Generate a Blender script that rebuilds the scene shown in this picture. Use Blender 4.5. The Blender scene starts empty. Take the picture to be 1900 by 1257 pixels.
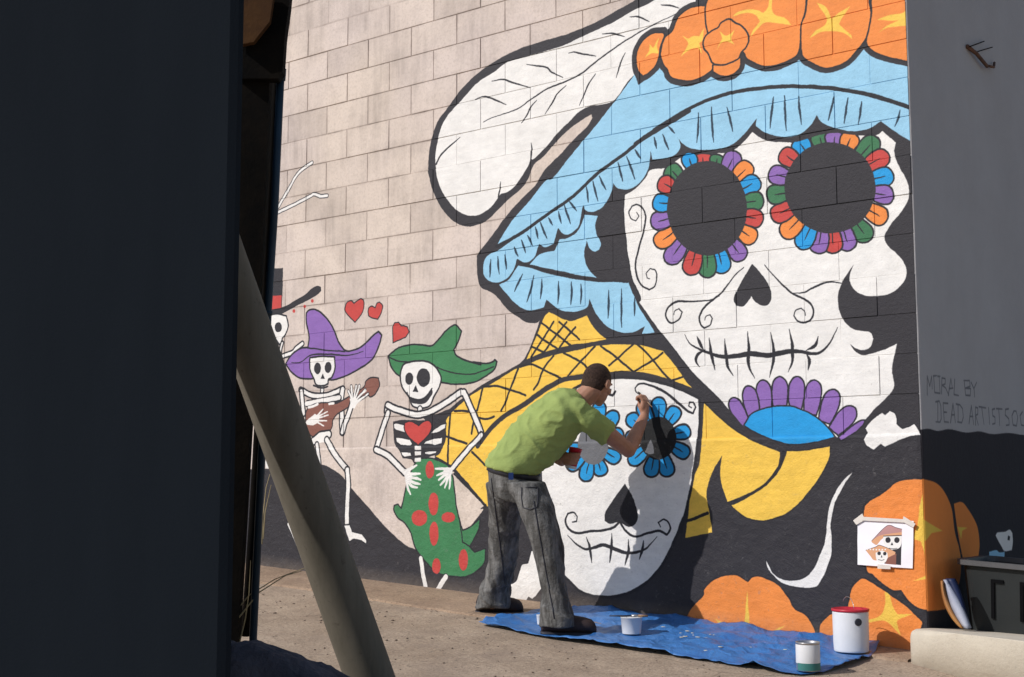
import bpy, bmesh, math, random
import numpy as np
from mathutils import Vector, Matrix, noise
random.seed(7)
SC = bpy.context.scene
COLL = SC.collection
rad = math.radians
# ---------------------------------------------------------------- camera, light, exposure
cam_data = bpy.data.cameras.new('camera'); cam = bpy.data.objects.new('camera', cam_data); COLL.objects.link(cam)
cam_data.sensor_width = 36.0; cam_data.lens = 47.0065; cam_data.clip_start = 0.05; cam_data.clip_end = 2000
CF = Vector((-0.615088, 0.781160, 0.107038)); CR = Vector((0.785523, 0.618828, -0.002224)); CU = Vector((0.067975, -0.082713, 0.994252))
cam.matrix_world = Matrix(((CR.x, CU.x, -CF.x, 2.5329), (CR.y, CU.y, -CF.y, -6.5076), (CR.z, CU.z, -CF.z, 0.8431), (0, 0, 0, 1)))
SC.camera = cam
SUN_AZ, SUN_EL = rad(29), rad(36)      # azimuth from the mural wall's normal, elevation
sun_vec = Vector((-math.sin(SUN_AZ) * math.cos(SUN_EL), -math.cos(SUN_AZ) * math.cos(SUN_EL), math.sin(SUN_EL)))
w = bpy.data.worlds.new('World'); SC.world = w; w.use_nodes = True
nt = w.node_tree; bg = nt.nodes['Background']; sky = nt.nodes.new('ShaderNodeTexSky')
sky.sky_type = 'NISHITA'; sky.sun_disc = False; sky.sun_elevation = SUN_EL
sky.sun_rotation = math.atan2(sun_vec.x, sun_vec.y) % (2 * math.pi)
nt.links.new(sky.outputs[0], bg.inputs[0]); bg.inputs[1].default_value = 0.092
sl = bpy.data.lights.new('sun', 'SUN'); sl.energy = 3.35; sl.angle = rad(0.5); sl.color = (1.0, 0.965, 0.925)
sun = bpy.data.objects.new('sun', sl); COLL.objects.link(sun); sun.rotation_euler = sun_vec.to_track_quat('Z', 'Y').to_euler()
SC.view_settings.view_transform = 'Standard'; SC.view_settings.look = 'None'; SC.view_settings.exposure = 0.04
SC.view_settings.gamma = 1.0; SC.view_settings.use_curve_mapping = False
SC.cycles.max_bounces = 6; SC.cycles.diffuse_bounces = 3

# ---------------------------------------------------------------- helpers
def tag(o, label=None, cat=None, group=None, kind=None):
    if label: o['label'] = label
    if cat: o['category'] = cat
    if group: o['group'] = group
    if kind: o['kind'] = kind
    return o
def empty(name, loc=(0, 0, 0), rot=(0, 0, 0)):
    o = bpy.data.objects.new(name, None); o.empty_display_size = .1; COLL.objects.link(o); o.location = loc; o.rotation_euler = rot; return o
def obj(name, me, m=None, parent=None, smooth=False):
    if isinstance(me, bmesh.types.BMesh):
        b = me; me = bpy.data.meshes.new(name); bmesh.ops.recalc_face_normals(b, faces=b.faces); b.to_mesh(me); b.free()
    o = bpy.data.objects.new(name, me); COLL.objects.link(o)
    if m is not None and not me.materials: me.materials.append(m)
    if smooth:
        for p in me.polygons: p.use_smooth = True
    if parent is not None:
        o.parent = parent
    return o
def local(o, parent):          # keep world placement of o (built in world coordinates) under an empty
    o.parent = parent; o.matrix_parent_inverse = parent.matrix_basis.inverted() if False else Matrix.Identity(4)
    return o
def gz(x, y): return -.05 * x + .04 * y
def box(b, x0, x1, y0, y1, z0, z1, M=None):
    v = [b.verts.new((M @ Vector(p)) if M else p) for p in [(x0, y0, z0), (x1, y0, z0), (x1, y1, z0), (x0, y1, z0), (x0, y0, z1), (x1, y0, z1), (x1, y1, z1), (x0, y1, z1)]]
    for f in [(0, 3, 2, 1), (4, 5, 6, 7), (0, 1, 5, 4), (1, 2, 6, 5), (2, 3, 7, 6), (3, 0, 4, 7)]: b.faces.new([v[i] for i in f])
    return v
def bevel(b, w, seg=2, ang=.6):
    es = [e for e in b.edges if len(e.link_faces) == 2 and e.calc_face_angle() > ang]
    bmesh.ops.bevel(b, geom=es, offset=w, segments=seg, profile=.5, affect='EDGES')
def lathe(b, prof, n=32, M=None, cap0=True, cap1=True):
    rings = []
    for r, z in prof:
        ring = [b.verts.new((M or Matrix()) @ Vector((r * math.cos(2 * math.pi * k / n), r * math.sin(2 * math.pi * k / n), z))) for k in range(n)]
        rings.append(ring)
    for a, c in zip(rings, rings[1:]):
        for k in range(n): b.faces.new((a[k], a[(k + 1) % n], c[(k + 1) % n], c[k]))
    if cap0: b.faces.new(rings[0][::-1])
    if cap1: b.faces.new(rings[-1])
def frame(d, up=Vector((0, 0, 1))):
    d = d.normalized(); s = d.cross(up)
    if s.length < 1e-4: s = d.cross(Vector((0, 1, 0)))
    s.normalize(); return s, s.cross(d).normalized()
def tube(b, P, R, n=12, cap=True, flat=1.0):
    P = [Vector(p) for p in P]; R = R if hasattr(R, '__len__') else [R] * len(P); rings = []
    s0 = None
    for i, p in enumerate(P):
        d = (P[min(i + 1, len(P) - 1)] - P[max(i - 1, 0)])
        if s0 is None: s, u = frame(d)
        else:
            s = (s0 - d.normalized() * s0.dot(d.normalized())).normalized(); u = s.cross(d.normalized())
        s0 = s
        rings.append([b.verts.new(p + s * (R[i] * math.cos(2 * math.pi * k / n)) + u * (R[i] * flat * math.sin(2 * math.pi * k / n))) for k in range(n)])
    for a, c in zip(rings, rings[1:]):
        for k in range(n): b.faces.new((a[k], a[(k + 1) % n], c[(k + 1) % n], c[k]))
    if cap: b.faces.new(rings[0][::-1]); b.faces.new(rings[-1])
def ball(b, c, r, M=None, n=16):
    c = Vector(c); r = Vector((r, r, r)) if not hasattr(r, '__len__') else Vector(r)
    L = Matrix.Translation(c) @ (M.to_4x4() if M else Matrix()) @ Matrix.Diagonal((r.x, r.y, r.z, 1))
    bmesh.ops.create_uvsphere(b, u_segments=n, v_segments=max(8, n // 2), radius=1, matrix=L)
def caps(b, p0, r0, p1, r1, n=14):
    p0, p1 = Vector(p0), Vector(p1); d = p1 - p0; m = 6
    tube(b, [p0 + d * (k / m) for k in range(m + 1)], [r0 + (r1 - r0) * k / m for k in range(m + 1)], n)
    ball(b, p0, r0); ball(b, p1, r1)
def loft(b, rings, n=28, cap=True):     # rings: (centre, axisA, axisB) full half-axis vectors
    R = []
    for c, A, B in rings:
        c, A, B = Vector(c), Vector(A), Vector(B)
        R.append([b.verts.new(c + A * math.cos(2 * math.pi * k / n) + B * math.sin(2 * math.pi * k / n)) for k in range(n)])
    for a, c in zip(R, R[1:]):
        for k in range(n): b.faces.new((a[k], a[(k + 1) % n], c[(k + 1) % n], c[k]))
    if cap: b.faces.new(R[0][::-1]); b.faces.new(R[-1])
def fuse(name, b, voxel, m, parent=None, smooth_it=4, disp=None):
    """one continuous skin round everything in b"""
    bmesh.ops.recalc_face_normals(b, faces=b.faces)
    me = bpy.data.meshes.new(name + '_raw'); b.to_mesh(me); b.free()
    o = bpy.data.objects.new(name, me); COLL.objects.link(o)
    md = o.modifiers.new('r', 'REMESH'); md.mode = 'VOXEL'; md.voxel_size = voxel; md.use_smooth_shade = True
    ms = o.modifiers.new('s', 'SMOOTH'); ms.iterations = smooth_it; ms.factor = .5
    dg = bpy.context.evaluated_depsgraph_get(); new = bpy.data.meshes.new_from_object(o.evaluated_get(dg)); new.name = name
    o.modifiers.clear(); o.data = new; bpy.data.meshes.remove(me)
    if disp:
        nrm = [v.normal.copy() for v in new.vertices]
        for v, nn in zip(new.vertices, nrm): v.co = v.co + nn * disp(v.co, nn)
    new.materials.clear(); new.materials.append(m)
    for p in new.polygons: p.use_smooth = True
    if parent is not None: o.parent = parent
    return o

# ---------------------------------------------------------------- materials
class NT:
    def __init__(s, name):
        s.m = bpy.data.materials.new(name); s.m.use_nodes = True; s.t = s.m.node_tree
        s.b = s.t.nodes['Principled BSDF']; s.b.inputs['Roughness'].default_value = .85; s.b.inputs['Specular IOR Level'].default_value = .3
    def n(s, typ, **k):
        x = s.t.nodes.new('ShaderNode' + typ)
        for a, v in k.items(): setattr(x, a, v)
        return x
    def l(s, a, b): s.t.links.new(a, b)
    def pos(s):
        return s.n('NewGeometry').outputs['Position']
    def objc(s): return s.n('TexCoord').outputs['Object']
    def noise(s, vec, scale, detail=4, rough=.55, sc3=None):
        if sc3:
            mp = s.n('Mapping'); mp.inputs['Scale'].default_value = sc3; s.l(vec, mp.inputs[0]); vec = mp.outputs[0]
        x = s.n('TexNoise'); x.inputs['Scale'].default_value = scale; x.inputs['Detail'].default_value = detail; x.inputs['Roughness'].default_value = rough
        s.l(vec, x.inputs['Vector']); return x.outputs['Fac']
    def ramp(s, f, stops):
        x = s.n('ValToRGB'); e = x.color_ramp.elements
        while len(e) > 1: e.remove(e[-1])
        e[0].position = stops[0][0]; e[0].color = (*stops[0][1], 1) if hasattr(stops[0][1], '__len__') else (stops[0][1],) * 3 + (1,)
        for p, c in stops[1:]:
            k = e.new(p); k.color = (*c, 1) if hasattr(c, '__len__') else (c, c, c, 1)
        s.l(f, x.inputs[0]); return x.outputs[0]
    def mix(s, f, a, b, typ='MIX'):
        x = s.n('MixRGB', blend_type=typ)
        for i, v in ((0, f), (1, a), (2, b)):
            if hasattr(v, 'is_output'): s.l(v, x.inputs[i])
            elif i == 0: x.inputs[0].default_value = v
            else: x.inputs[i].default_value = (*v, 1)
        return x.outputs[0]
    def math(s, op, a, b=0.0, c=None):
        x = s.n('Math', operation=op)
        for i, v in enumerate((a, b) + ((c,) if c is not None else ())):
            if hasattr(v, 'is_output'): s.l(v, x.inputs[i])
            else: x.inputs[i].default_value = v
        return x.outputs[0]
    def bump(s, h, strength=.5, dist=.01):
        x = s.n('Bump'); x.inputs['Strength'].default_value = strength; x.inputs['Distance'].default_value = dist
        s.l(h, x.inputs['Height']); s.l(x.outputs[0], s.b.inputs['Normal'])
    def col(s, c): s.l(c, s.b.inputs['Base Color'])
def plain(name, c, c2=None, rough=.7, scale=8, bump=0, bscale=60, metal=0, spec=.3, dist=.003, sc3=None):
    t = NT(name); v = t.objc()
    c2 = c2 or tuple(x * .75 for x in c)
    t.col(t.mix(t.ramp(t.noise(v, scale, 5, .6, sc3), [(.35, 0.), (.65, 1.)]), c, c2))
    t.b.inputs['Roughness'].default_value = rough; t.b.inputs['Metallic'].default_value = metal; t.b.inputs['Specular IOR Level'].default_value = spec
    if bump: t.bump(t.noise(v, bscale, 4, .6), bump, dist)
    return t.m

# ---------------------------------------------------------------- the paint on the walls (flat print, drawn in wall millimetres)
def hexc(h): return [int(h[i:i+2],16)/255 for i in (1,3,5)]
def spline(P,closed,n=6,corners=True):
    P=[np.array(p,float) for p in P]; m=len(P)
    if m<3: return P
    cor=[False]*m
    for i in range(m):
        if not closed and i in (0,m-1): continue
        a=P[i]-P[i-1]; b=P[(i+1)%m]-P[i]; c=a@b/max(1e-9,math.sqrt((a@a)*(b@b))); cor[i]=c<.6
    out=[]
    rng=range(m) if closed else range(m-1)
    for i in rng:
        p1,p2=P[i],P[(i+1)%m]
        p0=P[i-1] if (closed or i>0) and not cor[i] else p1*2-p2
        p3=P[(i+2)%m] if (closed or i<m-2) and not cor[(i+1)%m] else p2*2-p1
        for k in range(n):
            t=k/n; out.append(.5*((2*p1)+(p2-p0)*t+(2*p0-5*p1+4*p2-p3)*t*t+(3*p1-p0-3*p2+p3)*t**3))
    if not closed: out.append(P[-1])
    return out
def fillpoly(img,P,col):
    P=np.asarray(P,float); H,W=img.shape[:2]
    y0=max(0,int(math.floor(P[:,1].min()))); y1=min(H-1,int(math.ceil(P[:,1].max())))
    x0=max(0,int(math.floor(P[:,0].min()))-1); x1=min(W,int(math.ceil(P[:,0].max()))+2)
    if y1<y0 or x1<=x0: return
    Q=np.roll(P,-1,0); xs=np.arange(x0,x1)+.5
    SS=3
    for y in range(y0,y1+1):
        cov=np.zeros(x1-x0)
        for s in range(SS):
            yy=y+(s+.5)/SS
            m=((P[:,1]<=yy)&(Q[:,1]>yy))|((Q[:,1]<=yy)&(P[:,1]>yy))
            if not m.any(): continue
            a,b=P[m],Q[m]; X=np.sort(a[:,0]+(yy-a[:,1])/(b[:,1]-a[:,1])*(b[:,0]-a[:,0]))
            for k in range(0,len(X)-1,2): cov+=np.clip(np.minimum(X[k+1],xs+.5)-np.maximum(X[k],xs-.5),0,1)
        cov=np.clip(cov/SS,0,1)[:,None]
        img[y,x0:x1]=img[y,x0:x1]*(1-cov)+np.array(col)*cov
def stroke(img,P,w,col,closed):
    P=[np.array(p,float) for p in P]
    if closed: P=P+[P[0]]
    P=np.array(P); L=np.r_[0,np.cumsum(np.hypot(*np.diff(P,axis=0).T))]; L=L/max(L[-1],1e-9)
    wid=np.where(L<.5,w[0]+(w[1]-w[0])*np.minimum(1,L*2.6),w[2]+(w[1]-w[2])*np.minimum(1,(1-L)*2.6))/2
    H,W=img.shape[:2]
    x0=max(0,int(P[:,0].min()-wid.max()-2)); x1=min(W,int(P[:,0].max()+wid.max()+3)); y0=max(0,int(P[:,1].min()-wid.max()-2)); y1=min(H,int(P[:,1].max()+wid.max()+3))
    if x1<=x0 or y1<=y0: return
    cov=np.zeros((y1-y0,x1-x0),np.float32)
    for i in range(len(P)-1):
        a,b=P[i],P[i+1]; r=max(wid[i],wid[i+1])+1.5
        u0=max(x0,int(min(a[0],b[0])-r)); u1=min(x1,int(max(a[0],b[0])+r)+2); v0=max(y0,int(min(a[1],b[1])-r)); v1=min(y1,int(max(a[1],b[1])+r)+2)
        if u1<=u0 or v1<=v0: continue
        X,Y=np.meshgrid(np.arange(u0,u1)+.5,np.arange(v0,v1)+.5)
        d=b-a; t=np.clip(((X-a[0])*d[0]+(Y-a[1])*d[1])/max(d@d,1e-9),0,1)
        c=np.clip(wid[i]+(wid[i+1]-wid[i])*t-np.hypot(X-a[0]-t*d[0],Y-a[1]-t*d[1])+.5,0,1)
        s=cov[v0-y0:v1-y0,u0-x0:u1-x0]; np.maximum(s,c,out=s)
    cov=cov[...,None]; img[y0:y1,x0:x1]=img[y0:y1,x0:x1]*(1-cov)+np.array(col)*cov
def paint(img,r,COL,f,ws):
    k,c,par,P=r; col=hexc(COL[c]); P=[f(p) for p in P]
    if k=='F': fillpoly(img,spline(P,True) if par or len(P)>9 else P,col)
    else:
        cl=k[0]=='C'; sm=not k.endswith('0') or len(P)>9
        stroke(img,spline(P,cl) if sm else P,[x*ws for x in par],col,cl)

COL = {'K': '#2f2d33', 'W': '#ebe8e5', 'L': '#97c9e6', 'B': '#1c98da', 'Y': '#f2c550', 'O': '#ec8b42', 'V': '#efc552', 'P': '#8b66b0', 'R': '#c34541', 'G': '#3b7550', 'H': '#3d7f52', 'N': '#23232a', 'D': '#24384a', 'M': '#85564b', 'Z': '#6c6d72', 'J': '#131417', 'A': '#b98a88', 'Q': '#d9a27c'}  # Z also paints a sunlit wedge of sheen into the small skull's right eye
def mural_image(name, data, X0, X1, Z0, Z1, res, base):
    W, H = int((X1 - X0) / res), int((Z1 - Z0) / res)
    img = np.zeros((H, W, 3), np.float32); img[:] = hexc(base)
    msk = np.zeros((H, W, 3), np.float32)
    for line in data.strip().split('\n'):
        h, body = line.split('|'); k, c, *par = h.split(',')
        P = [tuple(map(int, p.split(','))) for p in body.split()]
        P = [((x / 1000 - X0) / res, (z / 1000 - Z0) / res) for x, z in P]
        par = [float(x) / 1000 / res for x in par] if k[0] != 'F' else int(par[0])
        paint(img, (k, c, par, P), COL, lambda p: p, 1.0)
        if k[0] == 'F' or True: paint(msk, (k, 'one', par, P), dict(one='#ffffff'), lambda p: p, 1.0)
    a = np.empty((H, W, 4), np.float32); a[..., :3] = img; a[..., 3] = msk[..., 0]
    im = bpy.data.images.new(name, W, H, alpha=True); im.alpha_mode = 'CHANNEL_PACKED'
    im.pixels.foreach_set(np.clip(a, 0, 1).ravel()); im.pack()
    return im
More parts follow.
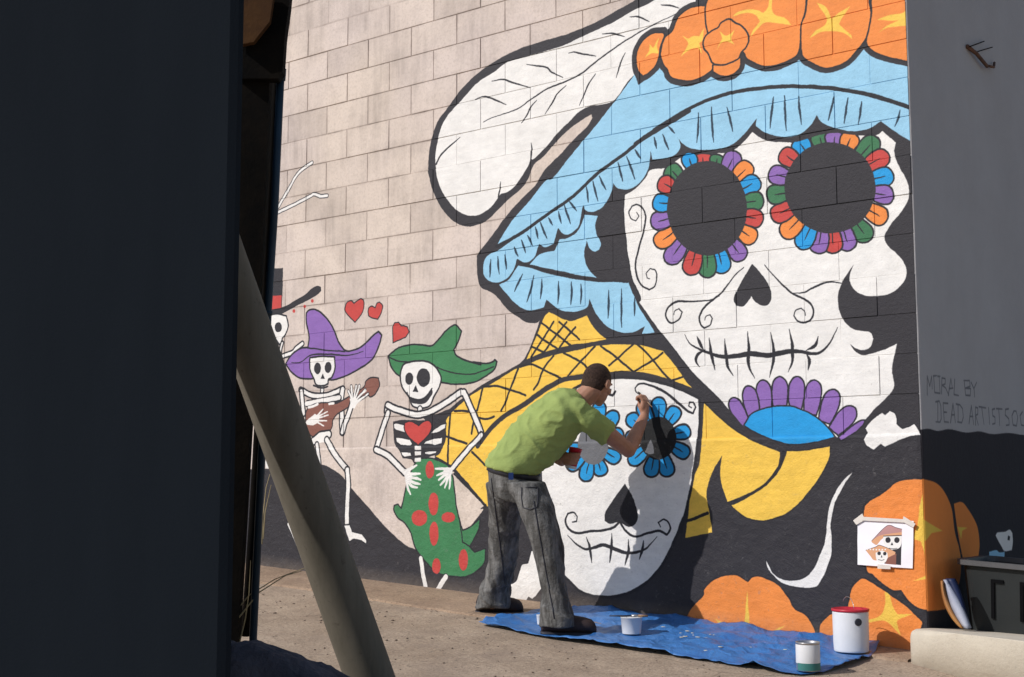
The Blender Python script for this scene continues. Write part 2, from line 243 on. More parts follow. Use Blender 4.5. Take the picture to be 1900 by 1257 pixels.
MURAL = """F,K,0|-5249,946 -4859,943 -4546,960 -4273,968 -4160,933 -4070,888 -3980,806 -3845,702 -3686,573 -3556,483 -3480,438 -3417,419 -3343,424 -3041,553 -2988,545 -2924,572 -2820,671 -2808,702 -2344,958 -1287,1307 255,1245 195,-276 -5351,-850
F,K,1|-1526,3774 -1646,3698 -1768,3665 -1871,3635 -1976,3614 -2136,3594 -2322,3589 -2501,3580 -2628,3560 -2709,3539 -2839,3499 -2996,3415 -3106,3320 -3205,3232 -3261,3136 -3292,3025 -3298,2929 -3288,2861 -3227,2709 -3140,2593 -3042,2515 -2946,2483 -2874,2485 -2792,2507 -2653,2595 -2584,2636 -2494,2687 -2448,2748 -2409,2815 -2337,2849 -2260,2913 -2195,2960 -2109,3008 -2034,3039 -1976,3054 -1951,3034 -1776,3064 -1573,3250 -1000,3648
F,K,0|-1966,3052 -1816,3110 -1673,3235 -1390,3444 -1206,3660 335,3296 251,1140 -1288,1247 -2143,1472 -2487,1594 -2365,1840 -2398,1817 -2475,1827 -2541,1863 -2620,1914 -2677,1972 -2734,2027 -2792,2055 -2839,2077 -2862,2116 -2874,2172 -2876,2274 -2862,2300 -2711,2438 -2619,2527 -2460,2642 -2393,2686 -2327,2766 -2217,2839 -2110,2919 -2014,2983 -1972,3028
F,K,0|-2365,1849 -2420,1730 -2476,1629 -2531,1575 -2689,1512 -2827,1457 -2956,1395 -3063,1340 -3123,1301 -3184,1263 -3199,1191 -3206,1081 -3227,1009 -3117,948 -3052,901 -2796,682 -2345,828 -1296,828 -1267,591 -1232,1305 -1981,1527
F,Y,0|-2305,1875 -2343,1843 -2398,1738 -2478,1598 -2355,1630 -2248,1649 -2142,1664 -1996,1671 -1882,1681 -1944,1727 -1990,1781 -2020,1835 -2067,1822 -2140,1808 -2204,1830 -2257,1856
F,Y,0|-1484,1584 -1647,1630 -1794,1645 -1955,1647 -2121,1627 -2291,1607 -2443,1574 -2599,1528 -2735,1466 -2827,1434 -2920,1393 -2991,1351 -3126,1255 -3133,1134 -3154,1080 -3183,1031 -3220,1009 -3169,992 -3117,967 -3052,928 -2803,711 -2740,730 -2373,1147 -2024,1379 -1982,1425 -1836,1488 -1698,1475 -1563,1442 -1440,1404 -1321,1349 -1289,1349 -1338,1402 -1418,1504 -1489,1584
S,K,32.1,32.1,32.1|-1220,1305 -1339,1363 -1502,1423 -1692,1464 -1911,1471 -2091,1466 -2195,1457 -2324,1411 -2492,1323 -2615,1269 -2714,1214 -2803,1139 -2866,1071
S,N,13.1,13.1,13.1|-2365,1816 -2205,1707 -2142,1660
S,N,13.0,13.0,13.0|-2225,1812 -2079,1694
S,N,13.3,13.3,13.3|-2398,1746 -2344,1708 -2242,1649
S,N,13.4,13.4,13.4|-2437,1674 -2344,1629
S,N,13.3,13.3,13.3|-2268,1815 -2355,1708 -2443,1609
S,N,13.2,13.2,13.2|-2172,1804 -2279,1703 -2355,1621
S,N,13.0,13.0,13.0|-2104,1769 -2194,1689 -2242,1632
S,N,12.4,12.4,12.4|-1695,1639 -1805,1563 -1866,1524
S,N,12.5,12.5,12.5|-1925,1646 -1805,1563 -1698,1480
S,N,12.1,12.1,12.1|-1666,1637 -1561,1540 -1505,1472 -1440,1412
S,N,12.1,12.1,12.1|-1494,1577 -1561,1540 -1688,1482
S,N,11.8,11.8,11.8|-1365,1432 -1450,1412
S,N,12.8,12.8,12.8|-1966,1644 -2069,1561 -2164,1481
S,N,12.9,12.9,12.9|-2195,1620 -2069,1557 -2018,1516
S,N,13.3,13.3,13.3|-2269,1607 -2345,1534 -2389,1449 -2422,1407
S,N,13.3,13.3,13.3|-2531,1553 -2443,1565 -2345,1525 -2217,1467
S,N,13.6,13.6,13.6|-2543,1544 -2610,1416 -2644,1337 -2678,1286
S,N,13.7,13.7,13.7|-2827,1443 -2712,1442 -2610,1416 -2488,1375
S,N,14.0,14.0,14.0|-2827,1434 -2850,1354 -2873,1292
S,N,14.1,14.1,14.1|-3062,1299 -2979,1296 -2885,1284
S,N,14.0,14.0,14.0|-2885,1293 -2908,1204 -2920,1150
S,N,13.9,13.9,13.9|-2897,1257 -2804,1237 -2735,1252
S,N,15.1,15.1,15.1|-3097,1288 -3111,1134 -3114,964
S,N,15.0,15.0,15.0|-3140,1140 -3053,1116 -2959,1087
S,N,14.7,14.7,14.7|-2910,1032 -2860,994 -2805,950
S,N,15.2,15.2,15.2|-3220,998 -3168,984 -3117,959
S,N,14.9,14.9,14.9|-3052,909 -3002,871 -2945,831
S,N,15.5,15.5,15.5|-3060,896 -2930,798 -2796,696
F,W,1|-1479,3668 -1567,3650 -1667,3633 -1769,3603 -1893,3578 -2029,3554 -2169,3529 -2300,3520 -2456,3516 -2616,3511 -2733,3468 -2875,3421 -3008,3331 -3118,3256 -3180,3180 -3217,3090 -3235,2997 -3228,2900 -3203,2806 -3153,2718 -3079,2632 -2994,2575 -2898,2547 -2827,2558 -2757,2590 -2705,2638 -2676,2662 -2618,2668 -2567,2697 -2504,2756 -2454,2817 -2437,2855 -2415,2847 -2337,2893 -2238,2976 -2130,3047 -2066,3089 -1981,3109 -1816,3110 -1673,3235 -1475,3299 -1281,3445 -1230,3653
S,N,4.5,10.4,4.5|-2821,3152 -2733,3170 -2548,3188 -2413,3241 -2302,3275 -2160,3298 -2053,3322 -1926,3381 -1771,3446 -1569,3507 -1374,3546
S,N,4.1,9.6,4.1|-1474,3626 -1412,3608 -1350,3574
S,N,4.2,9.9,4.2|-1688,3599 -1628,3585 -1554,3543
S,N,4.3,10.1,4.3|-1888,3539 -1811,3525 -1730,3488
S,N,4.4,10.4,4.4|-2142,3471 -2094,3467 -2020,3440 -1938,3412
S,N,4.6,10.6,4.6|-2468,3463 -2323,3420 -2268,3373 -2187,3327
S,N,4.7,11.0,4.7|-2750,3411 -2651,3401 -2548,3354 -2440,3310
S,N,4.8,11.2,4.8|-2893,3315 -2815,3320 -2733,3286 -2634,3234
S,N,4.6,10.8,4.6|-2390,3219 -2435,3182 -2469,3133 -2512,3096
S,N,4.5,10.5,4.5|-2160,3271 -2225,3234 -2269,3179 -2325,3117
S,N,4.4,10.3,4.4|-1943,3301 -1990,3252 -2022,3196 -2063,3128
S,N,4.3,10.0,4.3|-1726,3389 -1762,3331 -1789,3249
S,N,4.1,12.4,12.4|-3019,3086 -3117,3036 -3191,2990 -3228,2938
S,N,3.8,11.5,11.5|-2436,2954 -2428,2908 -2437,2846
S,N,3.9,11.7,11.7|-2679,2740 -2685,2700 -2699,2647
F,L,0|-1673,3231 -1806,3104 -1930,2995 -2014,2921 -2110,2840 -2262,2708 -2327,2695 -2460,2579 -2596,2470 -2716,2329 -2528,2389 -2307,2487 -2113,2576 -1934,2691 -1759,2768 -1579,2859 -1424,2917 -1290,2961 -1663,2828 -1511,2896 -1362,2954 -1217,2992 -1036,3013 -860,3010 -672,2987 -489,2946 -339,2904 -177,2840 37,2733 48,3058 -1284,3294 -1576,3354
F,L,0|37,2733 -177,2833 -340,2897 -490,2940 -672,2981 -860,3003 -1036,3006 -1217,2983 -1362,2945 -1511,2887 -1663,2818 -1290,2952 -1424,2908 -1580,2850 -1760,2759 -1934,2682 -2113,2567 -2307,2478 -2528,2380 -2688,2306 -2780,2282 -2819,2240 -2821,2167 -2780,2117 -2711,2097 -2642,2113 -2580,2161 -2556,2221 -2546,2229 -2484,2203 -2418,2225 -2381,2292 -2373,2307 -2330,2280 -2264,2296 -2232,2382 -2223,2381 -2189,2349 -2136,2343 -2072,2388 -2045,2493 -2037,2501 -2017,2468 -1957,2454 -1885,2485 -1833,2564 -1822,2610 -1815,2600 -1782,2570 -1712,2558 -1643,2580 -1580,2649 -1564,2708 -1558,2763 -1544,2710 -1485,2706 -1404,2709 -1369,2729 -1355,2762 -1366,2805 -1335,2768 -1284,2735 -1201,2711 -1118,2704 -1036,2711 -971,2744 -911,2793 -866,2840 -873,2796 -800,2741 -698,2705 -605,2709 -540,2750 -507,2794 -477,2747 -390,2699 -303,2671 -217,2674 -152,2700 -99,2650 -50,2609 30,2547
S,N,21.7,21.7,21.7|-2711,2329 -2528,2385 -2307,2483 -2113,2572 -1934,2686 -1760,2764 -1580,2854 -1424,2913 -1290,2956 -1663,2823 -1511,2892 -1362,2949 -1217,2988 -1036,3011 -860,3007 -672,2984 -489,2943 -339,2901 -177,2837 20,2736
F,L,0|-2451,2186 -2385,2235 -2330,2249 -2259,2252 -2216,2317 -2157,2319 -2088,2346 -2040,2418 -2030,2446 -1931,2426 -1951,2373 -1943,2320 -1916,2261 -1929,2222 -1965,2213 -2001,2239 -2019,2286 -2037,2219 -2027,2149 -1992,2094 -1946,2055 -2096,2087 -2266,2134
F,L,0|-2540,2188 -2451,2166 -2255,2098 -1992,2038 -1722,2004 -1691,1930 -1634,1825 -1544,1699 -1631,1695 -1614,1737 -1694,1709 -1793,1719 -1893,1770 -1963,1852 -2001,1932 -2020,1882 -2067,1867 -2129,1863 -2224,1886 -2323,1955 -2343,1909 -2441,1897 -2530,1929 -2609,1993 -2694,2082 -2620,2107
S,N,12.8,12.8,12.8|-2529,2205 -2451,2179 -2255,2111 -1992,2051 -1730,2009
S,D,5.9,16.4,5.9|-2763,2252 -2765,2198 -2769,2139
S,D,5.8,16.3,5.8|-2705,2264 -2702,2210 -2694,2150
S,D,5.8,16.2,5.8|-2648,2267 -2642,2222 -2633,2175
S,D,5.7,16.1,5.7|-2571,2309 -2560,2276 -2540,2245
S,D,5.7,16.0,5.7|-2515,2347 -2497,2305 -2482,2263
S,D,5.7,15.9,5.7|-2465,2371 -2445,2339 -2423,2301
S,D,5.6,15.8,5.6|-2403,2415 -2393,2382 -2382,2341
S,D,5.6,15.7,5.6|-2364,2441 -2342,2389 -2313,2335
S,D,5.6,15.6,5.6|-2301,2460 -2287,2436 -2271,2412
S,D,5.5,15.5,5.5|-2225,2490 -2215,2449 -2204,2413
S,D,5.5,15.4,5.5|-2182,2528 -2161,2469 -2135,2404
S,D,5.5,15.4,5.5|-2145,2545 -2118,2511 -2087,2477
S,D,5.4,15.2,5.4|-2018,2616 -2010,2571 -2003,2518
S,D,5.4,15.1,5.4|-1970,2644 -1953,2581 -1934,2517
S,D,5.4,15.0,5.4|-1922,2667 -1898,2620 -1873,2578
S,D,5.3,14.8,5.3|-1785,2729 -1771,2667 -1754,2613
S,D,5.2,14.7,5.2|-1724,2758 -1696,2690 -1667,2613
S,D,5.2,14.6,5.2|-1664,2787 -1645,2759 -1626,2730
S,D,5.2,14.4,5.2|-1531,2842 -1522,2807 -1515,2772
S,D,5.1,14.3,5.1|-1473,2849 -1454,2800 -1434,2751
S,D,5.1,14.3,5.1|-1432,2889 -1410,2864 -1392,2840
S,D,5.0,14.0,5.0|-1233,2934 -1237,2848 -1247,2762
S,D,4.9,13.8,4.9|-1149,2952 -1145,2852 -1139,2749
S,D,4.9,13.6,4.9|-1050,2934 -1033,2867 -1015,2788
S,D,4.7,13.2,4.7|-762,2941 -773,2859 -785,2769
S,D,4.7,13.0,4.7|-694,2937 -694,2845 -690,2740
S,D,4.6,12.9,4.6|-611,2917 -606,2839 -597,2759
S,D,4.5,12.6,4.5|-409,2876 -423,2815 -441,2754
S,D,4.4,12.4,4.4|-328,2858 -341,2792 -355,2722
S,D,4.4,12.3,4.4|-255,2822 -264,2761 -276,2705
S,D,4.3,12.0,4.3|-48,2740 -59,2701 -80,2659
S,D,5.7,16.0,5.7|-2507,2131 -2541,2077 -2572,2026
S,D,5.6,15.8,5.6|-2418,2114 -2441,2032 -2472,1955
S,D,5.6,15.6,5.6|-2355,2086 -2358,2024 -2370,1964
S,D,5.5,15.4,5.5|-2229,2060 -2229,1995 -2235,1922
S,D,5.4,15.2,5.4|-2133,2047 -2130,1986 -2139,1909
S,D,5.4,15.1,5.4|-2063,2027 -2060,1971 -2066,1907
S,D,5.3,14.7,5.3|-1865,1971 -1863,1886 -1869,1806
S,D,5.2,14.6,5.2|-1773,1971 -1774,1862 -1773,1744
S,D,5.1,14.4,5.1|-1684,1912 -1682,1862 -1683,1804
C,K,59.2,59.2,59.2|-1459,3457 -1534,3468 -1599,3440 -1644,3382 -1652,3317 -1637,3257 -1603,3220 -1559,3233 -1515,3262 -1491,3313 -1479,3377 -1452,3432
C,K,57.5,57.5,57.5|-1180,3554 -1288,3560 -1362,3520 -1400,3454 -1454,3418 -1480,3339 -1467,3271 -1436,3227 -1411,3176 -1317,3135 -1235,3133 -1163,3155 -1132,3186 -1109,3299 -1126,3486
C,K,55.5,55.5,55.5|-1137,3196 -1136,3155 -1083,3120 -1014,3115 -964,3143 -955,3204 -1032,3202
C,K,54.3,54.3,54.3|-1148,3620 -1178,3534 -1168,3403 -1109,3299 -952,3240 -914,3183 -838,3134 -762,3115 -668,3124 -602,3163 -584,3304 -559,3377 -547,3479
C,K,51.2,51.2,51.2|-543,3478 -559,3368 -584,3304 -588,3160 -558,3106 -477,3050 -415,3037 -335,3053 -281,3093 -218,3156 -189,3251 -195,3345 -227,3404
C,K,49.3,49.3,49.3|-184,3394 -189,3251 -219,3139 -186,3082 -103,3031 45,2969 99,3327
F,K,1|-1657,3233 -1636,3174 -1559,3204 -1591,3239
F,O,1|-1459,3457 -1534,3468 -1599,3440 -1644,3382 -1652,3317 -1637,3257 -1603,3220 -1559,3233 -1515,3262 -1491,3313 -1479,3377 -1452,3432
C,N,10.5,10.5,10.5|-1459,3457 -1534,3468 -1599,3440 -1644,3382 -1652,3317 -1637,3257 -1603,3220 -1559,3233 -1515,3262 -1491,3313 -1479,3377 -1452,3432
F,O,1|-1180,3554 -1288,3560 -1362,3520 -1400,3454 -1454,3418 -1480,3339 -1467,3271 -1436,3227 -1411,3176 -1317,3135 -1235,3133 -1163,3155 -1132,3186 -1109,3299 -1126,3486
C,N,10.1,10.1,10.1|-1180,3554 -1288,3560 -1362,3520 -1400,3454 -1454,3418 -1480,3339 -1467,3271 -1436,3227 -1411,3176 -1317,3135 -1235,3133 -1163,3155 -1132,3186 -1109,3299 -1126,3486
F,O,1|-1137,3196 -1136,3155 -1083,3120 -1014,3115 -964,3143 -955,3204 -1032,3202
C,N,9.8,9.8,9.8|-1137,3196 -1136,3155 -1083,3120 -1014,3115 -964,3143 -955,3204 -1032,3202
F,O,1|-1148,3620 -1178,3534 -1168,3403 -1109,3299 -952,3240 -914,3183 -838,3134 -762,3115 -668,3124 -602,3163 -584,3304 -559,3377 -547,3479
C,N,9.6,9.6,9.6|-1148,3620 -1178,3534 -1168,3403 -1109,3299 -952,3240 -914,3183 -838,3134 -762,3115 -668,3124 -602,3163 -584,3304 -559,3377 -547,3479
F,O,1|-543,3478 -559,3368 -584,3304 -588,3160 -558,3106 -477,3050 -415,3037 -335,3053 -281,3093 -218,3156 -189,3251 -195,3345 -227,3404
C,N,9.0,9.0,9.0|-543,3478 -559,3368 -584,3304 -588,3160 -558,3106 -477,3050 -415,3037 -335,3053 -281,3093 -218,3156 -189,3251 -195,3345 -227,3404
F,O,1|-184,3394 -189,3251 -219,3139 -186,3082 -103,3031 45,2969 99,3327
C,N,8.7,8.7,8.7|-184,3394 -189,3251 -219,3139 -186,3082 -103,3031 45,2969 99,3327
F,O,1|-1077,3429 -1026,3441 -987,3410 -939,3374 -906,3311 -917,3259 -952,3231 -972,3199 -1032,3184 -1092,3187 -1137,3209 -1161,3264 -1195,3317 -1184,3370 -1138,3397 -1097,3406
C,N,9.8,9.8,9.8|-1077,3429 -1026,3441 -987,3410 -939,3374 -906,3311 -917,3259 -952,3231 -972,3199 -1032,3184 -1092,3187 -1137,3209 -1161,3264 -1195,3317 -1184,3370 -1138,3397 -1097,3406
F,V,0|-1556,3407 -1530,3378 -1491,3436 -1503,3381 -1493,3337 -1541,3347 -1590,3329 -1557,3364
F,V,0|-1333,3411 -1292,3384 -1261,3391 -1220,3382 -1188,3426 -1200,3355 -1220,3341 -1201,3273 -1231,3316 -1283,3317 -1346,3284 -1303,3340 -1297,3366
F,V,0|-1088,3382 -1053,3351 -1028,3351 -993,3370 -1014,3325 -995,3285 -1039,3312 -1079,3311 -1110,3272 -1089,3313 -1074,3337
F,V,0|-771,3505 -752,3500 -759,3439 -736,3399 -680,3369 -644,3321 -737,3355 -803,3369 -852,3344 -897,3309 -881,3341 -832,3384 -869,3433 -927,3455 -1006,3450 -966,3473 -878,3465 -812,3429 -782,3454
F,V,0|-492,3412 -449,3387 -424,3346 -411,3305 -362,3332 -299,3351 -345,3303 -368,3265 -338,3233 -304,3196 -296,3168 -339,3211 -400,3233 -472,3244 -540,3224 -503,3260 -453,3275 -438,3315
F,V,0|56,3271 15,3272 -20,3247 -87,3254 -155,3244 -88,3224 -38,3213 -97,3201 -149,3171 -89,3187 52,3169
F,W,0|-1744,2526 -1748,2433 -1741,2301 -1727,2161 -1696,2019 -1644,1913 -1655,1882 -1571,1771 -1499,1684 -1418,1589 -1318,1468 -1210,1367 -1132,1294 -1075,1232 -981,1169 -896,1113 -713,1050 -447,1069 -299,1150 -221,1223 -131,1311 -137,1397 -126,1468 -106,1538 -171,1511 -255,1496 -297,1494 -339,1520 -359,1553 -330,1529 -288,1518 -249,1530 -230,1571 -251,1607 -327,1624 -378,1662 -410,1731 -418,1814 -397,1869 -379,1901 -326,1967 -348,1914 -345,1865 -312,1821 -245,1793 -161,1791 -94,1817 -49,1869 -47,1925 -72,1975 -128,2034 -152,2069 -151,2105 -115,2158 -64,2208 -19,2275 -17,2339 -33,2390 -71,2469 -88,2529 -74,2576 -149,2648 -184,2631 -303,2651 -408,2681 -524,2679 -616,2668 -708,2679 -810,2708 -895,2769 -964,2711 -1043,2684 -1143,2681 -1264,2696 -1346,2695 -1451,2651 -1557,2651 -1596,2608 -1667,2553
S,N,8.4,8.4,8.4|-1744,2526 -1748,2433 -1741,2301 -1727,2161 -1696,2019 -1644,1913 -1655,1882 -1571,1771 -1499,1684 -1418,1589 -1318,1468 -1210,1367 -1132,1294 -1075,1232
F,R,1|-1251,2633 -1266,2658 -1271,2676 -1263,2689 -1242,2696 -1213,2697 -1183,2691 -1161,2681 -1152,2667 -1153,2649 -1165,2627
C,N,10.6,10.6,10.6|-1251,2633 -1266,2658 -1271,2676 -1263,2689 -1242,2696 -1213,2697 -1183,2691 -1161,2681 -1152,2667 -1153,2649 -1165,2627
S,N,7.9,7.9,3.3|-1208,2637 -1210,2657 -1211,2671
F,G,1|-1162,2623 -1167,2648 -1165,2665 -1156,2675 -1137,2677 -1113,2672 -1090,2661 -1076,2648 -1072,2634 -1079,2618 -1095,2601
C,N,10.4,10.4,10.4|-1162,2623 -1167,2648 -1165,2665 -1156,2675 -1137,2677 -1113,2672 -1090,2661 -1076,2648 -1072,2634 -1079,2618 -1095,2601
S,N,7.8,7.8,3.3|-1127,2618 -1122,2636 -1119,2649
F,G,1|-1399,2547 -1437,2570 -1461,2592 -1471,2613 -1465,2636 -1446,2655 -1419,2666 -1393,2666 -1371,2653 -1352,2628 -1334,2591
C,N,10.8,10.8,10.8|-1399,2547 -1437,2570 -1461,2592 -1471,2613 -1465,2636 -1446,2655 -1419,2666 -1393,2666 -1371,2653 -1352,2628 -1334,2591
S,N,8.1,8.1,3.4|-1375,2578 -1398,2603 -1416,2622
F,B,1|-1315,2615 -1338,2646 -1350,2671 -1350,2691 -1337,2706 -1315,2715 -1289,2714 -1267,2705 -1253,2687 -1246,2662 -1245,2627
C,N,10.7,10.7,10.7|-1315,2615 -1338,2646 -1350,2671 -1350,2691 -1337,2706 -1315,2715 -1289,2714 -1267,2705 -1253,2687 -1246,2662 -1245,2627
S,N,8.0,8.0,3.3|-1283,2630 -1294,2658 -1301,2679
F,P,1|-1098,2595 -1087,2638 -1072,2666 -1052,2682 -1025,2683 -996,2672 -974,2651 -965,2627 -970,2602 -990,2577 -1025,2550
C,N,10.3,10.3,10.3|-1098,2595 -1087,2638 -1072,2666 -1052,2682 -1025,2683 -996,2672 -974,2651 -965,2627 -970,2602 -990,2577 -1025,2550
S,N,7.7,7.7,3.2|-1055,2582 -1035,2612 -1021,2634
F,O,1|-1037,2545 -1010,2582 -985,2605 -959,2615 -932,2609 -907,2592 -892,2567 -891,2542 -905,2521 -934,2502 -979,2485
C,N,10.2,10.2,10.2|-1037,2545 -1010,2582 -985,2605 -959,2615 -932,2609 -907,2592 -892,2567 -891,2542 -905,2521 -934,2502 -979,2485
S,N,7.7,7.7,3.2|-997,2523 -967,2546 -945,2563
F,B,1|-992,2486 -956,2512 -925,2526 -897,2527 -872,2515 -854,2492 -847,2466 -853,2443 -873,2427 -907,2419 -955,2415
C,N,10.1,10.1,10.1|-992,2486 -956,2512 -925,2526 -897,2527 -872,2515 -854,2492 -847,2466 -853,2443 -873,2427 -907,2419 -955,2415
S,N,7.6,7.6,3.2|-961,2455 -925,2467 -899,2476
F,G,1|-961,2414 -920,2426 -887,2428 -862,2421 -843,2402 -834,2376 -837,2350 -850,2332 -873,2324 -906,2327 -951,2339
C,N,10.1,10.1,10.1|-961,2414 -920,2426 -887,2428 -862,2421 -843,2402 -834,2376 -837,2350 -850,2332 -873,2324 -906,2327 -951,2339
S,N,7.6,7.6,3.2|-944,2376 -907,2376 -880,2376
F,R,1|-950,2338 -905,2335 -873,2327 -851,2313 -840,2290 -840,2264 -853,2242 -873,2229 -898,2230 -930,2243 -969,2267
C,N,10.1,10.1,10.1|-950,2338 -905,2335 -873,2327 -851,2313 -840,2290 -840,2264 -853,2242 -873,2229 -898,2230 -930,2243 -969,2267
S,N,7.6,7.6,3.2|-948,2299 -912,2287 -885,2279
F,O,1|-964,2258 -922,2242 -894,2225 -879,2205 -878,2182 -889,2159 -909,2143 -934,2138 -958,2147 -983,2168 -1010,2202
C,N,10.1,10.1,10.1|-964,2258 -922,2242 -894,2225 -879,2205 -878,2182 -889,2159 -909,2143 -934,2138 -958,2147 -983,2168 -1010,2202
S,N,7.6,7.6,3.2|-977,2223 -947,2202 -926,2186
F,P,1|-1008,2185 -971,2153 -949,2125 -941,2100 -948,2078 -968,2060 -995,2053 -1022,2058 -1043,2076 -1061,2106 -1077,2149
C,N,10.2,10.2,10.2|-1008,2185 -971,2153 -949,2125 -941,2100 -948,2078 -968,2060 -995,2053 -1022,2058 -1043,2076 -1061,2106 -1077,2149
S,N,7.6,7.6,3.2|-1035,2156 -1012,2124 -996,2101
F,B,1|-1084,2135 -1059,2090 -1047,2055 -1048,2027 -1063,2008 -1090,1997 -1120,2000 -1145,2015 -1159,2040 -1166,2077 -1165,2125
C,N,10.3,10.3,10.3|-1084,2135 -1059,2090 -1047,2055 -1048,2027 -1063,2008 -1090,1997 -1120,2000 -1145,2015 -1159,2040 -1166,2077 -1165,2125
S,N,7.7,7.7,3.2|-1121,2117 -1110,2077 -1103,2048
F,G,1|-1152,2122 -1139,2070 -1137,2031 -1146,2003 -1167,1986 -1197,1982 -1226,1992 -1247,2013 -1255,2043 -1251,2082 -1237,2131
C,N,10.4,10.4,10.4|-1152,2122 -1139,2070 -1137,2031 -1146,2003 -1167,1986 -1197,1982 -1226,1992 -1247,2013 -1255,2043 -1251,2082 -1237,2131
S,N,7.8,7.8,3.3|-1194,2112 -1195,2069 -1196,2037
F,R,1|-1225,2132 -1228,2079 -1238,2041 -1255,2015 -1281,2004 -1313,2007 -1339,2024 -1354,2049 -1353,2080 -1337,2116 -1307,2161
C,N,10.5,10.5,10.5|-1225,2132 -1228,2079 -1238,2041 -1255,2015 -1281,2004 -1313,2007 -1339,2024 -1354,2049 -1353,2080 -1337,2116 -1307,2161
S,N,7.9,7.9,3.3|-1271,2132 -1285,2091 -1295,2060
F,P,1|-1315,2178 -1340,2130 -1366,2098 -1394,2080 -1426,2078 -1456,2091 -1475,2115 -1479,2143 -1464,2171 -1433,2200 -1385,2231
C,N,10.7,10.7,10.7|-1315,2178 -1340,2130 -1366,2098 -1394,2080 -1426,2078 -1456,2091 -1475,2115 -1479,2143 -1464,2171 -1433,2200 -1385,2231
S,N,8.0,8.0,3.3|-1360,2193 -1392,2159 -1415,2134
F,O,1|-1375,2238 -1415,2203 -1450,2183 -1483,2175 -1513,2184 -1538,2204 -1548,2232 -1543,2258 -1520,2278 -1481,2294 -1424,2307
C,N,10.8,10.8,10.8|-1375,2238 -1415,2203 -1450,2183 -1483,2175 -1513,2184 -1538,2204 -1548,2232 -1543,2258 -1520,2278 -1481,2294 -1424,2307
S,N,8.1,8.1,3.4|-1413,2266 -1454,2245 -1485,2230
F,P,1|-1416,2312 -1460,2294 -1495,2287 -1524,2292 -1548,2309 -1562,2335 -1563,2363 -1551,2385 -1526,2395 -1489,2396 -1438,2389
C,N,10.9,10.9,10.9|-1416,2312 -1460,2294 -1495,2287 -1524,2292 -1548,2309 -1562,2335 -1563,2363 -1551,2385 -1526,2395 -1489,2396 -1438,2389
S,N,8.1,8.1,3.4|-1441,2349 -1481,2344 -1511,2341
F,B,1|-1436,2394 -1479,2390 -1511,2395 -1533,2408 -1546,2430 -1548,2458 -1538,2483 -1520,2499 -1495,2501 -1464,2491 -1425,2469
C,N,10.9,10.9,10.9|-1436,2394 -1479,2390 -1511,2395 -1533,2408 -1546,2430 -1548,2458 -1538,2483 -1520,2499 -1495,2501 -1464,2491 -1425,2469
S,N,8.1,8.1,3.4|-1442,2434 -1477,2442 -1503,2448
F,R,1|-1428,2487 -1469,2499 -1498,2514 -1513,2533 -1514,2556 -1503,2581 -1482,2599 -1458,2606 -1434,2599 -1409,2579 -1382,2547
C,N,10.9,10.9,10.9|-1428,2487 -1469,2499 -1498,2514 -1513,2533 -1514,2556 -1503,2581 -1482,2599 -1458,2606 -1434,2599 -1409,2579 -1382,2547
S,N,8.1,8.1,3.4|-1415,2523 -1444,2542 -1466,2556
F,K,0|-938,2344 -945,2286 -965,2232 -995,2186 -1036,2149 -1084,2122 -1138,2109 -1194,2108 -1251,2121 -1306,2147 -1355,2185 -1396,2232 -1427,2288 -1445,2348 -1451,2410 -1443,2471 -1423,2526 -1390,2574 -1347,2611 -1297,2637 -1241,2648 -1183,2646 -1127,2631 -1073,2603 -1026,2564 -988,2516 -960,2462 -943,2403
F,B,1|-607,2582 -638,2608 -655,2631 -660,2652 -650,2672 -629,2687 -602,2694 -578,2690 -560,2676 -548,2651 -539,2614
C,N,9.8,9.8,9.8|-607,2582 -638,2608 -655,2631 -660,2652 -650,2672 -629,2687 -602,2694 -578,2690 -560,2676 -548,2651 -539,2614
S,N,7.3,7.3,3.1|-579,2607 -595,2634 -608,2653
F,G,1|-525,2618 -543,2647 -550,2669 -545,2686 -528,2698 -501,2703 -473,2700 -451,2689 -441,2673 -439,2650 -446,2620
C,N,9.6,9.6,9.6|-525,2618 -543,2647 -550,2669 -545,2686 -528,2698 -501,2703 -473,2700 -451,2689 -441,2673 -439,2650 -446,2620
S,N,7.2,7.2,3.0|-487,2627 -492,2653 -495,2671
F,P,1|-456,2621 -465,2651 -466,2672 -456,2686 -435,2691 -408,2688 -381,2677 -363,2663 -357,2646 -362,2626 -378,2603
C,N,9.5,9.5,9.5|-456,2621 -465,2651 -466,2672 -456,2686 -435,2691 -408,2688 -381,2677 -363,2663 -357,2646 -362,2626 -378,2603
S,N,7.2,7.2,3.0|-416,2620 -413,2642 -411,2659
F,O,1|-384,2605 -382,2639 -374,2662 -359,2674 -337,2675 -310,2665 -287,2647 -275,2627 -275,2607 -288,2587 -313,2566
C,N,9.4,9.4,9.4|-384,2605 -382,2639 -374,2662 -359,2674 -337,2675 -310,2665 -287,2647 -275,2627 -275,2607 -288,2587 -313,2566
S,N,7.1,7.1,2.9|-344,2593 -333,2617 -325,2635
F,G,1|-305,2560 -278,2600 -252,2626 -226,2637 -199,2634 -176,2617 -162,2593 -162,2567 -177,2544 -206,2522 -250,2501
C,N,9.3,9.3,9.3|-305,2560 -278,2600 -252,2626 -226,2637 -199,2634 -176,2617 -162,2593 -162,2567 -177,2544 -206,2522 -250,2501
S,N,7.0,7.0,2.9|-267,2539 -237,2566 -214,2585
F,R,1|-255,2509 -220,2537 -189,2552 -162,2555 -138,2544 -120,2522 -113,2496 -119,2472 -139,2456 -172,2445 -219,2439
C,N,9.2,9.2,9.2|-255,2509 -220,2537 -189,2552 -162,2555 -138,2544 -120,2522 -113,2496 -119,2472 -139,2456 -172,2445 -219,2439
S,N,6.9,6.9,2.9|-225,2479 -190,2493 -164,2504
